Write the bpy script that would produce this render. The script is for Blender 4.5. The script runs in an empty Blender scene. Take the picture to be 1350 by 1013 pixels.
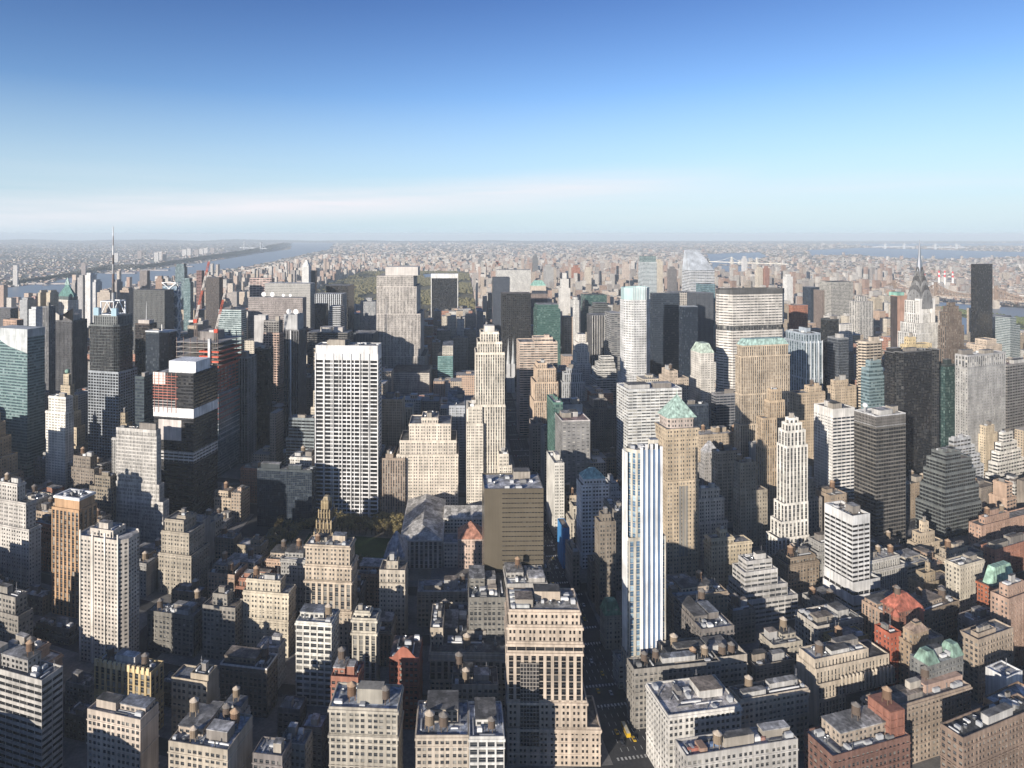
import bpy, math, random
import numpy as np
from mathutils import Vector
R = math.radians
sc = bpy.context.scene
col = sc.collection
random.seed(7)

# ------------------------------------------------------------------ camera
CH, F, CX, HY = 320.0, 882.0, 608.0, 309.0      # eye height; focal length and axis in photo pixels
cd = bpy.data.cameras.new('camera')
cam = bpy.data.objects.new('camera', cd)
col.objects.link(cam)
cam.location = (0, 0, CH)
cam.rotation_euler = (R(90), 0, 0)
cd.sensor_width = 36
cd.lens = F / 1350 * 36
cd.shift_x = (675 - CX) / 1350
cd.shift_y = -(506.5 - HY) / 1350
cd.clip_start = 1
cd.clip_end = 300000
sc.camera = cam

# ------------------------------------------------------------------ light
SUN_EL, SUN_AZ = 14.0, 216.5
w = bpy.data.worlds.new("World")
sc.world = w
w.use_nodes = True
nt = w.node_tree
bg = nt.nodes['Background']
sky = nt.nodes.new('ShaderNodeTexSky')
sky.sky_type = 'NISHITA'
sky.sun_disc = False
sky.sun_elevation = R(SUN_EL)
sky.sun_rotation = R(SUN_AZ)
sky.altitude = 300
sky.air_density = 1.0
sky.dust_density = 0.3
sky.ozone_density = 2.2
hs = nt.nodes.new('ShaderNodeHueSaturation')
hs.inputs['Saturation'].default_value = 1.03
tint = nt.nodes.new('ShaderNodeMix'); tint.data_type = 'RGBA'; tint.blend_type = 'MULTIPLY'; tint.inputs[0].default_value = 1
tint.inputs[7].default_value = (.885, .965, 1.14, 1)
nt.links.new(sky.outputs[0], tint.inputs[6])
nt.links.new(tint.outputs[2], hs.inputs['Color'])
# thin cirrus: a streaky noise on the direction, only in a low band of the sky
tc = nt.nodes.new('ShaderNodeTexCoord')
mp = nt.nodes.new('ShaderNodeMapping')
mp.inputs['Scale'].default_value = (.9, .9, 17)
mp.inputs['Rotation'].default_value = (0, R(3.5), 0)
nz = nt.nodes.new('ShaderNodeTexNoise')
nz.inputs['Scale'].default_value = 1.4
nz.inputs['Detail'].default_value = 6
nz.inputs['Roughness'].default_value = .6
sep = nt.nodes.new('ShaderNodeSeparateXYZ')
nt.links.new(tc.outputs['Generated'], mp.inputs[0])
nt.links.new(mp.outputs[0], nz.inputs[0])
nt.links.new(tc.outputs['Generated'], sep.inputs[0])
cr = nt.nodes.new('ShaderNodeValToRGB')
cr.color_ramp.elements[0].position = .42
cr.color_ramp.elements[1].position = .72
nt.links.new(nz.outputs[0], cr.inputs[0])
band = nt.nodes.new('ShaderNodeValToRGB')
e = band.color_ramp.elements
e[0].position, e[0].color = .008, (0, 0, 0, 1)
e[1].position, e[1].color = .13, (0, 0, 0, 1)
x_ = e.new(.035); x_.color = (.8, .8, .8, 1)
x_ = e.new(.062); x_.color = (1, 1, 1, 1)
x_ = e.new(.085); x_.color = (.35, .35, .35, 1)
nt.links.new(sep.outputs['Z'], band.inputs[0])
mm = nt.nodes.new('ShaderNodeMath'); mm.operation = 'MULTIPLY'
nt.links.new(cr.outputs[0], mm.inputs[0]); nt.links.new(band.outputs[0], mm.inputs[1])
m2 = nt.nodes.new('ShaderNodeMath'); m2.operation = 'MULTIPLY'; m2.inputs[1].default_value = .95
# one drawn out cirrus streak that climbs from the west
def wm(op, a, b):
    n = nt.nodes.new('ShaderNodeMath'); n.operation = op
    for i, v in enumerate((a, b)):
        if isinstance(v, (int, float)): n.inputs[i].default_value = v
        else: nt.links.new(v, n.inputs[i])
    return n.outputs[0]
zc = wm('ADD', wm('MULTIPLY', sep.outputs['X'], .062), .058)
dz = wm('DIVIDE', wm('ABSOLUTE', wm('SUBTRACT', sep.outputs['Z'], zc), 0), .036)
pk = wm('POWER', wm('MAXIMUM', wm('SUBTRACT', 1.0, dz), 0.0), 1.4)
fade = wm('MINIMUM', wm('MAXIMUM', wm('MULTIPLY', wm('SUBTRACT', .42, sep.outputs['X']), 3.2), 0.0), 1.0)
nzs = wm('MINIMUM', wm('MAXIMUM', wm('MULTIPLY', wm('SUBTRACT', nz.outputs[0], .18), 2.6), 0.0), 1.0)
streak = wm('MULTIPLY', wm('MULTIPLY', pk, fade), nzs)
cl_ = wm('MINIMUM', wm('ADD', wm('MULTIPLY', mm.outputs[0], .35), streak), 1.0)
nt.links.new(cl_, m2.inputs[0])
hzr = nt.nodes.new('ShaderNodeValToRGB')
e = hzr.color_ramp.elements
e[0].position, e[0].color = 0, (.85, .85, .85, 1)
e[1].position, e[1].color = .20, (0, 0, 0, 1)
x_ = e.new(.07); x_.color = (.6, .6, .6, 1)
nt.links.new(sep.outputs['Z'], hzr.inputs[0])
hmix = nt.nodes.new('ShaderNodeMix'); hmix.data_type = 'RGBA'
nt.links.new(hzr.outputs[0], hmix.inputs[0])
deep = nt.nodes.new('ShaderNodeValToRGB')
e = deep.color_ramp.elements
e[0].position, e[0].color = .08, (1.0, 1.0, 1.0, 1)
e[1].position, e[1].color = .34, (.58, .64, .80, 1)
x_ = e.new(.2); x_.color = (.90, .93, 1.0, 1)
x_ = e.new(.6); x_.color = (.55, .6, .74, 1)
nt.links.new(sep.outputs['Z'], deep.inputs[0])
dm = nt.nodes.new('ShaderNodeMix'); dm.data_type = 'RGBA'; dm.blend_type = 'MULTIPLY'; dm.inputs[0].default_value = 1
nt.links.new(hs.outputs[0], dm.inputs[6]); nt.links.new(deep.outputs[0], dm.inputs[7])
nt.links.new(dm.outputs[2], hmix.inputs[6])
hmix.inputs[7].default_value = (4.1, 5.3, 6.4, 1)
mix = nt.nodes.new('ShaderNodeMix'); mix.data_type = 'RGBA'
nt.links.new(m2.outputs[0], mix.inputs[0])
nt.links.new(hmix.outputs[2], mix.inputs[6])
mix.inputs[7].default_value = (6.3, 6.3, 6.7, 1)
nt.links.new(mix.outputs[2], bg.inputs[0])
bg.inputs[1].default_value = .09

sd = Vector((math.sin(R(SUN_AZ)) * math.cos(R(SUN_EL)), math.cos(R(SUN_AZ)) * math.cos(R(SUN_EL)), math.sin(R(SUN_EL))))
ld = bpy.data.lights.new('sun', 'SUN')
ld.energy = 5.0
ld.angle = R(.5)
ld.color = (1, .915, .81)
so = bpy.data.objects.new('sun', ld)
so.rotation_euler = (-sd).to_track_quat('-Z', 'Y').to_euler()
so.location = (-300, -300, 600)
col.objects.link(so)
sc.view_settings.view_transform = 'Standard'
sc.view_settings.look = 'None'
sc.view_settings.exposure = 0.68
sc.view_settings.gamma = 1
sc.view_settings.use_curve_mapping = False
sc.cycles.max_bounces = 5
sc.cycles.diffuse_bounces = 2
sc.cycles.glossy_bounces = 2
sc.cycles.volume_bounces = 0
sc.cycles.transmission_bounces = 2
sc.cycles.use_denoising = True

# ------------------------------------------------------------------ materials
MATS = {}
def nodes(name):
    m = bpy.data.materials.new(name); m.use_nodes = True
    t = m.node_tree
    return m, t, t.nodes['Principled BSDF']
def nd(t, typ, **kw):
    n = t.nodes.new(typ)
    for k, v in kw.items():
        setattr(n, k, v)
    return n
def mth(t, op, a, b=None):
    n = nd(t, 'ShaderNodeMath', operation=op)
    for i, v in enumerate((a, b)):
        if v is None: continue
        if isinstance(v, (int, float)): n.inputs[i].default_value = v
        else: t.links.new(v, n.inputs[i])
    return n.outputs[0]
def grime(t, colsock, amt=1.0, scale=.06):
    """weathering: broad blotches and vertical streaks that belong to the stone itself"""
    tc = nd(t, 'ShaderNodeTexCoord')
    n1 = nd(t, 'ShaderNodeTexNoise'); n1.inputs['Scale'].default_value = scale; n1.inputs['Detail'].default_value = 5
    t.links.new(tc.outputs['Object'], n1.inputs[0])
    mp = nd(t, 'ShaderNodeMapping'); mp.inputs['Scale'].default_value = (.5, .5, .03)
    t.links.new(tc.outputs['Object'], mp.inputs[0])
    n2 = nd(t, 'ShaderNodeTexNoise'); n2.inputs['Scale'].default_value = 1.0; n2.inputs['Detail'].default_value = 3
    t.links.new(mp.outputs[0], n2.inputs[0])
    a = nd(t, 'ShaderNodeMapRange'); a.inputs[1].default_value = .3; a.inputs[2].default_value = .7
    a.inputs[3].default_value = 1 - .22 * amt; a.inputs[4].default_value = 1 + .14 * amt
    t.links.new(n1.outputs[0], a.inputs[0])
    b = nd(t, 'ShaderNodeMapRange'); b.inputs[1].default_value = .3; b.inputs[2].default_value = .7
    b.inputs[3].default_value = 1 - .2 * amt; b.inputs[4].default_value = 1 + .1 * amt
    t.links.new(n2.outputs[0], b.inputs[0])
    f = mth(t, 'MULTIPLY', a.outputs[0], b.outputs[0])
    vm = nd(t, 'ShaderNodeVectorMath', operation='SCALE')
    t.links.new(colsock, vm.inputs[0]); t.links.new(f, vm.inputs['Scale'])
    return vm.outputs[0]
def rgb(t, c):
    n = nd(t, 'ShaderNodeRGB'); n.outputs[0].default_value = (*c[:3], 1)
    return n.outputs[0]
def mat(c, kind='wall', rough=.85):
    """kinds: wall, roof, gloss (polished panel), metal"""
    key = (tuple(c), kind, rough)
    if key in MATS: return MATS[key]
    m, t, p = nodes(kind + '_' + '_'.join('%02d' % int(v * 100) for v in c))
    base = rgb(t, c)
    if kind == 'roof':
        o = grime(t, base, 2.0, .12)
        tcr = nd(t, 'ShaderNodeTexCoord')
        vo = nd(t, 'ShaderNodeTexVoronoi', distance='CHEBYCHEV'); vo.inputs['Scale'].default_value = .16; vo.inputs['Randomness'].default_value = .9
        t.links.new(tcr.outputs['Object'], vo.inputs[0])
        bw_ = nd(t, 'ShaderNodeRGBToBW'); t.links.new(vo.outputs['Color'], bw_.inputs[0])
        mr_ = nd(t, 'ShaderNodeMapRange'); mr_.inputs[1].default_value = .2; mr_.inputs[2].default_value = .8; mr_.inputs[3].default_value = .55; mr_.inputs[4].default_value = 1.25
        t.links.new(bw_.outputs[0], mr_.inputs[0])
        n3 = nd(t, 'ShaderNodeTexNoise'); n3.inputs['Scale'].default_value = .35; n3.inputs['Detail'].default_value = 6; n3.inputs['Roughness'].default_value = .7
        t.links.new(tcr.outputs['Object'], n3.inputs[0])
        m3 = nd(t, 'ShaderNodeMapRange'); m3.inputs[1].default_value = .35; m3.inputs[2].default_value = .62; m3.inputs[3].default_value = .5; m3.inputs[4].default_value = 1.1
        t.links.new(n3.outputs[0], m3.inputs[0])
        vs = nd(t, 'ShaderNodeVectorMath', operation='SCALE'); t.links.new(o, vs.inputs[0]); t.links.new(mth(t, 'MULTIPLY', mr_.outputs[0], m3.outputs[0]), vs.inputs['Scale'])
        o = vs.outputs[0]
    elif kind == 'copper':
        o = grime(t, base, 2.3, .3)
    elif kind in ('gloss', 'metal'):
        o = grime(t, base, .5)
    else:
        o = grime(t, base, 1.45)
    t.links.new(o, p.inputs['Base Color'])
    p.inputs['Roughness'].default_value = {'gloss': .22, 'metal': .32}.get(kind, rough)
    if kind == 'metal': p.inputs['Metallic'].default_value = .85
    if kind == 'wall': p.inputs['Specular IOR Level'].default_value = .25
    MATS[key] = m
    return m
GLASS = {  # dark glass, mid, blind, share of blinds
    'dk': ((.018, .022, .028), (.05, .055, .06), (.17, .165, .15), .12),
    'bk': ((.008, .009, .011), (.016, .017, .02), (.032, .031, .03), .05),
    'wh': ((.04, .044, .048), (.09, .09, .09), (.30, .29, .26), .22),
    'bl': ((.06, .11, .17), (.09, .15, .23), (.2, .27, .32), .2),
    'gr': ((.02, .05, .048), (.035, .075, .07), (.08, .12, .11), .12),
    'te': ((.03, .055, .065), (.055, .085, .095), (.12, .155, .16), .14),
    'nv': ((.010, .016, .028), (.018, .026, .044), (.03, .04, .052), .06),
}
def pane_color(t, uvsock, g):
    d, mdl, bl, sh = GLASS[g]
    fl = nd(t, 'ShaderNodeVectorMath', operation='FLOOR'); t.links.new(uvsock, fl.inputs[0])
    oi = nd(t, 'ShaderNodeObjectInfo')
    cmb = nd(t, 'ShaderNodeCombineXYZ')
    s = mth(t, 'MULTIPLY', oi.outputs['Random'], 311.7)
    t.links.new(s, cmb.inputs[2])
    ad = nd(t, 'ShaderNodeVectorMath', operation='ADD')
    t.links.new(fl.outputs[0], ad.inputs[0]); t.links.new(cmb.outputs[0], ad.inputs[1])
    wn = nd(t, 'ShaderNodeTexWhiteNoise'); t.links.new(ad.outputs[0], wn.inputs['Vector'])
    r = nd(t, 'ShaderNodeValToRGB'); r.color_ramp.interpolation = 'CONSTANT'
    el = r.color_ramp.elements
    el[0].position, el[0].color = 0, (*d, 1)
    el[1].position, el[1].color = 1 - sh * 2.2, (*mdl, 1)
    x = el.new(1 - sh); x.color = (*bl, 1)
    x = el.new(1 - sh * .35); x.color = (*[min(.6, v * 1.5) for v in bl], 1)
    t.links.new(wn.outputs[0], r.inputs[0])
    frc = nd(t, 'ShaderNodeVectorMath', operation='FRACTION'); t.links.new(uvsock, frc.inputs[0])
    sp_ = nd(t, 'ShaderNodeSeparateXYZ'); t.links.new(frc.outputs[0], sp_.inputs[0])
    sash = mth(t, 'LESS_THAN', mth(t, 'ABSOLUTE', mth(t, 'SUBTRACT', sp_.outputs[1], .48)), .028)
    ad2 = nd(t, 'ShaderNodeVectorMath', operation='ADD'); ad2.inputs[1].default_value = (17.3, 5.1, 9.7); t.links.new(ad.outputs[0], ad2.inputs[0])
    wn2 = nd(t, 'ShaderNodeTexWhiteNoise'); t.links.new(ad2.outputs[0], wn2.inputs['Vector'])
    drawn = mth(t, 'GREATER_THAN', sp_.outputs[1], mth(t, 'ADD', mth(t, 'MULTIPLY', wn2.outputs[0], 1.3), .25))
    m1 = nd(t, 'ShaderNodeMix', data_type='RGBA'); t.links.new(drawn, m1.inputs[0]); t.links.new(r.outputs[0], m1.inputs[6])
    m1.inputs[7].default_value = (*[min(.5, v * 1.1) for v in bl], 1)
    m2_ = nd(t, 'ShaderNodeMix', data_type='RGBA'); t.links.new(sash, m2_.inputs[0]); t.links.new(m1.outputs[2], m2_.inputs[6])
    m2_.inputs[7].default_value = (*[min(.3, .04 + v * .8) for v in bl], 1)
    return m2_.outputs[2], wn.outputs[0]
def pane(g):
    key = ('pane', g)
    if key in MATS: return MATS[key]
    m, t, p = nodes('window_glass_' + g)
    uv = nd(t, 'ShaderNodeUVMap')
    c, v = pane_color(t, uv.outputs[0], g)
    t.links.new(c, p.inputs['Base Color'])
    mr = nd(t, 'ShaderNodeMapRange'); mr.inputs[3].default_value = .05; mr.inputs[4].default_value = .3
    t.links.new(v, mr.inputs[0]); t.links.new(mr.outputs[0], p.inputs['Roughness'])
    MATS[key] = m
    return m
def winpattern(t, wallsock, bay, fl, wx, wy, g):
    """facade of far buildings: windows as a pattern over UVs given in metres"""
    uv = nd(t, 'ShaderNodeUVMap')
    sc_ = nd(t, 'ShaderNodeVectorMath', operation='MULTIPLY'); t.links.new(uv.outputs[0], sc_.inputs[0])
    sc_.inputs[1].default_value = (1 / bay, 1 / fl, 0)
    c, v = pane_color(t, sc_.outputs[0], g)
    fr = nd(t, 'ShaderNodeVectorMath', operation='FRACTION'); t.links.new(sc_.outputs[0], fr.inputs[0])
    sp = nd(t, 'ShaderNodeSeparateXYZ'); t.links.new(fr.outputs[0], sp.inputs[0])
    a = mth(t, 'ABSOLUTE', mth(t, 'SUBTRACT', sp.outputs[0], .5))
    b = mth(t, 'ABSOLUTE', mth(t, 'SUBTRACT', sp.outputs[1], .5))
    f = mth(t, 'MULTIPLY', mth(t, 'LESS_THAN', a, wx / 2), mth(t, 'LESS_THAN', b, wy / 2))
    mx = nd(t, 'ShaderNodeMix', data_type='RGBA')
    t.links.new(f, mx.inputs[0]); t.links.new(wallsock, mx.inputs[6]); t.links.new(c, mx.inputs[7])
    ro = nd(t, 'ShaderNodeMapRange'); ro.inputs[3].default_value = .8; ro.inputs[4].default_value = .15
    t.links.new(f, ro.inputs[0])
    return mx.outputs[2], ro.outputs[0]
def facmat(c, st, g):
    key = ('fac', tuple(c), st, g)
    if key in MATS: return MATS[key]
    bay, fl, wx, wy, rec = STY[st]
    m, t, p = nodes('facade_' + st + '_' + g)
    o = grime(t, rgb(t, c), .8)
    cc, rr = winpattern(t, o, bay, fl, wx, wy, g)
    t.links.new(cc, p.inputs['Base Color']); t.links.new(rr, p.inputs['Roughness'])
    MATS[key] = m
    return m

STY = {  # bay, floor, window width share, height share, recess
    'pun': (3.1, 3.6, .42, .5, .3), 'pun2': (3.3, 3.6, .6, .54, .4), 'pun3': (2.4, 3.3, .46, .52, .3),
    'rib': (6.0, 3.8, .95, .5, .35), 'rib2': (9.0, 4.6, .91, .68, .7), 'pier': (2.8, 3.7, .5, .9, .4),
    'pier2': (4.4, 3.8, .6, .93, .5), 'grid': (4.2, 3.8, .78, .64, .5), 'cur': (2.4, 3.9, .9, .88, .1),
    'curb': (3.2, 3.9, .95, .58, .1), 'fine': (1.7, 3.7, .5, .62, .25), 'apt': (3.0, 3.0, .55, .5, .3),
    'slot': (5.2, 4.2, .55, .3, .35), 'shop': (4.6, 4.0, .8, .66, .5), 'ribm': (6.0, 4.0, .93, .36, .25), 'shaft': (1.9, 3.6, .78, .72, .15), 'oct': (2.6, 3.8, .6, .5, .35), 'none': (500, 500, .001, .001, .01),
    'brz': (2.2, 3.6, .86, .2, .2),
}

# ------------------------------------------------------------------ mesh helpers
def mk(name, quads, m, parent=None, uv=None, tris=None, colr=None):
    q = np.asarray(quads, dtype=np.float32).reshape(-1, 4, 3) if quads is not None and len(quads) else np.zeros((0, 4, 3), np.float32)
    tr = np.asarray(tris, dtype=np.float32).reshape(-1, 3, 3) if tris is not None and len(tris) else np.zeros((0, 3, 3), np.float32)
    me = bpy.data.meshes.new(name)
    v = np.concatenate([q.reshape(-1, 3), tr.reshape(-1, 3)])
    n = len(v)
    me.vertices.add(n); me.vertices.foreach_set('co', v.ravel())
    me.loops.add(n); me.loops.foreach_set('vertex_index', np.arange(n, dtype=np.int32))
    st = np.concatenate([np.arange(len(q)) * 4, len(q) * 4 + np.arange(len(tr)) * 3]).astype(np.int32)
    me.polygons.add(len(st)); me.polygons.foreach_set('loop_start', st)
    if uv is not None:
        l = me.uv_layers.new(name='UVMap')
        u = np.zeros((n, 2), np.float32); uu = np.asarray(uv, np.float32).reshape(-1, 2); u[:len(uu)] = uu
        l.data.foreach_set('uv', u.ravel())
    if colr is not None:
        a = me.color_attributes.new('Col', 'FLOAT_COLOR', 'CORNER')
        a.data.foreach_set('color', np.asarray(colr, np.float32).ravel())
    me.update(calc_edges=True)
    me.materials.append(m)
    o = bpy.data.objects.new(name, me)
    col.objects.link(o)
    if parent is not None: o.parent = parent
    return o
def tag(o, label, cat, group=None, kind=None):
    o['label'] = label; o['category'] = cat
    if group: o['group'] = group
    if kind: o['kind'] = kind
    return o
def root(name, label, cat, loc, yaw=0, group=None):
    o = bpy.data.objects.new(name, None); col.objects.link(o)
    o.location = loc; o.rotation_euler = (0, 0, yaw); o.empty_display_size = 5
    return tag(o, label, cat, group)
def inst(name, src, parent, loc, scale=(1, 1, 1), rz=0):
    o = src.copy(); o.name = name; col.objects.link(o); o.parent = parent
    o.location = loc; o.scale = scale; o.rotation_euler = (0, 0, rz)
    return o
def box(x0, x1, y0, y1, z0, z1, top=True, bot=False):
    q = [[(x0, y0, z0), (x1, y0, z0), (x1, y0, z1), (x0, y0, z1)], [(x1, y0, z0), (x1, y1, z0), (x1, y1, z1), (x1, y0, z1)],
         [(x1, y1, z0), (x0, y1, z0), (x0, y1, z1), (x1, y1, z1)], [(x0, y1, z0), (x0, y0, z0), (x0, y0, z1), (x0, y1, z1)]]
    if top: q.append([(x0, y0, z1), (x1, y0, z1), (x1, y1, z1), (x0, y1, z1)])
    if bot: q.append([(x0, y0, z0), (x0, y1, z0), (x1, y1, z0), (x1, y0, z0)])
    return q
def beam(a, b, r):
    """square bar from a to b"""
    a, b = Vector(a), Vector(b); d = (b - a).normalized()
    s = d.cross(Vector((0, 0, 1)));
    if s.length < .01: s = Vector((1, 0, 0))
    s.normalize(); t = d.cross(s)
    c = [s * r + t * r, s * -r + t * r, s * -r + t * -r, s * r + t * -r]
    q = [[a + c[i], a + c[(i + 1) % 4], b + c[(i + 1) % 4], b + c[i]] for i in range(4)]
    q += [[a + k for k in c], [b + k for k in c]]
    return q
def cyl(x, y, z0, z1, r0, r1, n=12, cap=True):
    q, t = [], []
    for i in range(n):
        a, b = 2 * math.pi * i / n, 2 * math.pi * (i + 1) / n
        A0, B0 = (x + r0 * math.cos(a), y + r0 * math.sin(a), z0), (x + r0 * math.cos(b), y + r0 * math.sin(b), z0)
        A1, B1 = (x + r1 * math.cos(a), y + r1 * math.sin(a), z1), (x + r1 * math.cos(b), y + r1 * math.sin(b), z1)
        q.append([A0, B0, B1, A1])
        if cap and r1 > 0: t.append([A1, B1, (x, y, z1)])
    return q, t
def ball(x, y, z, r, n=10, m=6, zmin=-1):
    q = []
    for j in range(m):
        p0, p1 = math.pi * (j / m - .5), math.pi * ((j + 1) / m - .5)
        for i in range(n):
            a, b = 2 * math.pi * i / n, 2 * math.pi * (i + 1) / n
            f = lambda p, k: (x + r * math.cos(p) * math.cos(k), y + r * math.cos(p) * math.sin(k), z + r * math.sin(p))
            q.append([f(p0, a), f(p0, b), f(p1, b), f(p1, a)])
    return q

def facade(p0, p1, z0, z1, st, seed=0, topband=1.2):
    """relief of one face: wall strips, piers and reveals round real recessed openings, plus the panes set back in them"""
    bay, fl, wx, wy, rec = STY[st]
    p0 = np.array(p0, float); p1 = np.array(p1, float)
    W = float(np.linalg.norm(p1 - p0)); H = z1 - z0 - topband
    if W < 1.5 or H < 2.5 or st == 'none':
        return [[(*p0, z0), (*p1, z0), (*p1, z1), (*p0, z1)]], np.zeros((0, 4, 3)), np.zeros((0, 4, 2)), None
    u = (p1 - p0) / W; nrm = np.array([u[1], -u[0]])
    nx = max(1, round(W / bay)); ny = max(1, round(H / fl)); bw = W / nx; fh = H / ny
    ow = bw * wx; oh = fh * wy
    i = np.arange(nx); xc = i * bw + bw / 2
    grp = {'pun': 2, 'pun2': 3, 'pun3': 2, 'fine': 0}.get(st, 0)
    if grp and nx >= grp * 2:
        gi = i // grp; gc = (gi * grp + np.minimum((gi + 1) * grp, nx)) / 2 * bw
        xc = gc + (xc - gc) * (.80 if grp == 2 else .9)
    xl = xc - ow / 2; xr = xc + ow / 2
    j = np.arange(ny); zb = z0 + j * fh + (fh - oh) * .55; zt = zb + oh
    def P(x, z, dp):
        x, z, dp = np.broadcast_arrays(np.asarray(x, float), np.asarray(z, float), np.asarray(dp, float))
        return np.stack([p0[0] + u[0] * x - nrm[0] * dp, p0[1] + u[1] * x - nrm[1] * dp, z], -1)
    def Q(xa, za, da, xb, zb_, db, xc, zc, dc, xd, zd, dd):
        return np.stack([P(xa, za, da), P(xb, zb_, db), P(xc, zc, dc), P(xd, zd, dd)], -2).reshape(-1, 4, 3)
    out = []
    lo = np.concatenate([[z0], zt]); hi = np.concatenate([zb, [z1]])
    out.append(Q(0 * lo, lo, 0, 0 * lo + W, lo, 0, 0 * lo + W, hi, 0, 0 * lo, hi, 0))
    a = np.concatenate([[0], xr]); b = np.concatenate([xl, [W]])
    A, ZB = np.meshgrid(a, zb); B, ZT = np.meshgrid(b, zt)
    out.append(Q(A, ZB, 0, B, ZB, 0, B, ZT, 0, A, ZT, 0))
    XL, ZB = np.meshgrid(xl, zb); XR, ZT = np.meshgrid(xr, zt)
    out.append(Q(XL, ZB, 0, XR, ZB, 0, XR, ZB, rec, XL, ZB, rec))
    out.append(Q(XL, ZB, 0, XL, ZB, rec, XL, ZT, rec, XL, ZT, 0))
    out.append(Q(XR, ZB, 0, XR, ZB, rec, XR, ZT, rec, XR, ZT, 0))
    out.append(Q(XL, ZT, 0, XR, ZT, 0, XR, ZT, rec, XL, ZT, rec))
    pn = Q(XL, ZB, rec, XR, ZB, rec, XR, ZT, rec, XL, ZT, rec)
    I, J = np.meshgrid(i, j)
    o = seed * 17
    uv = np.stack([np.stack([I + .2 + o, J + .2], -1), np.stack([I + .8 + o, J + .2], -1), np.stack([I + .8 + o, J + .8], -1), np.stack([I + .2 + o, J + .8], -1)], -2).reshape(-1, 4, 2)
    return np.concatenate(out), pn, uv, (ow, oh)

TANK = {}
def proto(name, fn):
    """shared meshes for repeated roof equipment"""
    if name not in TANK:
        q, t, m = fn()
        o = mk(name, q, m, None, None, t)
        col.objects.unlink(o); TANK[name] = o
    return TANK[name]
def tank_body(c):
    def f():
        q, t = cyl(0, 0, 2.6, 7.0, 2.15, 2.0, 14)
        for sx in (-1, 1):
            for sy in (-1, 1): q += beam((sx * 1.4, sy * 1.4, 0), (sx * 1.4, sy * 1.4, 2.6), .16)
        for h in (3.2, 4.3, 5.4, 6.5):
            q += cyl(0, 0, h, h + .12, 2.17, 2.15, 14, False)[0]
        return q, t, mat(c)
    return f
def tank_roof(c):
    def f():
        q, t = cyl(0, 0, 7.0, 8.6, 2.35, .15, 14)
        return q, t, mat(c)
    return f
def water_tank(parent, x, y, z, s=1.0, k=0):
    cb = [(.16, .10, .065), (.12, .09, .07), (.22, .17, .12)][k % 3]; cr = [(.42, .29, .19), (.2, .18, .16), (.5, .42, .33)][k % 3]
    b = inst('water_tank', proto('tank_body%d' % (k % 3), tank_body(cb)), parent, (x, y, z), (s, s, s), random.random())
    inst('tank_roof', proto('tank_roof%d' % (k % 3), tank_roof(cr)), b, (0, 0, 0))
def ac_unit(c):
    def f():
        q = box(-.5, .5, -.5, .5, .06, .9); q += box(-.42, .42, -.42, .42, .9, 1.0)
        for sx in (-.42, .36):
            for sy in (-.42, .36): q += box(sx, sx + .06, sy, sy + .06, 0, .06)
        return q, None, mat(c)
    return f
def fan_unit():
    q, t = cyl(0, 0, 0, .7, .5, .5, 12); q2, t2 = cyl(0, 0, .7, 1, .42, .5, 12, False)
    return q + q2, t, mat((.45, .46, .47), 'metal')

class B: pass
ALL = []
def ring(P, z0, z1, off0, off1):
    """closed band round polygon P between two outward offsets"""
    P = np.array(P, float); n = len(P)
    def offs(o):
        r = []
        for i in range(n):
            a, b, c = P[i - 1], P[i], P[(i + 1) % n]
            e1 = (b - a) / np.linalg.norm(b - a); e2 = (c - b) / np.linalg.norm(c - b)
            n1 = np.array([e1[1], -e1[0]]); n2 = np.array([e2[1], -e2[0]])
            k = n1 + n2; k = k / max(1e-6, (1 + n1.dot(n2)))
            r.append(b + k * o)
        return r
    A, C = offs(off0), offs(off1)
    q = []
    for i in range(n):
        j = (i + 1) % n
        a0, a1, c0, c1 = A[i], A[j], C[i], C[j]
        q += [[(*c0, z0), (*c1, z0), (*c1, z1), (*c0, z1)], [(*a1, z0), (*a0, z0), (*a0, z1), (*a1, z1)],
              [(*c0, z1), (*c1, z1), (*a1, z1), (*a0, z1)], [(*a0, z0), (*a1, z0), (*c1, z0), (*c0, z0)]]
    return q
def poly(r, ch):
    x0, x1, y0, y1 = r
    if not ch: return [(x0, y0), (x1, y0), (x1, y1), (x0, y1)]
    return [(x0 + ch, y0), (x1 - ch, y0), (x1, y0 + ch), (x1, y1 - ch), (x1 - ch, y1), (x0 + ch, y1), (x0, y1 - ch), (x0, y0 + ch)]
ROOFC = [(.25, .245, .24), (.16, .155, .15), (.36, .35, .335), (.27, .225, .185), (.09, .088, .086), (.46, .45, .44), (.22, .235, .26)]
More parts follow.
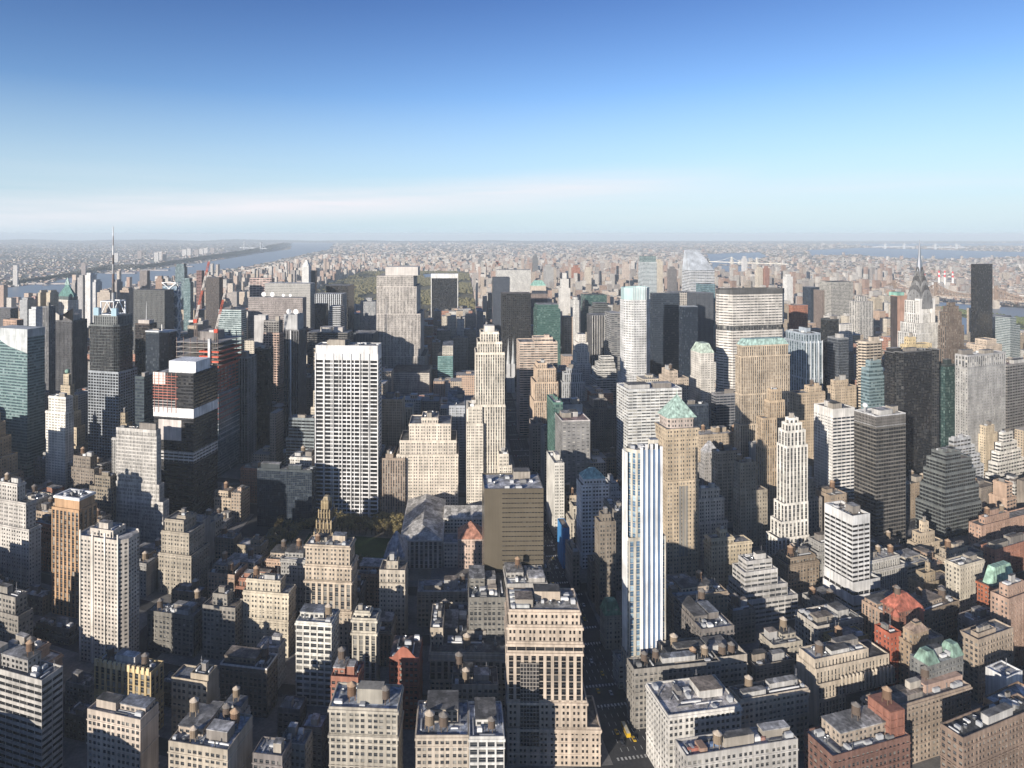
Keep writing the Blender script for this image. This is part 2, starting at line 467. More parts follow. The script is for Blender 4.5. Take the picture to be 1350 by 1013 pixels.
def build(name, label, cat, loc, yaw, w, d, tiers, st, c, g, o):
    """one building: tiers = (z top, left, right, front, back inset shares, chamfer in metres)"""
    b = B(); b.label = label; b.w, b.d, b.yaw, b.loc = w, d, yaw, loc; b.o = o
    b.root = root(name, label, cat, loc, yaw, o.get('group'))
    D = loc[1]; near = D < 640
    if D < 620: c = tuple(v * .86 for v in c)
    far = D > o.get('lod', 1300)
    rnd = random.Random(int(w * 1000) + int(D * 10) + len(label))
    z0 = 0.15; b.rects = []
    nt_ = len(tiers)
    sides = o.get('side', 'same')
    cs, sn = math.cos(yaw), math.sin(yaw)
    budget = 100
    panem = pane(g)
    for k in reversed(range(nt_)):
        tr = tiers[k]
        z1 = tr[0]; zz0 = tiers[k - 1][0] if k else z0
        if z1 - zz0 < .5: continue
        r = (w * tr[1], w - w * tr[2], d * tr[3], d - d * tr[4]); ch = tr[5] if len(tr) > 5 else 0
        tst = tr[6] if len(tr) > 6 and tr[6] else st
        tc = tr[7] if len(tr) > 7 and tr[7] else c
        wk = o.get('kind', 'wall')
        P = poly(r, ch); n = len(P)
        walls, panes, uvs, plain, puv, wins = [], [], [], [], [], None
        for i in range(n):
            p0, p1 = P[i], P[(i + 1) % n]
            ux, uy = p1[0] - p0[0], p1[1] - p0[1]
            L = math.hypot(ux, uy); nx_, ny_ = uy / L, -ux / L
            wnx, wny = nx_ * cs - ny_ * sn, nx_ * sn + ny_ * cs
            mx_, my_ = (p0[0] + p1[0]) / 2, (p0[1] + p1[1]) / 2
            wx_, wy_ = loc[0] + mx_ * cs - my_ * sn, loc[1] + mx_ * sn + my_ * cs
            facing = (wnx * wx_ + wny * wy_) < 0
            isside = abs(nx_) > .8
            if facing and not far:
                s_ = tst
                if isside and sides == 'blank': s_ = 'none'
                elif isside and sides in STY: s_ = sides
                if o.get('split') and ny_ < -.8:
                    pm = (p0[0] + (p1[0] - p0[0]) * o['split'], p0[1] + (p1[1] - p0[1]) * o['split'])
                    walls.append(np.asarray(facade(p0, pm, zz0, z1, 'none')[0], float).reshape(-1, 4, 3)); p0 = pm
                wq, pn, uv, ws = facade(p0, p1, zz0, z1, s_, i, o.get('topband', 1.2))
                walls.append(np.asarray(wq, float).reshape(-1, 4, 3))
                if len(pn):
                    big = ws and ws[0] * F / D > 3.4 and ws[1] * F / D > 3.4 and ny_ < -.8
                    if big and budget > 0:
                        take = min(budget, len(pn)); budget -= take
                        base = pn[-1]
                        cen = base.mean(0)
                        me0 = mk('window', [base - cen], panem, None, uv[-1:] * 0 + uv[-1])
                        me0.parent = b.root
                        wins = (me0, pn[-take:].mean(1))
                        if take < len(pn): panes.append(pn[:-take]); uvs.append(uv[:-take])
                    else:
                        panes.append(pn); uvs.append(uv)
            else:
                plain.append([(*p0, zz0), (*p1, zz0), (*p1, z1), (*p0, z1)])
                puv.append([(0, zz0), (L, zz0), (L, z1), (0, z1)] if not (isside and sides == 'blank') else [(0, 0)] * 4)
        nm = 'wall' if nt_ == 1 else ('tower' if k == nt_ - 1 else ('base' if k == 0 else 'setback'))
        wm = mat(tc, wk)
        if far:
            tw = mk(nm, plain, facmat(tc, tst, g), b.root, puv)
        else:
            tw = mk(nm, np.concatenate(walls) if walls else [], wm, b.root)
            if plain: mk('rear_wall', plain, facmat(tc, tst, g), tw, puv)
        if panes:
            gp = mk('glazing' if wins is None else 'windows', np.concatenate(panes), panem, tw, np.concatenate(uvs))
            gp['kind'] = 'stuff'
        if wins:
            me0, cs_ = wins
            me0.parent = tw
            for q_, cc in enumerate(cs_):
                if q_ == 0: me0.location = cc
                else: inst('window', me0, tw, cc)
        rc = o.get('roof') or ROOFC[rnd.randrange(len(ROOFC))]
        if k < nt_ - 1: rc = ROOFC[rnd.randrange(len(ROOFC))]
        if n == 4: rq, rt = [[(*p, z1) for p in P]], None
        else:
            cx_, cy_ = sum(p[0] for p in P) / n, sum(p[1] for p in P) / n
            rq, rt = None, [[(*P[i], z1), (*P[(i + 1) % n], z1), (cx_, cy_, z1)] for i in range(n)]
        mk('roof', rq, mat(rc, 'roof', .9), tw, None, rt)
        if D < 1150 and not o.get('noparapet'):
            mk('parapet', ring(P, z1, z1 + o.get('pph', 1.1), -.45, 0), mat(o.get('pc', tc), wk), tw)
        if o.get('cornice') and D < 1000:
            mk('cornice', ring(P, z1 - 1.6, z1 - .2, 0.003, o['cornice']), mat(o.get('cc', tuple(min(.8, v * 1.12) for v in tc))), tw)
        auto = (.3, .62, .9) if (D < 660 and tst in ('pun', 'pun2', 'pun3', 'shop') and z1 - zz0 > 16) else ()
        for bz in o.get('belts', auto):
            zb_ = zz0 + (z1 - zz0) * bz
            mk('belt_course', ring(P, zb_ - .35, zb_ + .35, 0.003, .35), mat(tuple(min(.8, v * 1.1) for v in tc)), tw)
        b.rects.insert(0, (*r, zz0, z1))
    b.top = b.rects[-1]
    # set back attic storeys on the lower near buildings
    x0, x1, y0, y1, _, z = b.top
    used = []
    if D < 640 and nt_ == 1 and not o.get('bare') and not o.get('noattic') and not o.get('noparapet') and x1 - x0 > 15 and y1 - y0 > 13 and rnd.random() < .75:
        fx = rnd.choice(((0.03, .45), (.5, .97), (.2, .8), (.03, .7))); ax0, ax1 = x0 + (x1 - x0) * fx[0], x0 + (x1 - x0) * fx[1]
        ay0, ay1 = y0 + (y1 - y0) * rnd.uniform(.25, .45), y1 - 1.5; ah = rnd.choice((3.6, 3.8, 7.2))
        s1 = facade((ax0, ay0), (ax1, ay0), z, z + ah, 'pun2' if st != 'none' else 'none', 3, .8)
        s2 = facade((ax0, ay1), (ax0, ay0), z, z + ah, 'pun', 4, .8); s3 = facade((ax1, ay0), (ax1, ay1), z, z + ah, 'pun', 5, .8)
        at_p = mk('attic', np.concatenate([np.asarray(q_[0], float).reshape(-1, 4, 3) for q_ in (s1, s2, s3)] + [np.array([[(ax1, ay1, z), (ax0, ay1, z), (ax0, ay1, z + ah), (ax1, ay1, z + ah)]], float)]), mat(rnd.choice([c, c, tuple(v * .8 for v in c), (.36, .3, .24)])), b.root)
        pn_ = np.concatenate([q_[1] for q_ in (s1, s2, s3)])
        if len(pn_): gp = mk('glazing', pn_, panem, at_p, np.concatenate([q_[2] for q_ in (s1, s2, s3)])); gp['kind'] = 'stuff'
        mk('attic_roof', box(ax0 - .3, ax1 + .3, ay0 - .3, ay1 + .3, z + ah, z + ah + .5), mat(rnd.choice(ROOFC), 'roof', .9), at_p)
        used.append(((ax0 + ax1) / 2, (ay0 + ay1) / 2, ax1 - ax0, ay1 - ay0))
        if rnd.random() < .5: water_tank(b.root, rnd.uniform(ax0 + 3, ax1 - 3), (ay0 + ay1) / 2, z + ah + .5, rnd.uniform(.9, 1.15), rnd.randrange(3))
    # roof equipment
    x0, x1, y0, y1, _, z = b.top
    W_, D_ = x1 - x0, y1 - y0
    nph = o.get('ph', 1 if (D < 1100 and not o.get('bare')) else 0)
    def spot(sw, sd_):
        for _ in range(14):
            px, py = rnd.uniform(x0 + 1.2 + sw / 2, max(x0 + 1.3 + sw / 2, x1 - 1.2 - sw / 2)), rnd.uniform(y0 + 1.2 + sd_ / 2, max(y0 + 1.3 + sd_ / 2, y1 - 1.2 - sd_ / 2))
            if all(abs(px - a) > (sw + c_) / 2 + .3 or abs(py - bb) > (sd_ + dd) / 2 + .3 for a, bb, c_, dd in used):
                used.append((px, py, sw, sd_)); return px, py
        return None
    for q_ in range(nph):
        pw, pd, phh = W_ * rnd.uniform(.22, .42), D_ * rnd.uniform(.25, .45), rnd.uniform(3.2, 6) * (1.2 if z > 100 else 1)
        s_ = spot(pw, pd)
        if s_:
            px, py = s_
            p_ = mk('penthouse', box(px - pw / 2, px + pw / 2, py - pd / 2, py + pd / 2, z, z + phh, False), mat(rnd.choice([c, (.3, .27, .23), (.4, .39, .37), (.22, .2, .18)])), b.root)
            mk('penthouse_roof', box(px - pw / 2 - .15, px + pw / 2 + .15, py - pd / 2 - .15, py + pd / 2 + .15, z + phh, z + phh + .3), mat(rnd.choice(ROOFC), 'roof', .9), p_)
    for q_ in range(o.get('tanks', 0)):
        s_ = spot(5, 5)
        if s_: water_tank(b.root, s_[0], s_[1], z, rnd.uniform(.95, 1.25), rnd.randrange(3))
    if D < 700 and not o.get('bare') and W_ > 9 and D_ > 9:
        for q_ in range(rnd.randrange(2, 5)):                    # ducts, pipe runs, low walls and hatches
            if rnd.random() < .5: a_, c_, h_ = rnd.uniform(4, W_ * .5), rnd.uniform(.5, 1.1), rnd.uniform(.5, 1.4)
            else: a_, c_, h_ = rnd.uniform(.5, 1.1), rnd.uniform(4, D_ * .5), rnd.uniform(.5, 1.6)
            s_ = spot(a_, c_)
            if s_: inst('roof_duct', proto('ac%d' % rnd.randrange(3), ac_unit([(.4, .41, .42), (.62, .62, .61), (.18, .18, .18)][0])), b.root, (*s_, z), (a_, c_, h_))
        for q_ in range(rnd.randrange(1, 4)):
            s_ = spot(1.2, 1.2)
            if s_: inst('vent_pipe', proto('fan', fan_unit), b.root, (*s_, z), (.8, .8, rnd.uniform(1.5, 4)))
        if rnd.random() < .45:
            s_ = spot(.6, .6)
            if s_: mk('antenna', beam((*s_, z), (*s_, z + rnd.uniform(5, 11)), .09) + beam((s_[0] - 1, s_[1], z + 4.4), (s_[0] + 1, s_[1], z + 4.4), .06), mat((.25, .25, .26)), b.root)
        if rnd.random() < .6:
            a_, c_ = rnd.uniform(3, 6), rnd.uniform(3, 6); s_ = spot(a_, c_)
            if s_: mk('stair_bulkhead', box(s_[0] - a_ / 2, s_[0] + a_ / 2, s_[1] - c_ / 2, s_[1] + c_ / 2, z, z + rnd.uniform(2.4, 3.4)), mat(rnd.choice([c, (.42, .36, .29), (.3, .2, .15), (.5, .48, .44), (.2, .19, .18)])), b.root)
    for q_ in range(o.get('ac', 9 if near else (3 if D < 900 else 0))):
        a_, c_ = rnd.uniform(1.6, 5), rnd.uniform(1.6, 4)
        s_ = spot(a_, c_)
        if s_:
            if rnd.random() < .25: inst('roof_fan', proto('fan', fan_unit), b.root, (*s_, z), (2, 2, 1.6))
            else: inst('cooling_unit', proto('ac%d' % q_ if q_ < 3 else 'ac0', ac_unit([(.4, .41, .42), (.62, .62, .61), (.18, .18, .18)][q_ % 3])), b.root, (*s_, z), (a_, c_, rnd.uniform(1.2, 3)))
    ALL.append(b)
    return b
def yaw_at(u):
    th = abs(u); e_ = math.atan2(math.sin(th), th * math.sin(th) + math.cos(th)); n_ = math.atan(math.tan(th) - th)
    return math.copysign(.6 * e_ + .4 * n_, u)
def H(name, label, cat, xl, xc, xr, D, tiers, st, c, g='dk', **o):
    """a building surveyed from its edges: xl, xc, xr = left edge, near corner, right edge; D = distance; tiers by the height their tops reach"""
    right = (xl + xr) / 2 > CX
    if xc is None: xc = xl if right else xr
    uc = (xc - CX) / F; a = o['yaw'] if 'yaw' in o else yaw_at(uc); ca, sa = math.cos(a), math.sin(a); Px = uc * D
    if right:
        ur, ul = (xr - CX) / F, (xl - CX) / F
        w_ = (ur * D - Px) / (ca - ur * sa)
        dep = (Px - ul * D) / max(.03, sa + ul * ca) if xl < xc else 26
        loc = (Px, D)
    else:
        ul, ur = (xl - CX) / F, (xr - CX) / F
        w_ = (Px - ul * D) / (ca - ul * sa)
        dep = (Px - ur * D) / min(-.03, sa + ur * ca) if xr > xc else 26
        loc = (Px - w_ * ca, D - w_ * sa)
    dep = o['d'] if 'd' in o and (abs(xl - xc if right else xr - xc) < 4 or o.get('fd')) else max(12, min(85, dep))
    T = []
    for t in tiers:
        fy = D + ca * dep * t[3] + (sa * w_ * t[1] if right else -sa * w_ * t[2])
        T.append((CH - (t[0] - HY) / F * fy, *t[1:]))
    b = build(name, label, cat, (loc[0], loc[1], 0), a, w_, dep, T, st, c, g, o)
    b.px = (xl, xr, tiers[-1][0], o.get('yb', tiers[0][0] + 60)); b.D = D
    return b
def pyramid(b, name, r, z0, z1, c, top=0.0, kind='wall', parent=None, ov=.4):
    x0, x1, y0, y1 = r[0] - ov, r[1] + ov, r[2] - ov, r[3] + ov
    cx_, cy_ = (x0 + x1) / 2, (y0 + y1) / 2
    a = [(x0, y0), (x1, y0), (x1, y1), (x0, y1)]; t_ = [(cx_ + (p[0] - cx_) * top, cy_ + (p[1] - cy_) * top) for p in a]
    q, tr = [], []
    for i in range(4):
        j = (i + 1) % 4
        if top: q.append([(*a[i], z0), (*a[j], z0), (*t_[j], z1), (*t_[i], z1)])
        else: tr.append([(*a[i], z0), (*a[j], z0), (cx_, cy_, z1)])
    if top: q.append([(*p, z1) for p in t_])
    return mk(name, q, mat(c, 'copper' if kind == 'wall' else kind), parent or b.root, None, tr)
def addbox(b, name, fx0, fx1, fy0, fy1, z0, z1, c, kind='wall', parent=None):
    x0, x1, y0, y1 = b.top[:4]; W_, D_ = x1 - x0, y1 - y0
    return mk(name, box(x0 + W_ * fx0, x0 + W_ * fx1, y0 + D_ * fy0, y0 + D_ * fy1, z0, z1), mat(c, kind), parent or b.root)
def zy(y, D): return CH - (y - HY) / F * D
def at(x, D, z=0): return ((x - CX) / F * D, D, z)
HAZE = 0.00005
# ------------------------------------------------------------------ colours
CREAM, WHITE, TAN, BROWN = (.54, .48, .39), (.70, .69, .66), (.42, .34, .25), (.17, .125, .09)
BRICK, GREY, DGREY, BLACK = (.34, .14, .09), (.34, .335, .325), (.13, .13, .135), (.028, .028, .03)
LIME, PINK, ORANGE, COPPER = (.50, .46, .395), (.50, .385, .31), (.56, .35, .19), (.22, .40, .33)
SAND, TEAL, NAVY = (.47, .40, .30), (.10, .19, .19), (.03, .04, .065)

# ------------------------------------------------------------------ the towers and blocks one can tell apart
# --- far western group
b = H('office_tower', 'green glass tower with sloping white crown beside the stepped brown setback building', 'skyscraper', -8, 36, 59, 880,
      [(436, 0, 0, 0, 0)], 'curb', (.19, .27, .265), 'te', kind='gloss', yb=625, bare=1, d=40, ac=0)
z = b.top[5]
mk('crown', np.concatenate([np.array(box(-.3, b.w + .3, -.3, b.d + .3, z - 9, z + 1.5), float)]), mat((.42, .44, .44)), b.root)
q = [[(b.w * .45, -.6, z - 22), (b.w + .6, -.6, z - 30), (b.w + .6, -.6, z - 9), (-.6, -.6, z - 9)]]
mk('crown_panel', q, mat((.46, .48, .48)), b.root)
b = H('office_tower', 'dark slab tower topped by pale pointed stone fins', 'skyscraper', 62, 95, 115, 1080, [(424, 0, 0, 0, 0)], 'pier', (.10, .10, .105), 'bk', yb=520, bare=1)
z = b.top[5]
for fx, dx in ((.02, 1), (.52, -1)):
    q = []
    x0 = b.w * (.0 if dx > 0 else .55); x1 = b.w * (.45 if dx > 0 else 1.0)
    hi, lo = (x0, x1) if dx > 0 else (x1, x0)
    for y in (2, 4): q.append([(x0, y, z), (x1, y, z), (lo, y, z + 9), (hi, y, z + 21)])
    q.append([(lo, 2, z + 9), (hi, 2, z + 21), (hi, 4, z + 21), (lo, 4, z + 9)]); q.append([(hi, 2, z), (hi, 4, z), (hi, 4, z + 21), (hi, 2, z + 21)])
    mk('crown_fin', q, mat((.42, .39, .35)), b.root)
mk('crown_drum', box(b.w * .2, b.w * .8, 8, b.d - 4, z, z + 9), mat((.4, .37, .33)), b.root)
b = H('office_tower', 'white tower with a dark banded drum and green copper pyramid roof', 'skyscraper', 70, 101, 108, 1550,
      [(409, 0, 0, 0, 0), (396, .12, .12, .1, .1)], 'pun', (.6, .57, .52), yb=415, lod=1600, d=55)
r = b.top; z = r[5]
mk('drum', box(r[0] + 1, r[1] - 1, r[2] + 1, r[3] - 1, z, z + 8), mat((.10, .12, .12)), b.root)
pyramid(b, 'copper_roof', (r[0] + 2, r[1] - 2, r[2] + 2, r[3] - 2), z + 8, zy(373, 1560), (.10, .21, .19))
pyramid(b, 'lantern', (r[0] + b.w * .27, r[1] - b.w * .27, r[2] + b.d * .33, r[3] - b.d * .33), zy(376, 1560), zy(366, 1560), (.25, .34, .32))
b = H('media_tower', 'dark glass tower carrying a white frame and tall red and white antenna', 'skyscraper', 116, 156, 181, 860,
      [(492, 0, 0, 0, 0, 0, 'grid', (.27, .29, .31)), (430, -.05, .06, 0, 0, 5, 'cur', (.13, .14, .14)), (417, .12, .1, .1, .1, 0, 'pier', (.16, .17, .17))],
      'cur', (.12, .13, .13), 'bk', yb=575, bare=1, d=48)
r = b.top; z = r[5]; cx_ = (r[0] + r[1]) / 2; cy_ = (r[2] + r[3]) / 2
q = []
for sx in (-1, 1):
    for sy in (-1, 1): q += beam((cx_ + 10 * sx, cy_ + 10 * sy, z), (cx_ + 10 * sx, cy_ + 10 * sy, z + 18), .6)
    for h_ in (1, 18):
        q += beam((cx_ - 10, cy_ + 10 * sx, z + h_), (cx_ + 10, cy_ + 10 * sx, z + h_), .6); q += beam((cx_ + 10 * sx, cy_ - 10, z + h_), (cx_ + 10 * sx, cy_ + 10, z + h_), .6)
    q += beam((cx_ - 10, cy_ + 10 * sx, z), (cx_, cy_ + 10 * sx, z + 18), .45); q += beam((cx_ + 10, cy_ + 10 * sx, z), (cx_, cy_ + 10 * sx, z + 18), .45)
mk('antenna_frame', q, mat((.68, .7, .71)), b.root)
q, t = [], []
an = root('antenna', 'x', 'x', (0, 0, 0)); del an['label']; del an['category']; an.parent = b.root
zt_ = 330.0; n_ = 9; zz = z + 4
for i in range(n_):
    z0_, z1_ = zz + (zt_ - zz) * i / n_, zz + (zt_ - zz) * (i + 1) / n_
    q, t = cyl(cx_, cy_, z0_, z1_, 2.2 - 1.7 * i / n_, 2.2 - 1.7 * (i + 1) / n_, 8)
    mk('mast', q, mat([(.22, .17, .16), (.4, .4, .4), (.14, .13, .13)][i % 3] if i < 6 else [(.62, .62, .62), (.35, .33, .33)][i % 2], 'wall'), an, None, t)
for s_ in (-1, 1):
    mk('sign_panel', box(cx_ + s_ * 14 - 4, cx_ + s_ * 14 + 4, r[2] - 1, r[2] + 3, z, z + 10), mat((.3, .42, .48), 'gloss'), b.root)
H('office_tower', 'wide dark grey gridded slab behind the tower with the antenna', 'skyscraper', 176, 217, 229, 1290, [(383, 0, 0, 0, 0)], 'pier', (.12, .125, .125), 'bk', yb=430)
b = H('office_tower', 'dark tower with blue lit window bands and a short white mast', 'skyscraper', 192, 222, 233, 960, [(440, 0, 0, 0, 0)], 'cur', (.05, .06, .07), 'nv', yb=500, kind='gloss', ac=0)
r = b.top; z = r[5]
mk('cap', box(-.6, b.w + .6, -.6, b.d + .6, z + 1.2, z + 3), mat((.5, .52, .53)), b.root)
mk('mast', beam((b.w * .6, 6, z), (b.w * .6, 6, z + 12), .5), mat(WHITE), b.root)
b = H('office_tower', 'slim brown sided tower with spire next to the blue lit tower', 'skyscraper', 178, 197, 207, 1010, [(428, 0, 0, 0, 0)], 'cur', (.09, .075, .07), 'bk', yb=560, ac=0)
r = b.top; z = r[5]; q, t = cyl(b.w * .6, 6, z + 6, z + 34, .9, .1, 6); mk('spire', q, mat((.55, .55, .55)), b.root, None, t)
mk('penthouse', box(3, b.w - 3, 3, b.d - 3, z, z + 6), mat((.42, .38, .35)), b.root)
H('office_tower', 'green glass banded tower in front of the media tower', 'skyscraper', 178, 190, 206, 800, [(498, 0, 0, 0, 0)], 'curb', (.06, .075, .08), 'nv', yb=580, kind='gloss')
# lattice-fronted tower
b = H('lattice_tower', 'slim grey tower wrapped in a white diagonal steel lattice', 'skyscraper', 214, 233, 238, 1330, [(377, 0, 0, 0, 0)], 'cur', (.16, .18, .2), 'bl', yb=440, lod=1340, bare=1)
q = []; z = b.top[5]
for k in range(7):
    za, zb_ = 60 + (z + 6 - 60) * k / 7, 60 + (z + 6 - 60) * (k + 1) / 7
    for (xa, ya, xb, yb_) in ((0, -1, b.w, -1), (b.w + 1, 0, b.w + 1, b.d)):
        s_ = 1 if k % 2 else -1
        A, C = ((xa, ya), (xb, yb_)) if k % 2 else ((xb, yb_), (xa, ya))
        q += beam((*A, za), (*C, zb_), .9); q += beam((*C, za), (*A, zb_), .9); q += beam((xa, ya, zb_), (xb, yb_, zb_), .7)
mk('lattice', q, mat((.66, .67, .68)), b.root)
H('apartment_tower', 'pale blue glass tower standing tall against the river', 'skyscraper', 231, 243, 247, 1900, [(352, 0, 0, 0, 0), (348, .1, .1, .1, .1)], 'cur', (.22, .28, .31), 'te', yb=368)
H('apartment_tower', 'slim teal glass tower beside the pale blue one', 'skyscraper', 242, 251, 255, 1650, [(372, 0, 0, 0, 0), (367, .1, .2, .1, .1)], 'cur', (.27, .38, .38), 'te', yb=400)
H('office_tower', 'dark brown slab between the two red and white cranes', 'skyscraper', 271, 289, 294, 1600, [(366, 0, 0, 0, 0)], 'pier', (.10, .085, .08), 'bk', yb=405)
H('hotel_tower', 'dark brown block with red bands beyond the lattice tower', 'building', 259, 266, 268, 1750, [(357, 0, 0, 0, 0)], 'rib', (.22, .13, .12), 'bk', yb=390)
H('apartment_tower', 'dark grey brown tower rising in front of the river', 'skyscraper', 184, 194, 196, 2000, [(357, 0, 0, 0, 0)], 'pun', (.17, .15, .145), 'dk', yb=380)
H('apartment_tower', 'brown stepped tower in front of the river', 'skyscraper', 205, 214, 216, 1950, [(368, 0, 0, 0, 0), (364, .2, .2, .2, .2)], 'pun', (.25, .17, .13), 'dk', yb=380)
for i, (x0, x1, y, D, c_, lb) in enumerate(((102, 111, 363, 1850, (.34, .33, .33), 'grey waterfront apartment tower paired with a white twin'), (112, 121, 360, 1850, (.62, .61, .6), 'white waterfront apartment tower paired with a grey twin'),
        (122, 128, 369, 1800, (.5, .5, .5), 'small pale tower next to the white waterfront twin'), (50, 55, 383, 1500, SAND, 'sand coloured round topped tower by the river'),
        (61, 68, 383, 1500, SAND, 'sand coloured tower next to the green pyramid roof'), (26, 38, 393, 1500, (.33, .34, .35), 'grey tapering tower near the river edge'),
        (38, 49, 405, 1420, (.6, .62, .63), 'pale blue white apartment block near the river'), (39, 48, 391, 1550, (.42, .27, .24), 'pink brick tower behind the pale blue white block'),
        (148, 156, 369, 1900, (.3, .28, .27), 'grey brown tower beside the tall antenna'), (128, 147, 383, 1700, (.42, .36, .3), 'tan apartment slab behind the media tower'),
        (158, 172, 380, 1750, (.38, .3, .24), 'brown brick apartment block behind the antenna'), (94, 101, 370, 1900, (.28, .26, .25), 'dark narrow tower near the copper pyramid'))):
    H('apartment_tower', lb, 'apartment tower', x0, x1 - 2, x1, D, [(y + 3, 0, 0, 0, 0), (y, .15, .15, .15, .15)], 'apt', c_, 'dk', yb=y + 30, d=22)
H('office_block', 'low dark ribbed block close to the river edge', 'building', -6, 14, 24, 1300, [(407, 0, 0, 0, 0)], 'pier', (.12, .12, .13), 'bk', yb=432)
H('brick_building', 'brown brick block behind the sloping crowned glass tower', 'building', 4, 22, 26, 1100, [(423, 0, 0, 0, 0)], 'pun', (.36, .25, .19), 'dk', yb=440)
H('office_tower', 'slender grey tower squeezed between the green glass tower and the finned slab', 'skyscraper', 56, 64, 70, 1000, [(405, 0, 0, 0, 0)], 'pier', (.17, .17, .175), 'dk', yb=520)
# --- 6th avenue wall of towers
b = H('unfinished_tower', 'unfinished steel and glass tower with bare top floors and red safety netting', 'skyscraper', 232, 288, 322, 880,
      [(520, 0, 0, 0, 0), (486, 0, .04, 0, 0, 0, 'rib2', (.42, .14, .10))], 'curb', (.16, .20, .23), 'te', yb=650, bare=1, noparapet=1, d=46, kind='wall')
zt_ = b.top[5]; ztop = zy(447, 880)
for k in range(6):
    zz = zt_ + (ztop - zt_) * k / 6
    mk('floor_slab', box(0, b.w * .98, 0, b.d, zz + .3, zz + .9, True, True), mat((.34, .32, .30)), b.root)
    q = []
    for ix in range(7):
        for iy in (0, 1): q += beam((b.w * .97 * ix / 6 + .5, 1 + iy * (b.d - 2), zz + .9), (b.w * .97 * ix / 6 + .5, 1 + iy * (b.d - 2), zz + (ztop - zt_) / 6 + .3), .4)
    mk('columns', q, mat((.16, .12, .11)), b.root)
    if k < 4: mk('safety_netting', box(b.w * .55, b.w + .4, -.5, b.d * .9, zz + .9, zz + 3.2, False), mat((.50, .10, .06)), b.root)
for k in range(9):
    zz = b.rects[0][5] - 4 - k * 7
    mk('safety_netting', box(b.w * .6, b.w + .5, -.5, b.d * .8, zz - 1.2, zz, False), mat((.46, .12, .09) if k < 5 else (.5, .5, .5)), b.root)
mk('core', box(b.w * .3, b.w * .7, b.d * .3, b.d * .7, zt_, ztop + 6), mat((.22, .2, .19)), b.root)
mk('hoist', box(b.w * .78, b.w * .83, -3, -.6, 20, ztop), mat((.52, .53, .54)), b.root)
b = H('reclad_tower', 'black tower being reclad, wrapped in red and white scaffolding bands', 'skyscraper', 203, 255, 287, 745,
      [(612, 0, 0, 0, 0), (598, 0, 0, 0, 0, 0, 'rib', (.62, .60, .58)), (552, 0, 0, 0, 0), (541, -.01, -.01, -.01, 0, 0, 'none', (.68, .67, .66)), (494, 0, .0, 0, 0)],
      'curb', (.04, .04, .043), 'bk', yb=690, bare=1, d=50)
z = b.top[5]
mk('plant_room', box(b.w * .3, b.w * .98, b.d * .12, b.d * .7, z, z + 13), mat((.68, .69, .70)), b.root)
for k in range(13):
    zz = z - 3 - k * 3.1
    mk('scaffold_deck', box(-.9, b.w * (.55 if k % 4 else .62), -.9, -.05, zz - .45, zz, True, True), mat((.62, .22, .16) if k < 9 else (.62, .58, .55)), b.root)
for k in range(6): mk('scaffold_post', box(b.w * (.02 + .11 * k), b.w * (.02 + .11 * k) + .3, -1.1, -.8, z - 44, z + .5), mat((.55, .25, .2)), b.root)
mk('white_sheeting', box(-.7, b.w * .3, -.7, -.06, z - 13, z + .8), mat((.62, .56, .53)), b.root)
mk('stone_panel', box(b.w * .12, b.w * .7, -.35, -.05, b.rects[2][5] - 26, b.rects[2][5] - 3), mat((.5, .46, .43)), b.root)
H('office_tower', 'pale grey green glass tower with white slab bands behind the cranes', 'skyscraper', 288, 318, 325, 1250, [(409, 0, 0, 0, 0)], 'curb', (.40, .46, .45), 'te', yb=460)
H('office_tower', 'grey tower of closely spaced vertical piers beside the unfinished tower', 'skyscraper', 308, 326, 338, 930, [(472, 0, 0, 0, 0)], 'pier2', (.25, .25, .25), 'bk', yb=620)
H('office_tower', 'black glass slab directly behind the white gridded tower', 'skyscraper', 336, 353, 359, 980, [(461, 0, 0, 0, 0)], 'cur', (.045, .05, .05), 'bk', yb=600, kind='gloss')
b = H('office_tower', 'broad mauve grey slab tower with ribbed stone face', 'skyscraper', 327, 399, 404, 1280, [(393, 0, 0, 0, 0)], 'fine', (.30, .265, .25), 'dk', yb=420, bare=1, d=34)
def dish(b, x, y, z, r, yaw=0):
    q = []
    for j in range(4):
        for i in range(12):
            f = lambda jj, ii: (x + r * jj / 4 * math.cos(ii * math.pi / 6), y - .6 + .9 * (jj / 4) ** 2 * -1 + r * .0, z + r + 1 + r * jj / 4 * math.sin(ii * math.pi / 6))
            q.append([f(j, i), f(j, i + 1), f(j + 1, i + 1), f(j + 1, i)])
    d_ = mk('satellite_dish', q, mat((.75, .75, .74)), b.root)
    mk('dish_mount', beam((x, y + 1, z), (x, y + .3, z + r + 1), .3), mat((.3, .3, .3)), d_)
for x in (.26, .42, .62, .75): dish(b, b.w * x, 8, b.top[5], 4.5 if x < .5 else 3)
H('office_tower', 'broad beige grey slab with flat white roof behind the mauve slab', 'skyscraper', 349, 409, 415, 1500, [(374, 0, 0, 0, 0)], 'fine', (.36, .35, .33), 'dk', yb=400, roof=(.6, .6, .6), d=34)
H('hotel_tower', 'pink and white banded hotel block behind the mauve slab', 'building', 329, 358, 362, 1700, [(367, 0, 0, 0, 0)], 'rib2', (.55, .40, .36), 'dk', yb=392)
b = H('office_tower', 'slim pink gridded tower with grey stepped cap', 'skyscraper', 347, 368, 374, 1060, [(440, 0, 0, 0, 0), (424, .02, .02, 0, .1, 0, 'grid', (.22, .21, .2))], 'grid', (.48, .35, .29), 'bk', yb=480, d=40)
H('office_tower', 'pale grey windowless shaft beside the slim pink gridded tower', 'skyscraper', 335, 350, 352, 1110, [(417, 0, 0, 0, 0)], 'none', (.38, .37, .36), 'dk', yb=480)
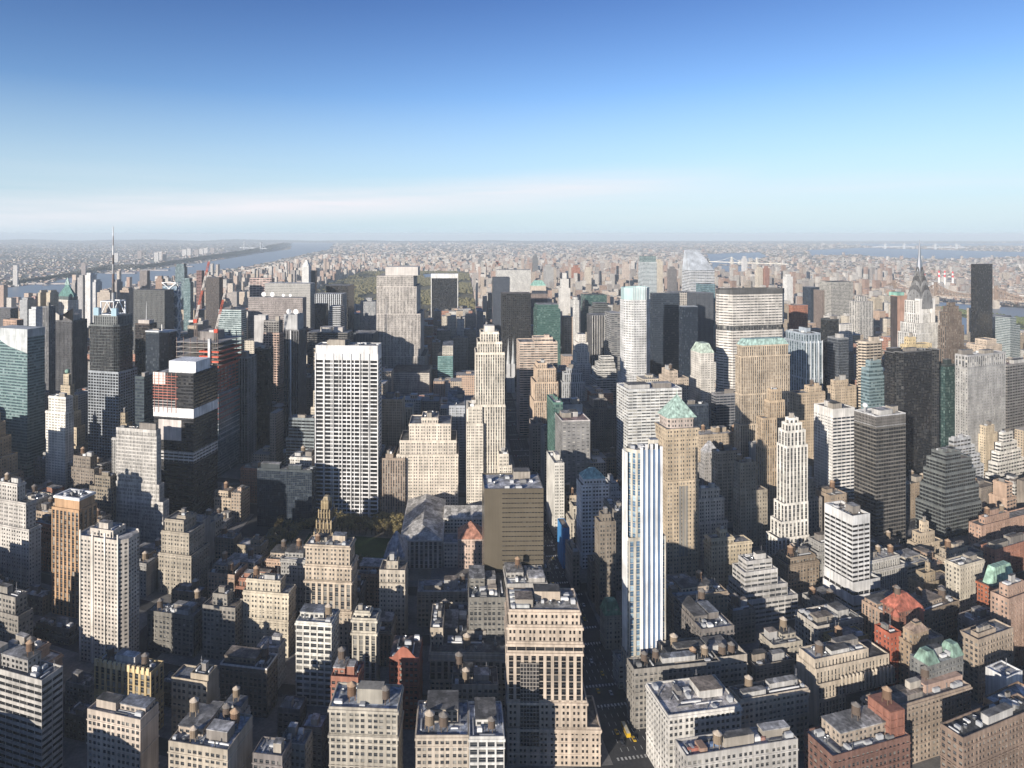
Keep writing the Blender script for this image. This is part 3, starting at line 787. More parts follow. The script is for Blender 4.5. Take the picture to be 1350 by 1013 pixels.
b = H('office_tower', 'dark tower with white vertical piers and grey roof box holding two dishes', 'skyscraper', 374, 394, 404, 1020, [(436, 0, 0, 0, 0), (416, .02, .1, 0, .2, 0, 'none', (.36, .36, .36))], 'pier2', (.13, .13, .135), 'bk', yb=600, bare=1, d=46)
for x in (.3, .75): dish(b, b.w * x, 4, b.top[5], 4.2)
mk('white_pier', box(b.w * .42, b.w * .5, -.8, -.04, 5, b.rects[0][5]), mat((.6, .6, .6)), b.root)
b = H('office_tower', 'charcoal banded tower with round plant drum on its roof', 'skyscraper', 405, 458, 465, 1160, [(439, 0, 0, 0, 0)], 'curb', (.15, .145, .14), 'bk', yb=456, bare=1, d=40)
q, t = cyl(b.w * .42, 16, b.top[5], b.top[5] + 8, 11, 11, 20); mk('plant_drum', q, mat((.5, .47, .43)), b.root, None, t)
mk('penthouse', box(b.w * .62, b.w * .85, 8, 22, b.top[5], b.top[5] + 8), mat((.42, .39, .36)), b.root)
H('office_tower', 'black square tower behind the white striped slabs', 'skyscraper', 430, 459, 467, 1560, [(377, 0, 0, 0, 0)], 'cur', (.06, .06, .062), 'bk', yb=440)
H('office_tower', 'pale slab with dark upright stripes below the black square tower', 'skyscraper', 415, 451, 457, 1450, [(388, 0, 0, 0, 0)], 'pier2', (.42, .44, .46), 'bk', yb=404)
H('office_tower', 'narrow black tower with thin ribs near the striped pale slab', 'skyscraper', 415, 430, 433, 1350, [(401, 0, 0, 0, 0)], 'pier', (.07, .07, .075), 'bk', yb=435)
H('office_tower', 'grey horizontally banded block near the striped pale slab', 'building', 434, 449, 454, 1340, [(404, 0, 0, 0, 0)], 'rib', (.36, .37, .38), 'bk', yb=435)
b = H('apartment_tower', 'white tower with wedge shaped top far up the west side', 'skyscraper', 398, 407, 410, 1950, [(352, 0, 0, 0, 0)], 'apt', (.62, .62, .6), 'dk', yb=372, bare=1)
pyramid(b, 'wedge_top', b.top[:4], b.top[5], zy(343, 1950), (.6, .6, .58), .25)
H('office_tower', 'deep blue glass shaft beside the wedge topped white tower', 'skyscraper', 409, 416, 418, 1980, [(357, 0, 0, 0, 0)], 'cur', (.04, .06, .08), 'nv', yb=385)
H('office_tower', 'grey ribbed block with small stone crown near the park', 'building', 475, 495, 499, 1500, [(398, 0, 0, 0, 0), (393, .3, .3, .3, .3)], 'pier', (.36, .37, .38), 'dk', yb=480)
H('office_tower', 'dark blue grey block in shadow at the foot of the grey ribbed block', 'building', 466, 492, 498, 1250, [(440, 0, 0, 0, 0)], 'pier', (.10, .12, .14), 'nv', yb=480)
b = H('office_tower', 'great limestone slab skyscraper with ribbed face and stepped side', 'skyscraper', 496, 560, 568, 1300,
      [(470, 0, 0, .0, 0), (414, 0, .09, .02, 0), (378, 0, .17, .04, 0), (364, .0, .24, .06, 0)], 'pier', (.50, .46, .42), 'dk', yb=490, lod=1500, d=80, bare=1, noparapet=1)
mk('tower_crest', box(b.w * .16, b.w * .84, 18, 60, b.top[5], b.top[5] + 17), facmat((.46, .43, .4), 'pier', 'dk'), b.root)
H('office_tower', 'black glass slab with white end walls and white rim at the park edge', 'skyscraper', 569, 603, 605, 2000, [(367, 0, 0, 0, 0)], 'cur', (.035, .04, .05), 'bk', yb=410, d=30)
bb = ALL[-1]; mk('white_frame', np.array(box(-2, 0, -1, bb.d + 1, 0, bb.top[5]) + box(bb.w, bb.w + 2, -1, bb.d + 1, 0, bb.top[5]) + box(-2, bb.w + 2, -1, bb.d + 1, bb.top[5], bb.top[5] + 13)), mat((.62, .62, .6)), bb.root)
H('hotel_tower', 'pale concrete slab tower at the foot of the park', 'skyscraper', 612, 628, 630, 2150, [(370, 0, 0, 0, 0)], 'apt', (.58, .55, .5), 'dk', yb=405, d=30)
H('office_tower', 'blue grey ribbed slab with pink stone flank', 'skyscraper', 584, 629, 637, 1500, [(411, 0, 0, 0, 0)], 'pier', (.22, .24, .27), 'nv', yb=495, d=40)
H('office_tower', 'small teal glass tower with white edges amid the midtown blocks', 'building', 577, 597, 601, 1260, [(470, 0, 0, 0, 0), (456, .3, .0, .1, .2, 0, 'pun', LIME)], 'curb', (.20, .34, .33), 'gr', yb=503)
H('stone_building', 'cream stone office block with arched shadow in front of the limestone slab', 'building', 516, 566, 570, 1210, [(492, 0, 0, 0, 0)], 'fine', (.5, .46, .4), 'dk', yb=528)
# --- 42nd street front row
b = H('office_tower', 'white gridded slab tower with dark window bands facing the park', 'skyscraper', 416, 498, 503, 755, [(457.5, 0, 0, 0, 0)], 'rib2', (.60, .595, .585), 'bk', yb=685, topband=15, bare=1, d=38, roof=(.35, .34, .33), ph=2, ac=4)
for k in range(8):
    mk('pier', box(b.w * k / 7 - .55, b.w * k / 7 + .55, -.9, -.03, .2, b.top[5] - 8), mat((.60, .595, .585)), b.root)
b = H('office_block', 'low dark glass block with flat cluttered roof beside the white gridded tower', 'building', 339, 411, 417, 725, [(622, 0, 0, 0, 0)], 'cur', (.06, .07, .075), 'nv', yb=675, ph=2, d=62)
b = H('office_block', 'grey green slab block with stepped top behind the low dark block', 'building', 377, 414, 420, 850, [(580, 0, 0, 0, 0), (553, .08, 0, .1, 0)], 'rib', (.22, .25, .26), 'bk', yb=605)
b = H('office_building', 'massive cream setback block facing the park', 'building', 523, 604, 606, 762, [(600, 0, 0, 0, 0), (582, .05, .03, 0, .1), (560, .2, .12, .03, .15), (552, .4, .33, .1, .3)], 'pun', (.56, .50, .42), 'dk', yb=680, d=45, cornice=.5, ph=1)
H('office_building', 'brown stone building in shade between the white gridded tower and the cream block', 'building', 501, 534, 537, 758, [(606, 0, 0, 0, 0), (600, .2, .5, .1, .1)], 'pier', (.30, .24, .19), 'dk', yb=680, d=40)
H('office_building', 'blue grey windowed slab rising behind the cream block', 'building', 590, 613, 616, 860, [(536, 0, 0, 0, 0)], 'pun3', (.36, .38, .41), 'dk', yb=660)
b = H('office_tower', 'cream stepped art deco tower with pale vertical ribs by the avenue', 'skyscraper', 626, None, 666, 757, [(640, -.05, -.02, 0, 0), (535, 0, 0, .0, 0), (466, .03, .02, .03, .1), (452, .1, .1, .08, .15), (439, .2, .2, .15, .25)], 'pier', (.57, .52, .44), 'dk', yb=640, d=42, cornice=.4, ph=0)
mk('roof_house', box(b.w * .33, b.w * .67, b.d * .3, b.d * .6, b.top[5], b.top[5] + 7), mat((.55, .52, .47)), b.root)
mk('annex', box(-9, -.2, 3, b.d, .15, zy(540, 757)), facmat((.57, .52, .44), 'pun', 'dk'), b.root)
b = H('office_building', 'cream stepped wing standing at the foot of the art deco ribbed tower', 'building', 615, None, 637, 752, [(560, 0, 0, 0, 0), (538, .1, .05, .1, .1)], 'pun3', (.57, .52, .44), 'dk', yb=680, d=30)
H('stone_building', 'cream low stepped corner block between the ribbed tower and the avenue', 'building', 658, None, 675, 745, [(615, 0, 0, 0, 0), (600, 0, .25, 0, .2)], 'pun3', (.57, .52, .44), 'dk', yb=660, d=30)
b = H('office_tower', 'plain olive brown slab tower with sparse dark window slots and white roof', 'skyscraper', 638.5, None, 716.5, 505, [(646.5, 0, 0, 0, 0)], 'brz', (.125, .107, .08), 'bk', yb=765, d=33, split=.3, roof=(.55, .55, .56), bare=1, ph=1, kind='gloss')
# --- park side, near
b = H('art_deco_tower', 'black brick art deco tower crowned with gilded stone pinnacles', 'tower', 410, 440, 449, 585,
      [(722, 0, 0, 0, 0), (706, .12, .08, .08, .1), (690, .2, .16, .15, .15), (676, .28, .24, .2, .2), (664, .38, .34, .28, .28)], 'pier', (.20, .155, .10), 'bk', yb=720, noparapet=1, ph=0, ac=0)
for r in b.rects[1:]:
    for sx in (0, 1):
        for fx in np.linspace(0, 1, 5):
            x = r[0] + (r[1] - r[0]) * fx; y = r[2] if sx == 0 else r[3]
            q, t = cyl(x, y, r[5] - 5, r[5] + 1.2, .8, .7, 6); q2, t2 = cyl(x, y, r[5] + 1.2, r[5] + 3, .9, 0, 6)
            mk('gilded_pinnacle', q + q2, mat((.40, .315, .19)), b.root, None, t)
r = b.top; pyramid(b, 'gilded_cap', r[:4], r[5] + .1, r[5] + 5, (.40, .32, .2), .5)
b = H('stone_building', 'cream classical building with tall columns and terrace roof before the gilded tower', 'building', 402, 463, 471, 520,
      [(806, 0, 0, 0, 0, 0, 'pun'), (768, 0, 0, 0, 0, 0, 'pier2'), (748, 0, .0, 0, 0, 0, 'pun'), (722, .0, .04, .06, .1)], 'pun', (.5, .42, .33), 'dk', yb=830, cornice=1.0, d=36, ph=2, tanks=1, roof=(.5, .5, .5))
b = H('gabled_building', 'pale grey building with steep pointed gable roof next to the library', 'building', 506, None, 533, 590, [(735, 0, 0, 0, 0)], 'pun', (.45, .44, .43), 'dk', yb=760, d=26, noparapet=1, yaw=-.05, ph=0, ac=0)
pyramid(b, 'gable_roof', b.top[:4], b.top[5] + .05, b.top[5] + 17, (.33, .33, .35), .08)
b = H('brick_tower', 'pink brick building with red pyramid roof standing before the olive slab', 'building', 604, None, 638, 640, [(711, 0, 0, 0, 0)], 'pun', (.52, .40, .33), 'dk', yb=760, d=24, cornice=.7, noparapet=1, ph=0, ac=0)
pyramid(b, 'tiled_roof', b.top[:4], b.top[5] + .05, zy(688, 650), (.36, .17, .115))
b = H('office_tower', 'slim stone building with rounded shade patch beside the black gilded tower', 'building', 500, 534, 538, 520, [(770, 0, 0, 0, 0), (754, 0, 0, .0, .1), (742, .25, .3, .2, .3)], 'pun', (.46, .41, .34), 'dk', yb=835, d=20)
b = H('stone_building', 'low cream building with skylight rows on its roof by the library', 'building', 550, None, 620, 545, [(782, 0, 0, 0, 0)], 'pun2', (.48, .42, .34), 'dk', yb=800, d=20, ph=2, tanks=1)
for k in range(8): mk('skylight', box(b.w * (.4 + .06 * k), b.w * (.4 + .06 * k) + 2.2, b.d * .7, b.d * .85, b.top[5], b.top[5] + 1.2), mat((.62, .64, .66), 'gloss'), b.root)
b = H('department_store', 'long cream building with a colonnade of deep windows and cluttered black roof', 'building', 567, None, 668, 452, [(895, 0, 0, 0, 0, 0, 'pun2'), (868, -.005, -.005, -.01, 0, 0, 'pier2'), (862, 0, 0, 0, 0)], 'pun', (.50, .44, .35), 'dk', yb=900, d=62, cornice=.8, roof=(.13, .135, .14), ph=3, tanks=2, ac=16)
H('brick_building', 'tall narrow tan building at the end of the colonnaded store', 'building', 567, None, 584, 462, [(830, 0, 0, 0, 0)], 'pun', (.44, .38, .3), 'dk', yb=862, d=30, side='blank')
# --- left foreground
b = H('apartment_tower', 'slim white setback tower in front of the stepped theatre tower', 'tower', 60, 86, 96, 800, [(545, 0, 0, 0, 0), (525, .13, .0, .05, .1)], 'pun3', (.66, .63, .57), 'dk', yb=608, cornice=.4)
b = H('theatre_tower', 'stepped tan pyramid shaped tower with a green globe on top', 'tower', 60, 104, 118, 862, [(590, 0, 0, 0, 0), (565, .12, .1, .1, .1), (545, .2, .2, .15, .15), (525, .28, .28, .2, .2), (510, .36, .36, .3, .3), (495, .42, .42, .36, .36)], 'pun', (.44, .37, .27), 'dk', yb=600, ph=0, ac=0)
r = b.top; mk('globe', ball((r[0] + r[1]) / 2, (r[2] + r[3]) / 2, r[5] + 4.5, 3.2), mat((.17, .27, .22)), b.root)
H('setback_building', 'brown stepped building with buff terraces against the green glass tower', 'building', -30, 8, 31, 760, [(630, 0, 0, 0, 0), (605, .05, .2, .05, 0), (580, .1, .36, .1, .1), (560, .2, .5, .2, .2), (547, .3, .62, .3, .3)], 'pun', (.36, .27, .18), 'dk', yb=640, d=40)
b = H('office_building', 'broad dark grey loft block below the slim white setback tower', 'building', 42, 95, 100, 800, [(640, 0, 0, 0, 0), (612, .02, .02, .1, .1)], 'pun2', (.17, .17, .17), 'bk', yb=648, d=50, ph=2)
H('office_building', 'dark brick block with water tanks behind the orange tower', 'building', 94, 124, 132, 760, [(620, 0, 0, 0, 0), (604, .05, .2, .1, .1)], 'pun', (.20, .17, .14), 'dk', yb=660, tanks=2)
H('office_building', 'brown block with white bulkhead between the orange tower and the stepped white striped tower', 'building', 118, 147, 152, 700, [(645, 0, 0, 0, 0), (630, .2, .1, .1, .1)], 'pun2', (.21, .18, .14), 'dk', yb=680, tanks=1)
H('stone_building', 'tan building with tall chimney in front of the grey gridded tower', 'building', 156, 176, 182, 790, [(575, 0, 0, 0, 0), (560, .1, .5, .1, .1), (546, .1, .6, .1, .5)], 'pun', (.33, .27, .19), 'dk', yb=580)
b = H('office_tower', 'white stone tower with fine vertical stripes and wide stepped base', 'skyscraper', 152, 219, 229, 692,
      [(724, -.03, 0, -.1, 0), (690, -.01, .05, -.05, 0), (664, 0, .06, .0, .2), (641, .0, .14, .03, .3), (577, 0, .20, .1, .3), (569, 0, .21, .1, .3)], 'fine', (.44, .42, .39), 'wh', yb=745, d=50, roof=(.3, .26, .2))
b = H('apartment_tower', 'orange tan office tower with white rimmed rooftop box', 'skyscraper', 68, 104, 128, 556, [(816, 0, 0, 0, 0), (675, 0, 0, 0, 0), (660, .06, .04, .08, .08, 0, 'none')], 'pier2', (.45, .29, .17), 'dk', yb=820, bare=1, d=34)
r = b.top; mk('white_rim', ring(poly(r[:4], 0), r[5], r[5] + 1.6, -1.2, .5), mat((.68, .68, .67)), b.root)
r = b.rects[1]; mk('white_ledge', ring(poly(r[:4], 0), r[5] - .4, r[5] + 1.1, 0.01, .8), mat((.66, .65, .63)), b.root)
b = H('apartment_tower', 'tall pale apartment tower with balconied chamfered corners', 'skyscraper', 99, 163, 190, 492, [(882, 0, 0, 0, 0, 5), (716, 0, 0, 0, 0, 5), (702, .22, .3, .2, .2)], 'apt', (.54, .49, .43), 'dk', yb=885, d=34, roof=(.5, .52, .56))
for k in (.0, .33, .66, 1.0): mk('pier', box(5 + (b.w - 10) * k - .5, 5 + (b.w - 10) * k + .5, -.7, -.03, .2, b.rects[1][5] + 1), mat((.66, .62, .55)), b.root)
H('setback_building', 'white ornate stepped apartment building at the edge of the orange tower', 'building', -12, 38, 50, 600, [(700, 0, 0, 0, 0), (665, .05, .1, .08, .1), (640, .1, .35, .15, .2)], 'pun', (.5, .47, .43), 'dk', yb=780, d=45, cornice=.7, tanks=1)
H('loft_building', 'grey stepped loft block below the white ornate building', 'building', -14, 24, 32, 500, [(815, 0, 0, 0, 0), (790, .05, .15, .1, .1)], 'pun2', (.27, .25, .22), 'dk', yb=870, d=40)
H('loft_building', 'low dark building with tiered flat roof beside the pale apartment tower', 'building', 40, 92, 100, 520, [(845, 0, 0, 0, 0), (832, .08, .08, .15, .15)], 'pun2', (.15, .14, .13), 'dk', yb=850, d=40)
H('loft_building', 'dark brown block standing behind the low tiered roof', 'building', 24, 56, 68, 560, [(790, 0, 0, 0, 0)], 'pun', (.18, .155, .13), 'dk', yb=850, d=30)
b = H('setback_building', 'grey brown stepped office building on the near side of the park', 'building', 209, 252, 276, 590, [(735, 0, 0, 0, 0), (705, .05, .1, .06, .1), (688, .12, .3, .12, .2), (682, .4, .35, .3, .4)], 'pun', (.37, .33, .27), 'dk', yb=790, d=50, tanks=1, cornice=.5)
H('loft_building', 'brown loft with two water tanks looking over the park lawn', 'building', 283, 308, 318, 640, [(712, 0, 0, 0, 0)], 'pun2', (.23, .19, .15), 'dk', yb=750, tanks=2, d=40)
H('loft_building', 'tan loft with a corner bulkhead on the park edge', 'building', 312, 344, 354, 628, [(722, 0, 0, 0, 0), (714, .5, .1, .2, .3)], 'pun2', (.32, .27, .2), 'dk', yb=760, tanks=1, d=36)
H('stone_building', 'cream office building with recessed upper storeys left of the classical columns', 'building', 320, 380, 390, 505, [(820, 0, 0, 0, 0), (785, 0, .0, .03, 0), (768, .05, .2, .15, .2)], 'pun', (.52, .46, .36), 'dk', yb=842, d=34, cornice=.5, tanks=1)
H('loft_building', 'grey loft with roof tanks behind the small white fronted house', 'building', 267, 310, 322, 500, [(804, 0, 0, 0, 0), (786, .25, .3, .2, .2)], 'pun2', (.26, .24, .21), 'dk', yb=872, d=40, tanks=3)
H('loft_building', 'dark loft with a long white skylight on its roof', 'building', 194, 255, 268, 505, [(815, 0, 0, 0, 0)], 'pun2', (.19, .18, .16), 'dk', yb=890, d=42, ph=2, tanks=1)
H('loft_building', 'brown loft with stepped parapet behind the dark skylit loft', 'building', 226, 262, 270, 560, [(784, 0, 0, 0, 0)], 'pun', (.27, .22, .17), 'dk', yb=815, d=30, tanks=1)
H('row_house', 'small white fronted house in the shade of the tan loft', 'building', 338, 367, 376, 470, [(857, 0, 0, 0, 0)], 'pun', (.50, .49, .47), 'dk', yb=885, d=24, roof=(.5, .52, .55))
b = H('loft_building', 'white terracotta loft building with tall window bays', 'building', 390, 437, 447, 452, [(824, 0, 0, 0, 0)], 'shop', (.64, .62, .56), 'dk', yb=915, d=36, ph=2, tanks=1, roof=(.5, .52, .55), cornice=.6)
H('loft_building', 'slender cream office building with ornate top storey', 'building', 464, 496, 501, 458, [(835, 0, 0, 0, 0), (818, 0, .0, .04, 0), (808, .1, .3, .2, .3)], 'pier2', (.50, .46, .38), 'dk', yb=905, d=32, cornice=.9)
b = H('brick_building', 'red brick building with curved gable front', 'building', 513, 552, 557, 432, [(870, 0, 0, 0, 0)], 'pun2', (.34, .13, .09), 'dk', yb=935, d=34, ph=0, roof=(.16, .12, .11), noparapet=1)
q = []
for i in range(10):
    xa, xb = b.w * i / 10, b.w * (i + 1) / 10; ha, hb = [7 * math.sin(math.pi * min(1, max(0, (x / b.w - .08) / .84))) ** 1.5 + 1 for x in (xa, xb)]
    q += [[(xa, 0, b.top[5]), (xb, 0, b.top[5]), (xb, 0, b.top[5] + hb), (xa, 0, b.top[5] + ha)], [(xb, .8, b.top[5]), (xa, .8, b.top[5]), (xa, .8, b.top[5] + ha), (xb, .8, b.top[5] + hb)], [(xa, 0, b.top[5] + ha), (xb, 0, b.top[5] + hb), (xb, .8, b.top[5] + hb), (xa, .8, b.top[5] + ha)]]
mk('gable', q, mat((.34, .13, .09)), b.root)
b = H('loft_building', 'large grey stone office building with penthouse box on a pale blue roof', 'building', 434, 524, 531, 366, [(972, 0, 0, 0, 0), (938, .0, .0, .0, 0)], 'pun2', (.42, .385, .325), 'dk', yb=1013, d=19, cornice=.7, bare=1, ph=0, roof=(.40, .44, .50), ac=7, tanks=2)
addbox(b, 'penthouse', .38, .76, .25, .6, b.top[5], b.top[5] + 8, (.30, .28, .24))
H('brick_building', 'red brick rooftop annex with painted wall behind the pale blue roof', 'building', 436, 472, 480, 404, [(896, 0, 0, 0, 0)], 'pun2', (.36, .17, .12), 'dk', yb=925, d=20, tanks=1, roof=(.4, .12, .09))
b = H('loft_building', 'cream loft with paired windows beside the white loft on the bottom row', 'building', 548, None, 618, 358, [(972, 0, 0, 0, 0)], 'pun2', (.46, .40, .33), 'dk', yb=1013, d=27, roof=(.36, .40, .47), ph=2, tanks=2, cornice=.5, ac=9)
b = H('loft_building', 'white loft with large triple windows on the bottom row', 'building', 618.6, None, 665, 357, [(974, 0, 0, 0, 0)], 'shop', (.58, .57, .54), 'dk', yb=1013, d=27, roof=(.38, .42, .5), ph=1, tanks=1, cornice=.5)
H('loft_building', 'grey loft with round tank standing behind the two bottom row lofts', 'building', 596, None, 657, 412, [(905, 0, 0, 0, 0)], 'pun2', (.33, .29, .24), 'dk', yb=930, d=18, tanks=2, roof=(.14, .14, .14), ph=1)
b = H('apartment_building', 'grey ribbon windowed apartment block with recessed court and roof cube', 'building', -30, 55, 83, 388, [(900, 0, 0, 0, 0)], 'rib', (.42, .40, .37), 'bk', yb=1010, d=48, roof=(.14, .14, .145), sidew=1, ph=1)
addbox(b, 'stair_tower', .0, .28, .2, .6, b.top[5], b.top[5] + 11, (.44, .39, .32))
b = H('apartment_building', 'golden stone building with tall battlemented crown', 'building', 124, 199, 213, 424, [(925, 0, 0, 0, 0), (889, 0, 0, 0, 0, 0, 'pier2')], 'pun2', (.52, .40, .22), 'dk', yb=935, d=30, roof=(.12, .115, .11), tanks=2, ph=1)
for k in range(12): mk('merlon', box(b.w * k / 12 + .4, b.w * k / 12 + b.w / 24 + .6, -.5, .6, b.top[5] - 1, b.top[5] + 3.4), mat((.58, .47, .28)), b.root)
b = H('loft_building', 'cream building with white roof and dark water tanks below the battlemented crown', 'building', 115, 185, 209, 372, [(952, 0, 0, 0, 0)], 'pun2', (.50, .43, .36), 'dk', yb=1013, d=46, roof=(.55, .55, .55), tanks=2, ph=2, side='blank', ac=8)
b = H('loft_building', 'tan loft with blue roof shed and two tanks', 'building', 226, 273, 290, 408, [(930, 0, 0, 0, 0), (902, 0, 0, 0, .1), (893, .5, .0, .1, .2)], 'pun2', (.40, .34, .26), 'dk', yb=1000, d=34, tanks=2, side='blank', roof=(.16, .18, .14))
H('loft_building', 'lower loft with sunlit white front joined to the tan loft', 'building', 268, 314, 330, 394, [(955, 0, 0, 0, 0)], 'pun2', (.52, .50, .46), 'dk', yb=1000, d=40, roof=(.4, .43, .46), side='blank', tanks=1)
H('loft_building', 'broad black roofed loft with pale rim and single tank', 'building', 290, 352, 366, 442, [(884, 0, 0, 0, 0)], 'pun2', (.22, .185, .15), 'dk', yb=945, d=48, roof=(.10, .10, .10), tanks=2, pc=(.6, .58, .55), side='pun2')
b = H('loft_building', 'building with three tanks and white bulkhead on the lowest row', 'building', 222, 300, 333, 348, [(992, 0, 0, 0, 0)], 'pun2', (.42, .37, .3), 'dk', yb=1013, d=44, roof=(.40, .43, .47), tanks=3, ph=2, side='blank')
for i, (xl, xc, xr, D, y, c_, rf, lb) in enumerate(((366, 395, 402, 420, 938, (.2, .19, .18), (.33, .36, .40), 'low shed with long white skylights below the terracotta loft'),
     (398, 424, 432, 395, 962, (.16, .16, .17), (.42, .45, .5), 'low dark house with bright roof patch before the grey stone offices'),
     (368, 402, 410, 372, 985, (.3, .29, .27), (.3, .33, .36), 'low grey roof with square hatches on the bottom row'),
     (333, 372, 382, 352, 1000, (.2, .18, .17), (.36, .38, .42), 'dark low house with white hatch on the lowest row'),
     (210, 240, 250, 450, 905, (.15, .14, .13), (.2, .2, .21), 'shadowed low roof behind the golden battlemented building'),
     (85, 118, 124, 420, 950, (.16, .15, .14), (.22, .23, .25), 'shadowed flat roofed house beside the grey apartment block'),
     (86, 118, 122, 450, 908, (.24, .23, .21), (.15, .15, .16), 'two storey grey annex at the foot of the pale apartment tower'))):
    H('row_house', lb, 'building', xl, xc, xr, D, [(y, 0, 0, 0, 0)], 'pun2', c_, 'dk', yb=y + 30, roof=rf, ac=5, ph=1, d=26)
# --- avenue corridor, east of the river of traffic
b = H('office_tower', 'big buff stone tower with dark central window shaft beside the avenue', 'skyscraper', 669, None, 768, 403,
      [(960, 0, -.24, 0, 0), (925, 0, -.06, 0, 0), (860, 0, 0, .0, 0, 0, 'pier2'), (848, -.006, -.006, -.01, 0, 0, 'rib'), (826, .0, .0, .02, .02), (806, .02, .03, .05, .05)], 'pun', (.52, .435, .35), 'bk', yb=1013, d=28, bare=1, roof=(.36, .35, .33), ph=2, ac=10, noparapet=0, cornice=.7, yaw=-.02)
mk('window_shaft', box(b.w * .17, b.w * .42, -.5, -.04, 12, b.rects[2][5] - 6), facmat((.20, .18, .16), 'shaft', 'bk'), b.root, [[(0, 0), (b.w * .25, 0), (b.w * .25, 80), (0, 80)]] * 5)
for k in range(4): mk('roof_grille', box(b.w * .05, b.w * .3, b.d * (.15 + .18 * k), b.d * (.25 + .18 * k), b.top[5] + .1, b.top[5] + 2.2), mat((.42, .43, .42)), b.root)
H('office_tower', 'pink stone tower with horizontal dark bands on the far side of the avenue', 'skyscraper', 685, 685, 735, 1060, [(452, 0, 0, 0, 0), (446, .4, .1, .2, .2)], 'rib', (.52, .42, .34), 'dk', yb=520, d=36)
H('office_building', 'stepped pink cream art deco building with green and gold crown panels', 'building', 697, 704, 738, 985, [(530, 0, 0, 0, 0), (505, .05, .05, .05, .1), (487, .15, .12, .1, .2), (480, .2, .45, .2, .3)], 'pier', (.54, .42, .31), 'dk', yb=555, d=40)
H('office_building', 'grey ornate gothic office building behind the slotted grey tower', 'building', 738, 742, 771, 990, [(505, 0, 0, 0, 0), (493, .1, .1, .1, .1), (487, .25, .25, .2, .2)], 'pier', (.38, .385, .385), 'dk', yb=535, d=40)
b = H('church', 'pale grey twin spired church behind the ribbed cream tower', 'church', 669, None, 678, 1350, [(497, 0, 0, 0, 0)], 'pun', (.42, .42, .42), 'dk', yb=520, d=30, lod=1200)
for sx in (.15, .85):
    s_ = mk('church_tower', box(b.w * sx - 3.5, b.w * sx + 3.5, -.3, 6.7, .15, zy(480, 1350)), facmat((.42, .42, .42), 'pun', 'dk'), b.root)
    q, t = cyl(b.w * sx, 3.2, zy(480, 1350), zy(446, 1350), 3.6, .1, 8); mk('spire', q, mat((.45, .46, .46)), s_, None, t)
H('office_tower', 'black glass tower beside the far avenue', 'skyscraper', 662.5, None, 700, 1400, [(387, 0, 0, 0, 0)], 'grid', (.035, .035, .037), 'bk', yb=450, d=36, lod=1450)
H('office_tower', 'dark blue tower behind the black glass tower', 'skyscraper', 650, None, 672, 1750, [(366, 0, 0, 0, 0)], 'pier', (.07, .08, .10), 'nv', yb=410, d=34)
H('office_tower', 'broad white ribbed tower near the park corner', 'skyscraper', 655, None, 700, 2050, [(356, 0, 0, 0, 0)], 'pier', (.62, .61, .58), 'dk', yb=385, d=34)
H('office_tower', 'dark brown tower just behind the green glass tower', 'skyscraper', 698, None, 722, 1500, [(388, 0, 0, 0, 0)], 'pun', (.18, .14, .125), 'dk', yb=430, d=34)
b = H('hotel_tower', 'cream hotel tower with green copper mansard near the park', 'tower', 701, None, 720, 1950, [(377, 0, 0, 0, 0)], 'pun', (.56, .48, .4), 'dk', yb=392, d=26)
pyramid(b, 'mansard', b.top[:4], b.top[5], b.top[5] + 15, (.24, .42, .36), .5)
H('office_tower', 'green glass tower with dark flank east of the avenue', 'skyscraper', 708, 708, 752, 1290, [(408, 0, .3, 0, 0), (402, .03, .35, .05, 0)], 'curb', (.07, .13, .11), 'gr', yb=450, d=40, kind='gloss')
H('hotel_tower', 'slender white tower tapering to a stepped top', 'tower', 739, None, 752, 1800, [(380, 0, 0, 0, 0), (368, .15, .15, .1, .1), (360, .32, .32, .3, .3)], 'apt', (.64, .62, .58), 'dk', yb=400, d=24)
H('office_tower', 'white round cornered ribbed tower beyond the green glass tower', 'skyscraper', 754, 756, 766, 1550, [(396, 0, 0, 0, 0, 4), (392, .15, .15, .15, .15, 4)], 'pier', (.66, .65, .62), 'dk', yb=425, d=30)
H('office_tower', 'green glass tower with white edge standing in shade', 'skyscraper', 768, 771, 800, 1600, [(389, 0, 0, 0, 0)], 'cur', (.07, .13, .12), 'gr', yb=440, d=34)
H('office_tower', 'dark banded drum topped block ahead of the shaded green tower', 'building', 780, 782, 806, 1480, [(406, 0, 0, 0, 0), (400, .15, .15, .15, .15)], 'rib', (.12, .13, .13), 'bk', yb=415, d=34)
H('apartment_tower', 'slim tan tower standing by the green glass tower', 'tower', 743, 744, 755, 1330, [(418, 0, 0, 0, 0)], 'pun', (.46, .36, .27), 'dk', yb=470, d=24, lod=1400)
H('office_building', 'white ziggurat of glazed brick with narrow top', 'building', 756, 759, 779, 1180, [(480, 0, 0, 0, 0), (465, .1, .08, .06, .1), (452, .18, .15, .1, .15), (441, .28, .28, .2, .2)], 'pun', (.64, .61, .56), 'dk', yb=488, d=34)
H('office_tower', 'black tower with white pinstripe piers', 'skyscraper', 778, 781, 806, 1300, [(416, 0, 0, 0, 0)], 'pier2', (.10, .10, .105), 'bk', yb=482, d=36, lod=1350)
bb = ALL[-1]
for k in range(9): mk('white_fin', box(bb.w * k / 8 - .35, bb.w * k / 8 + .35, -.8, -.03, 5, bb.top[5]), mat((.55, .53, .5)), bb.root)
H('office_tower', 'grey slab tucked behind the octagonal white tower', 'skyscraper', 804, 806, 818, 1250, [(413, 0, 0, 0, 0)], 'rib', (.25, .25, .25), 'dk', yb=480, d=36)
H('office_building', 'striped white and dark stepped building below the pinstriped tower', 'building', 784, 786, 813, 1120, [(500, 0, 0, 0, 0), (488, .08, .0, .05, .1), (480, .2, .02, .15, .2), (472, .35, .05, .25, .3)], 'rib', (.50, .49, .46), 'dk', yb=513, d=36)
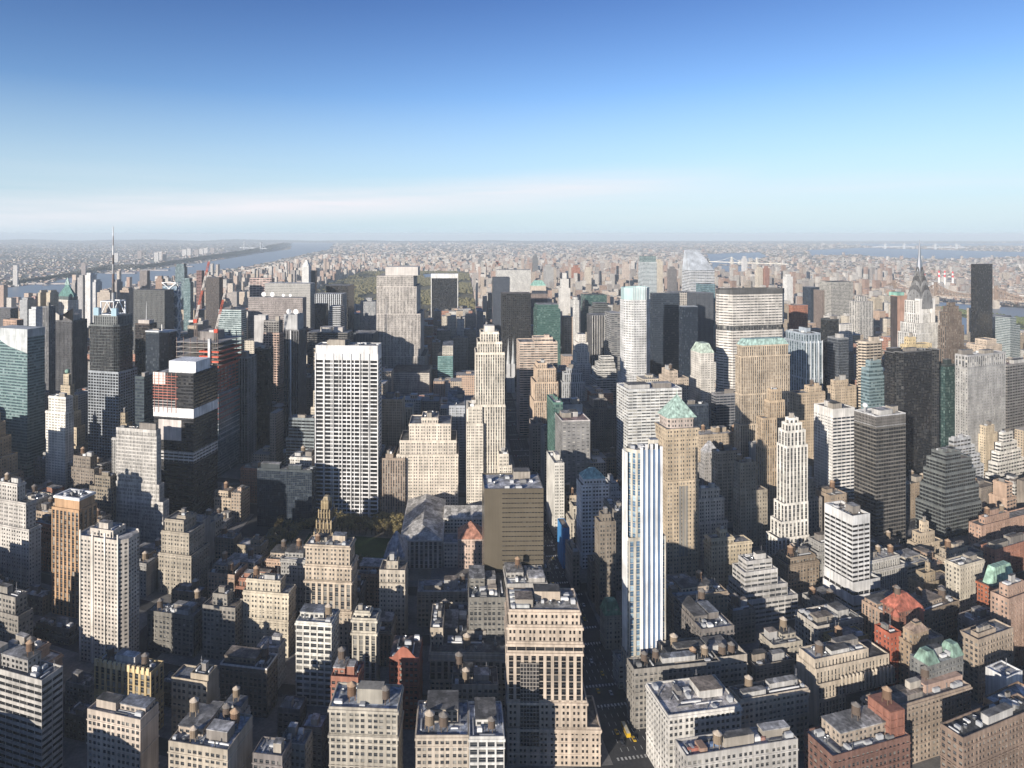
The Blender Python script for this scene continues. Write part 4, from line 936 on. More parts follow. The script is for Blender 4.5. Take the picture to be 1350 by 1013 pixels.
b = H('office_tower', 'white octagonal tower with tall pale glass crown', 'skyscraper', 814, 826, 861, 1040, [(495, 0, 0, 0, 0, 0), (396, 0, 0, 0, 0, 11)], 'oct', (.54, .54, .53), 'dk', yb=500, d=46, bare=1, noparapet=1)
r = b.top; q = ring(poly([r[0] + 1, r[1] - 1, r[2] + 1, r[3] - 1], 11), r[5], zy(380, 1040), -.8, 0); mk('glass_crown', q, mat((.36, .48, .48), 'gloss'), b.root)
for k in range(9): mk('crown_rib', box(11 + (b.w - 22) * k / 8 - .3, 11 + (b.w - 22) * k / 8 + .3, .2, 1.0, r[5], zy(379, 1040)), mat((.7, .72, .72)), b.root)
H('office_tower', 'dark navy glass slab behind the octagonal white tower', 'skyscraper', 857, 861, 896, 1220, [(387, 0, 0, 0, 0)], 'curb', (.05, .06, .075), 'nv', yb=500, d=40, kind='gloss')
H('office_tower', 'cream gridded slab with dark arcade under its roof', 'skyscraper', 882, 884, 915, 1500, [(386, 0, 0, 0, 0)], 'grid', (.55, .50, .44), 'dk', yb=440, d=36)
H('office_tower', 'pale blue office tower with light green top near the slant roofed tower', 'skyscraper', 847, 848, 866, 1900, [(346, 0, 0, 0, 0), (338, .05, .05, .05, .05, 0, 'cur', (.5, .6, .58))], 'rib', (.5, .53, .54), 'te', yb=383, d=34)
H('office_tower', 'deep navy tower with a pale flank strip before the banded octagon slab', 'skyscraper', 895, 900, 920, 1120, [(405, 0, 0, 0, 0)], 'cur', (.03, .038, .055), 'nv', yb=515, d=40, kind='gloss', pc=(.2, .22, .25))
H('office_tower', 'black slab with thin pale uprights next to the banded octagon slab', 'skyscraper', 916, 918, 941, 1350, [(387, 0, 0, 0, 0)], 'pier', (.10, .105, .115), 'nv', yb=450, d=36)
H('office_tower', 'small bright blue glass tower in front of the slant roofed tower', 'building', 925, 926, 943, 1450, [(375, 0, 0, 0, 0)], 'cur', (.22, .36, .42), 'te', yb=388, d=26)
b = H('office_tower', 'silver banded tower with a steep slanted roof', 'skyscraper', 909, 911, 942, 1640, [(357, 0, 0, 0, 0)], 'rib', (.52, .54, .56), 'dk', yb=385, d=44, bare=1, noparapet=1)
r = b.top; z = r[5]; zt_ = zy(330, 1640); w_ = b.w; d_ = b.d
q = [[(0, 0, z), (w_, 0, z), (w_ * .72, d_, zt_), (w_ * .12, d_, zt_)], [(w_, d_, z), (0, d_, z), (w_ * .12, d_, zt_), (w_ * .72, d_, zt_)]]
t = [[(0, 0, z), (w_ * .12, d_, zt_), (0, d_, z)], [(w_, 0, z), (w_, d_, z), (w_ * .72, d_, zt_)]]
mk('slanted_roof', q, mat((.40, .43, .46), 'wall'), b.root, None, t)
b = H('office_tower', 'massive banded concrete slab with elongated octagon plan and dark roof cap', 'skyscraper', 937, 955, 1042, 1000, [(520, .05, .02, 0, 0), (437, 0, 0, 0, 0, 14), (430, .01, .01, .02, .02, 14, 'pier2', (.10, .10, .10)), (389, 0, 0, 0, 0, 14)], 'ribm', (.53, .50, .46), 'dk', yb=530, d=42, bare=1, noparapet=1, lod=1400)
r = b.top; P = poly(r[:4], 14); mk('roof_cap', np.array(ring(P, r[5], r[5] + 7, -1, .4)), mat((.09, .09, .09)), b.root); mk('helipad', box(14, b.w - 14, 8, 34, r[5], r[5] + 4), mat((.11, .11, .11)), b.root)
H('office_block', 'low dark striped base block at the foot of the octagon slab', 'building', 938, 944, 978, 930, [(521, 0, 0, 0, 0)], 'rib', (.20, .20, .21), 'nv', yb=575, d=46)
b = H('hotel_tower', 'pale stone building with steep green copper roof beside the octagon slab', 'tower', 921, 924, 943, 940, [(500, 0, 0, 0, 0), (466, .05, .05, .05, .05)], 'pun3', (.56, .53, .48), 'dk', yb=520, d=30, noparapet=1)
pyramid(b, 'copper_roof', b.top[:4], b.top[5] + .05, b.top[5] + 13, (.42, .5, .42), .55)
b = H('office_tower', 'tall tan gothic tower with pale green copper roof', 'skyscraper', 970, 978, 1041, 770, [(560, -.03, .0, -.05, 0), (520, 0, 0, 0, 0), (470, 0, 0, 0, 0), (456, .03, .03, .03, .03)], 'pier', (.44, .36, .27), 'dk', yb=590, d=34, cornice=.6, ph=0, noparapet=1)
r = b.top; pyramid(b, 'copper_roof', r[:4], r[5] + .05, r[5] + 7, (.36, .50, .45), .82)
H('office_building', 'slim tan gothic building with pointed top in front of the tall gothic tower', 'building', 1000, 1006, 1039, 720, [(590, 0, .0, 0, 0), (553, .0, .45, 0, .1), (530, .3, .1, .1, .1), (515, .42, .2, .2, .2)], 'pier', (.44, .34, .235), 'dk', yb=615, d=28, ph=0)
b = H('office_tower', 'white banded glass slab with broad pale roof', 'skyscraper', 813, 828, 899, 830, [(515, 0, 0, 0, 0)], 'rib', (.58, .585, .57), 'wh', yb=645, roof=(.5, .51, .54), d=58, ph=2)
H('office_block', 'dark blue roofed block between the white banded slab and the octagon slab', 'building', 899, 903, 934, 850, [(535, 0, 0, 0, 0)], 'cur', (.06, .075, .10), 'nv', yb=558, d=40)
H('office_building', 'small tan pink building with tower tank peeping over the white banded slab', 'building', 880, 882, 908, 920, [(500, 0, 0, 0, 0), (490, .1, .5, .1, .1)], 'pun', (.46, .38, .3), 'dk', yb=515, d=30, tanks=1)
b = H('office_tower', 'ornate buff stone tower with green copper pyramid roof', 'skyscraper', 864, 879, 921, 600, [(775, -.04, -.04, -.02, 0), (635, 0, .0, 0, 0), (578, .02, .02, .02, .02, 0, 'pun'), (566, .0, .0, .0, .0, 0, 'pun'), (552, .07, .05, .07, .05, 3, 'pun', (.40, .34, .30))], 'pun', (.48, .39, .28), 'dk', yb=780, d=32, cornice=.7, ph=0, ac=0, noparapet=1)
r = b.top; pyramid(b, 'copper_roof', r[:4], r[5] + .05, zy(521, 610), (.33, .45, .39), .0, 'wall', None, .6)
q, t = cyl((r[0] + r[1]) / 2, (r[2] + r[3]) / 2, zy(523, 610), zy(516, 610), .35, .05, 6); mk('finial', q, mat(COPPER), b.root, None, t)
for k in range(3): mk('window_column', box(b.w * (.38 + .1 * k), b.w * (.38 + .1 * k) + 2.2, -.45, -.05, 30, b.rects[1][5] - 5), facmat((.2, .19, .17), 'fine', 'dk'), b.root)
b = H('apartment_tower', 'white and blue striped tower with cream corner bays rising over the avenue', 'skyscraper', 820, 829, 877, 462, [(868, -.02, -.04, 0, 0), (712, 0, -.02, 0, 0), (596, .02, .03, 0, .0, 5)], 'pier2', (.56, .52, .44), 'bl', yb=868, d=24, bare=1, ph=1, roof=(.45, .45, .46))
r = b.top
for k in range(5): mk('white_pier', box(b.w * (.34 + .135 * k) - .7, b.w * (.34 + .135 * k) + .7, -1.4, -.03, 30, r[5] + (5 if k not in (0, 4) else 3)), mat((.74, .74, .74)), b.root)
for k in range(4): mk('blue_glazing', box(b.w * (.34 + .135 * k) + .8, b.w * (.34 + .135 * (k + 1)) - .8, -.7, -.04, 30, r[5] + 1), facmat((.09, .15, .25), 'cur', 'bl'), b.root)
mk('white_flank', box(-.7, -.04, 2, b.d - 2, 30, r[5] - 1), mat((.72, .71, .68)), b.root)
# buildings along the east side of the avenue
b = H('office_tower', 'charcoal stone tower with rows of bright white window slots', 'skyscraper', 739, 741, 778, 765, [(556, 0, 0, 0, 0)], 'slot', (.215, .21, .205), 'wh', yb=655, d=38, roof=(.36, .25, .23), ph=2, pc=(.5, .47, .45))
H('office_building', 'green glass curtain walled block along the avenue', 'building', 728, 730, 742, 800, [(532, 0, 0, 0, 0)], 'cur', (.11, .21, .17), 'gr', yb=610, d=40)
H('office_building', 'pale grey plain box roofed block behind the slotted charcoal tower', 'building', 733, 735, 768, 850, [(535, 0, 0, 0, 0)], 'none', (.42, .42, .41), 'dk', yb=550, d=34)
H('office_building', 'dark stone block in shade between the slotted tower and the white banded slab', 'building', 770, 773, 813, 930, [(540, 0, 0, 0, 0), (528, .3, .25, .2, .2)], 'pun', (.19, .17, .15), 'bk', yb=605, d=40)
H('row_house', 'narrow white stone building on the avenue in front of the charcoal tower', 'building', 729, 731, 744, 705, [(612, 0, 0, 0, 0)], 'pun3', (.55, .53, .48), 'dk', yb=700, d=40)
b = H('hotel_tower', 'pale grey hotel tower with small green pyramid roof', 'tower', 760, 767, 803, 640, [(690, 0, -.08, 0, 0), (640, 0, 0, 0, 0), (632, .08, .12, .05, .1)], 'pun2', (.66, .67, .68), 'dk', yb=745, d=30, ph=0, ac=0, noparapet=1)
r = b.top; pyramid(b, 'copper_roof', r[:4], r[5] + .05, zy(617, 650), (.24, .40, .40), .25)
H('office_building', 'brown stone apartment house with rounded roof house below the small green pyramid', 'building', 785, 790, 812, 560, [(690, 0, 0, 0, 0), (680, .2, .25, .1, .2)], 'pun', (.24, .205, .165), 'dk', yb=790, d=34, tanks=1)
H('office_building', 'plain taupe block between the brown apartment house and the striped tower', 'building', 808, 811, 830, 600, [(676, 0, 0, 0, 0)], 'pun', (.27, .245, .21), 'dk', yb=750, d=30)
H('office_building', 'small cube roofed white block behind the taupe block', 'building', 802, 805, 822, 720, [(650, 0, 0, 0, 0), (640, .1, .3, .1, .2)], 'pun', (.45, .45, .45), 'dk', yb=670, d=30)
b = H('scaffolded_building', 'narrow building shrouded in bright blue netting on the avenue', 'building', 739, 742, 751, 640, [(697, 0, 0, 0, 0)], 'none', (.06, .24, .50), 'dk', yb=740, d=22, ph=0, ac=0, pph=.4)
b = H('mansion', 'small stone corner house with green copper mansard and dormers', 'building', 793, 798, 819, 515, [(812, 0, 0, 0, 0)], 'pun', (.46, .42, .34), 'dk', yb=830, d=20, noparapet=1, ph=0, ac=0)
r = b.top; pyramid(b, 'mansard', r[:4], r[5] + .05, r[5] + 9, (.17, .29, .18), .55)
for fx in (.2, .7): mk('dormer', box(b.w * fx - 1, b.w * fx + 1, .6, 3, r[5], r[5] + 4), mat((.46, .42, .34)), b.root); 
for i, (xl, xc, xr, D, y, c_, lb) in enumerate(((733, 736, 748, 905, 575, (.33, .30, .27), 'small grey building on the avenue past the green curtain wall'), (700, 702, 716, 900, 560, (.36, .31, .27), 'low pinkish corner block across the avenue from the ribbed tower'),
     (716, 718, 730, 850, 570, (.48, .44, .38), 'white topped shop block beside the green curtain wall'), (752, 755, 764, 600, 730, (.28, .26, .24), 'grey shop building beside the blue netted front'),
     (776, 780, 797, 580, 742, (.17, .16, .15), 'dark shop row below the pale grey hotel'), (812, 816, 836, 470, 875, (.40, .40, .38), 'small grey corner office at the foot of the striped tower'))):
    H('shop_building', lb, 'building', xl, xc, xr, D, [(y, 0, 0, 0, 0)], 'pun2', c_, 'dk', yb=y + 45, d=26)
H('office_block', 'broad dark flat roofed block at the base of the striped tower', 'building', 828, 836, 950, 432, [(885, 0, 0, 0, 0)], 'pun2', (.30, .28, .25), 'dk', yb=905, d=26, roof=(.07, .075, .08), ph=2, tanks=3, ac=8)
# --- grand central side
H('brick_tower', 'red brown brick office slab behind the blue arched tower', 'skyscraper', 1040, 1046, 1065, 1250, [(403, 0, 0, 0, 0)], 'fine', (.32, .14, .09), 'dk', yb=436, d=30)
b = H('office_tower', 'blue granite tower with white arched bays', 'skyscraper', 1034, 1063, 1084, 890, [(500, -.02, -.02, 0, 0), (452, 0, 0, 0, 0), (441, .04, .04, .04, .04)], 'pier2', (.30, .34, .38), 'te', yb=510, d=40, ph=1)
for k in range(5): mk('white_arch', box(b.w * k / 4 - .5, b.w * k / 4 + .5, -.6, -.03, 20, b.rects[1][5] + 2), mat((.62, .64, .64)), b.root)
H('office_tower', 'near black box tower beside the blue arched tower', 'skyscraper', 1082, 1094, 1106, 1050, [(422, 0, 0, 0, 0)], 'cur', (.05, .055, .06), 'bk', yb=487, d=30)
H('office_tower', 'white blank sided tower behind the near black box', 'skyscraper', 1101, 1108, 1124, 1200, [(428, 0, 0, 0, 0)], 'pun', (.62, .60, .56), 'dk', yb=465, side='blank', d=28)
H('office_tower', 'grey shaft with dark blue side before the white blank sided tower', 'skyscraper', 1091, 1106, 1119, 980, [(447, 0, 0, 0, 0)], 'cur', (.20, .21, .22), 'nv', yb=495, d=30)
H('apartment_tower', 'pair of white ribbed apartment slabs', 'skyscraper', 1120, 1133, 1151, 1500, [(398, 0, 0, 0, 0), (391, .2, .3, .2, .2)], 'pier2', (.60, .57, .52), 'dk', yb=428, d=40)
H('apartment_tower', 'wide grey gridded apartment slab far east', 'apartment tower', 1093, 1096, 1125, 1800, [(372, 0, 0, 0, 0)], 'grid', (.42, .40, .36), 'dk', yb=410, d=40)
H('office_tower', 'dark blue glass tower before the wide grey gridded slab', 'skyscraper', 1067, 1069, 1081, 1850, [(379, 0, 0, 0, 0)], 'cur', (.03, .045, .07), 'nv', yb=408, d=30)
H('apartment_tower', 'dark brown tower next to the dark blue glass one', 'apartment tower', 1082, 1084, 1094, 1820, [(383, 0, 0, 0, 0)], 'pun', (.17, .13, .11), 'dk', yb=408, d=30)
H('office_tower', 'brown and cream banded tower with chamfered corners', 'skyscraper', 1124, 1136, 1168, 880, [(452, 0, 0, 0, 0, 8)], 'rib', (.42, .36, .29), 'bk', yb=515, d=34)
H('office_tower', 'teal glass stepped tower in front of the brown banded tower', 'skyscraper', 1139, 1146, 1166, 830, [(498, 0, 0, 0, 0), (487, .0, .05, .05, .05), (477, .2, .1, .2, .2)], 'curb', (.2, .27, .29), 'te', yb=525, d=30, kind='gloss')
H('apartment_tower', 'slim tall pink brick tower beside the steel spired skyscraper', 'skyscraper', 1179, 1183, 1197, 1120, [(391, 0, 0, 0, 0)], 'none', (.40, .25, .19), 'dk', yb=455, d=30)
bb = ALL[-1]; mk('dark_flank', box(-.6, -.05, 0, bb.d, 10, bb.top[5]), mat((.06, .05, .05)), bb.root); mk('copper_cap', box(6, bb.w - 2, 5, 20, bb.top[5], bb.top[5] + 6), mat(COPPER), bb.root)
b = H('spired_skyscraper', 'white brick skyscraper with steel sunburst crown and needle spire', 'skyscraper', 1199, 1210, 1240, 970,
      [(440, -.02, -.02, 0, 0), (427, .05, .05, .05, .05), (414, .16, .13, .12, .12), (397, .17, .14, .14, .13)], 'pier', (.56, .545, .515), 'dk', yb=462, d=30, fd=1, ph=0, noparapet=1)
r = b.top; cx_, cy_ = (r[0] + r[1]) / 2, (r[2] + r[3]) / 2; hw = (r[1] - r[0]) / 2; z = r[5]; hd = (r[3] - r[2]) / 2; hw = min(hw, hd + .5)
zt_ = zy(342, 980)
for k in range(7):
    f = 1 - k / 7.6; w_ = hw * (f ** 1.05); zb_ = z - 12 + (zt_ - z) * k / 8.2; hh = (zt_ - z) * .30 * (.75 + .3 * f) + 6
    q = []
    for ax in (0, 1):
        pts = [(-w_, zb_)] + [(w_ * math.cos(math.pi - math.pi * i / 10), zb_ + 3 + hh * math.sin(math.pi * i / 10)) for i in range(11)] + [(w_, zb_)]
        L = w_ + .4
        for i in range(len(pts) - 1):
            (xa, za), (xb, zb2) = pts[i], pts[i + 1]
            A = [(xa, -L, za), (xb, -L, zb2), (xb, L, zb2), (xa, L, za)]
            cap = [(0, L * s_, zb_) for s_ in (-1, 1)]
            if ax: A = [(p[1], p[0], p[2]) for p in A]
            q.append([(cx_ + p[0], cy_ + p[1], p[2]) for p in A])
        tt = []
    tr = []
    for ax in (0, 1):
        L = w_ + .4
        for s_ in (-1, 1):
            for i in range(len(pts) - 1):
                T = [(pts[i][0], L * s_, pts[i][1]), (pts[i + 1][0], L * s_, pts[i + 1][1]), (0, L * s_, zb_)]
                if ax: T = [(p[1], p[0], p[2]) for p in T]
                tr.append([(cx_ + p[0], cy_ + p[1], p[2]) for p in T])
    a_ = mk('crown_arch', q, mat((.10, .10, .102) if k % 2 else (.19, .19, .19)), b.root, None, tr)
    tr = []
    for s_ in (-1,):
        for i in range(1, 10, 2):
            an_ = math.pi * i / 10
            px, pz = .78 * w_ * math.cos(an_), zb_ + 3 + .78 * hh * math.sin(an_)
            for ax in (0, 1):
                L = -(w_ + .48)
                T = [(px - 1, L, pz - 1), (px + 1, L, pz - 1), (px + .25 * math.cos(an_), L, pz + 1.6)]
                if ax: T = [(p[1], p[0], p[2]) for p in T]
                tr.append([(cx_ + p[0], cy_ + p[1], p[2]) for p in T])
    if k < 5: mk('crown_windows', None, mat((.05, .05, .055)), a_, None, tr)
q, t = cyl(cx_, cy_, zt_ - 14, zy(316, 980), 3.4, .12, 8); q2, t2 = cyl(cx_, cy_, zt_ - 26, zt_ + 2, 5.5, 2.2, 8)
mk('needle_spire', q + q2, mat((.38, .38, .39), 'metal'), b.root, None, t + t2)
for sx in (0, 1): mk('corner_tower', box(r[0] + (r[1] - r[0] - 8) * sx, r[0] + (r[1] - r[0] - 8) * sx + 8, r[2] - .8, r[2] + 6, b.rects[1][5], r[5] + 3), facmat((.66, .64, .6), 'pier', 'dk'), b.root)
H('office_building', 'tan building with ornate golden roofline before the spired skyscraper', 'building', 1192, 1197, 1229, 880, [(462, 0, 0, 0, 0), (456, 0, .0, .05, .1), (446, .1, .6, .2, .3)], 'pun', (.50, .40, .24), 'dk', yb=466, d=34)
H('apartment_tower', 'beige stone tower between the spired skyscraper and the dark art deco tower', 'tower', 1224, 1228, 1243, 1120, [(425, 0, 0, 0, 0), (411, .1, .3, .1, .1)], 'pun', (.50, .42, .34), 'dk', yb=470, d=30)
b = H('office_tower', 'massive black glass tower with angled corner faces', 'skyscraper', 1165, 1180, 1239, 800, [(466, 0, 0, 0, 0, 14)], 'cur', (.03, .03, .032), 'bk', yb=640, d=60, kind='gloss', ph=2, bare=0, pc=(.12, .12, .12), roof=(.2, .2, .2))
b = H('art_deco_tower', 'dark brown art deco tower with buttressed top', 'tower', 1240, 1248, 1272, 950, [(460, -.05, -.12, -.05, 0), (430, 0, .04, 0, 0), (412, .08, .14, .05, .05), (404, .2, .26, .15, .15), (399, .32, .38, .3, .3)], 'pier', (.16, .125, .10), 'dk', yb=470, d=32, ph=0, noparapet=1)
H('apartment_tower', 'plain black glass monolith tower taller than everything east', 'skyscraper', 1280, 1289, 1308.5, 1560, [(348.5, 0, 0, 0, 0)], 'cur', (.032, .028, .027), 'bk', yb=455, d=26, lod=1700, kind='gloss', noparapet=1)
H('apartment_tower', 'blue black block behind the black glass monolith', 'apartment tower', 1307, 1310, 1333, 1700, [(418, 0, 0, 0, 0)], 'cur', (.05, .06, .075), 'nv', yb=455, d=40)
H('apartment_tower', 'pale stepped glass block next to the blue black block', 'apartment tower', 1329, 1332, 1345, 1500, [(430, 0, 0, 0, 0), (419, 0, .4, 0, 0)], 'curb', (.36, .38, .37), 'te', yb=475, d=30)
H('apartment_tower', 'small beige blocks roofed house by the monolith base', 'building', 1297, 1300, 1321, 1100, [(457, 0, 0, 0, 0), (449, .3, .1, .2, .2)], 'pun', (.46, .38, .3), 'dk', yb=470, d=30)
H('office_tower', 'dark green glass slab wedged between the black tower and the embossed grey tower', 'skyscraper', 1238, 1246, 1261, 900, [(483, 0, 0, 0, 0)], 'cur', (.03, .04, .04), 'gr', yb=560, d=40)
b = H('office_tower', 'grey embossed metal tower with white roof frame', 'skyscraper', 1259, 1276, 1326, 860, [(590, -.02, -.02, 0, 0), (486, 0, 0, 0, 0), (470, 0, 0, 0, 0, 0, 'pier2', (.36, .355, .35))], 'pun', (.32, .315, .305), 'wh', yb=590, d=44, roof=(.55, .54, .52), ph=2)
H('office_tower', 'dark grey window banded block with brown roof beside the embossed grey tower', 'building', 1320, 1328, 1372, 900, [(482, 0, 0, 0, 0)], 'rib', (.20, .19, .18), 'bk', yb=570, d=40, roof=(.3, .22, .2))
H('setback_building', 'green and grey glass stepped ziggurat office building', 'building', 1207, 1245, 1294, 700, [(672, 0, 0, 0, 0), (648, .05, .03, .05, .08), (626, .1, .08, .1, .14), (610, .14, .15, .14, .2), (599, .2, .4, .2, .3)], 'curb', (.135, .145, .142), 'bk', yb=700, d=60, ph=2, roof=(.4, .33, .28))
H('setback_building', 'white wedding cake office building in the sun', 'building', 1304, 1313, 1356, 830, [(628, 0, 0, 0, 0), (612, .06, .1, .05, .1), (598, .12, .2, .1, .2), (586, .2, .3, .15, .3), (572, .28, .42, .2, .4)], 'rib', (.62, .60, .56), 'dk', yb=640, d=60)
H('office_building', 'tan slim stepped tower beside the white wedding cake building', 'building', 1294, 1299, 1318, 860, [(575, 0, 0, 0, 0), (563, .1, .3, .1, .2)], 'pun3', (.50, .42, .31), 'dk', yb=630, d=30)
H('setback_building', 'white banded stepped block behind the green ziggurat', 'building', 1249, 1256, 1297, 800, [(620, 0, 0, 0, 0), (605, .0, .1, .05, .1), (592, .05, .25, .1, .2), (580, .1, .35, .2, .3)], 'rib', (.42, .43, .44), 'dk', yb=645, d=50)
b = H('office_tower', 'slender white tower with dark vertical window strips and stepped foot', 'skyscraper', 1024, 1037, 1065, 640, [(712, -.5, .05, -.25, 0), (690, -.3, .03, -.12, 0), (666, -.14, 0, -.05, 0), (590, 0, 0, 0, 0), (570, .05, .08, .05, .06), (560, .14, .2, .14, .2), (553, .26, .32, .25, .3)], 'pier2', (.66, .63, .57), 'dk', yb=705, d=30, ph=1, tanks=0)
H('office_tower', 'white slab with recessed dark band under its roof', 'skyscraper', 1073, 1098, 1127, 745, [(541, 0, 0, 0, 0)], 'rib', (.64, .62, .585), 'nv', yb=655, d=52, side='pun3', ph=2, topband=8)
b = H('office_tower', 'dark bronze square tower with white rimmed roof and radome', 'skyscraper', 1126, 1155, 1194, 670, [(564, 0, 0, 0, 0), (550, 0, 0, 0, 0, 0, 'fine', (.15, .14, .13))], 'curb', (.14, .13, .115), 'bk', yb=730, d=52, pc=(.5, .5, .5), ph=2, roof=(.3, .29, .28))
mk('radome', ball(b.w * .15, b.d * .7, b.top[5] + 7, 2.6), mat((.75, .75, .75)), b.root); mk('radome_mount', beam((b.w * .15, b.d * .7, b.top[5]), (b.w * .15, b.d * .7, b.top[5] + 5), .8), mat((.5, .5, .5)), b.root)
H('office_building', 'long tan building with red roof tank below the blue arched tower', 'building', 1040, 1052, 1088, 820, [(520, 0, 0, 0, 0), (511, .5, .1, .1, .2)], 'pun', (.44, .35, .25), 'dk', yb=545, d=56, tanks=2)
H('office_building', 'buff brick building with clustered bulkheads before the teal stepped tower', 'building', 1090, 1100, 1129, 860, [(512, 0, 0, 0, 0), (503, .1, .3, .2, .2)], 'pun', (.46, .37, .27), 'dk', yb=530, d=40, tanks=1, ph=2)
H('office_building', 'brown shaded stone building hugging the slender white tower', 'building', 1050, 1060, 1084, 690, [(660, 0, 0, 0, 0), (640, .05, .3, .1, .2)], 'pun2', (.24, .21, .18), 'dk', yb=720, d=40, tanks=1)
b = H('office_tower', 'bright white modern tower with long dark window slits and stepped wings', 'building', 1087, 1124, 1147, 560, [(790, -.1, -.75, -.1, 0), (772, -.05, -.5, -.05, 0), (684, 0, 0, 0, 0)], 'rib', (.66, .655, .64), 'bk', yb=800, d=48, roof=(.22, .19, .16), ph=1, topband=5, pph=2.2)
H('setback_building', 'grey white office building with banded lower tiers and brown roof', 'building', 958, 983, 1052, 545, [(795, 0, 0, 0, 0), (778, .0, .18, .05, .1), (757, .02, .35, .1, .25), (742, .1, .42, .2, .35)], 'rib', (.54, .52, .49), 'dk', yb=835, d=50, ph=1)
H('office_building', 'stepped cream office block beside the ornate buff tower', 'building', 917, 922, 959, 660, [(690, 0, 0, 0, 0), (660, .0, .1, .05, .1), (646, .1, .25, .15, .2)], 'pun', (.50, .45, .39), 'dk', yb=700, d=40, cornice=.5)
H('office_building', 'sunlit tan loft with bulkhead near the foot of the gothic tower', 'building', 938, 946, 985, 740, [(610, 0, 0, 0, 0), (597, .0, .2, .05, .1)], 'pun', (.47, .38, .28), 'dk', yb=645, d=44, tanks=1, cornice=.5)
b = H('office_building', 'dark building with small stepped pyramid crown in the shade', 'building', 922, 928, 950, 790, [(615, 0, 0, 0, 0), (597, .1, .1, .1, .1)], 'pun', (.30, .29, .28), 'dk', yb=640, d=30, ph=0)
pyramid(b, 'pyramid_crown', b.top[:4], b.top[5] + .05, b.top[5] + 12, (.4, .4, .41), .15)
H('office_building', 'tall tan loft with grey curved roof shed in deep shade', 'building', 968, 976, 1012, 680, [(650, 0, 0, 0, 0), (612, .0, .4, .05, .1)], 'pun', (.33, .29, .23), 'dk', yb=680, d=46, tanks=1)
H('loft_building', 'tan loft with several tanks and green copper trim', 'building', 928, 938, 991, 590, [(720, 0, 0, 0, 0), (712, .0, .45, .0, .2), (700, .25, .6, .2, .4)], 'pun', (.47, .40, .29), 'dk', yb=760, d=44, tanks=3, cornice=.8, ac=8)
H('loft_building', 'dark flat roofed building with grey tar roof below the tan tanks', 'building', 889, 925, 968, 466, [(832, 0, 0, 0, 0)], 'pun2', (.20, .18, .165), 'dk', yb=865, d=62, roof=(.32, .33, .36), ph=2, tanks=1)
H('loft_building', 'narrow tan building in front of the stepped white banded office', 'building', 960, 966, 996, 520, [(808, 0, 0, 0, 0)], 'pun2', (.30, .265, .22), 'dk', yb=840, d=40, tanks=2, roof=(.13, .13, .13))
# --- lower right
b = H('department_store', 'white corner store building with notched pale roof', 'building', 852, 881, 977, 384, [(946, 0, 0, 0, 0)], 'pun2', (.60, .58, .54), 'dk', yb=1013, d=52, roof=(.55, .52, .50), cornice=.6, ph=1, ac=8, noattic=1)
H('department_store', 'buff store building with paired windows joined to the white corner store', 'building', 972, 976, 1066, 404, [(925, 0, 0, 0, 0)], 'pun2', (.52, .45, .36), 'dk', yb=975, d=44, roof=(.15, .14, .13), ph=2, tanks=2, cornice=.6, side='blank')
H('loft_building', 'cream roofed building with parapet walls behind the white corner store', 'building', 868, 890, 985, 440, [(880, 0, 0, 0, 0)], 'pun2', (.47, .42, .35), 'dk', yb=905, d=34, roof=(.10, .11, .11), tanks=4, ph=2, ac=10, pph=3)
H('loft_building', 'brown stone loft with grey roof behind the buff store', 'building', 982, 996, 1046, 452, [(880, 0, 0, 0, 0)], 'pun2', (.36, .31, .25), 'dk', yb=910, d=40, tanks=3, ph=2, roof=(.2, .19, .18))
b = H('market_building', 'broad low roof with white panels and colourful clutter on the bottom row', 'building', 890, 905, 1052, 348, [(1000, 0, 0, 0, 0)], 'pun2', (.45, .43, .40), 'dk', yb=1013, d=40, roof=(.48, .49, .52), ph=2, ac=22, noattic=1, tanks=1)
for i, c_ in enumerate(((.4, .16, .12), (.15, .22, .36), (.62, .62, .62), (.36, .2, .16), (.6, .61, .63))): addbox(b, 'roof_panel', .05 + .18 * i, .2 + .18 * i, .3 + .1 * (i % 3), .42 + .1 * (i % 3), b.top[5], b.top[5] + 1.5, c_)
H('loft_building', 'cream flat roofed building with skylit attic east of the banded office', 'building', 1048, 1078, 1138, 490, [(828, 0, 0, 0, 0), (818, .35, .0, .3, .0)], 'pun2', (.52, .48, .42), 'dk', yb=840, d=46, roof=(.42, .42, .43), tanks=1, ph=2)
H('loft_building', 'small cream loft with dark tanks before the skylit attic', 'building', 1001, 1020, 1058, 466, [(853, 0, 0, 0, 0)], 'pun2', (.45, .41, .34), 'dk', yb=870, d=36, tanks=2, roof=(.3, .3, .3))
b = H('art_deco_building', 'cream art deco block of close vertical ribs with serrated parapet', 'building', 1047, 1079, 1180, 432, [(925, 0, .66, -.02, 0), (905, 0, 0, 0, 0), (885, 0, .05, .08, .1), (872, .0, .3, .15, .2)], 'pier', (.56, .48, .38), 'dk', yb=945, d=46, side='blank', ph=3, tanks=1)
for k in range(14): mk('pinnacle', box(b.w * (.30 + .05 * k) - .4, b.w * (.30 + .05 * k) + .4, -.6, .5, 20, b.rects[1][5] + 3), mat((.62, .55, .45)), b.root)
H('loft_building', 'ochre yellow low building tucked behind the art deco ribs', 'building', 1098, 1104, 1145, 470, [(848, 0, 0, 0, 0)], 'pun2', (.45, .32, .14), 'dk', yb=860, d=24, tanks=1)
b = H('brick_building', 'dark red brick building with hipped bright red roof and turrets', 'building', 1164, 1185, 1213, 480, [(806, 0, 0, 0, 0)], 'pun', (.25, .125, .09), 'dk', yb=850, d=26, noparapet=1, ph=0, ac=0)
r = b.top; pyramid(b, 'tiled_roof', r[:4], r[5] + .05, r[5] + 9, (.40, .13, .085), .25, 'wall', None, 1.4)
water_tank(b.root, b.w * .3, b.d * .5, r[5] + 6, 1.0, 1)
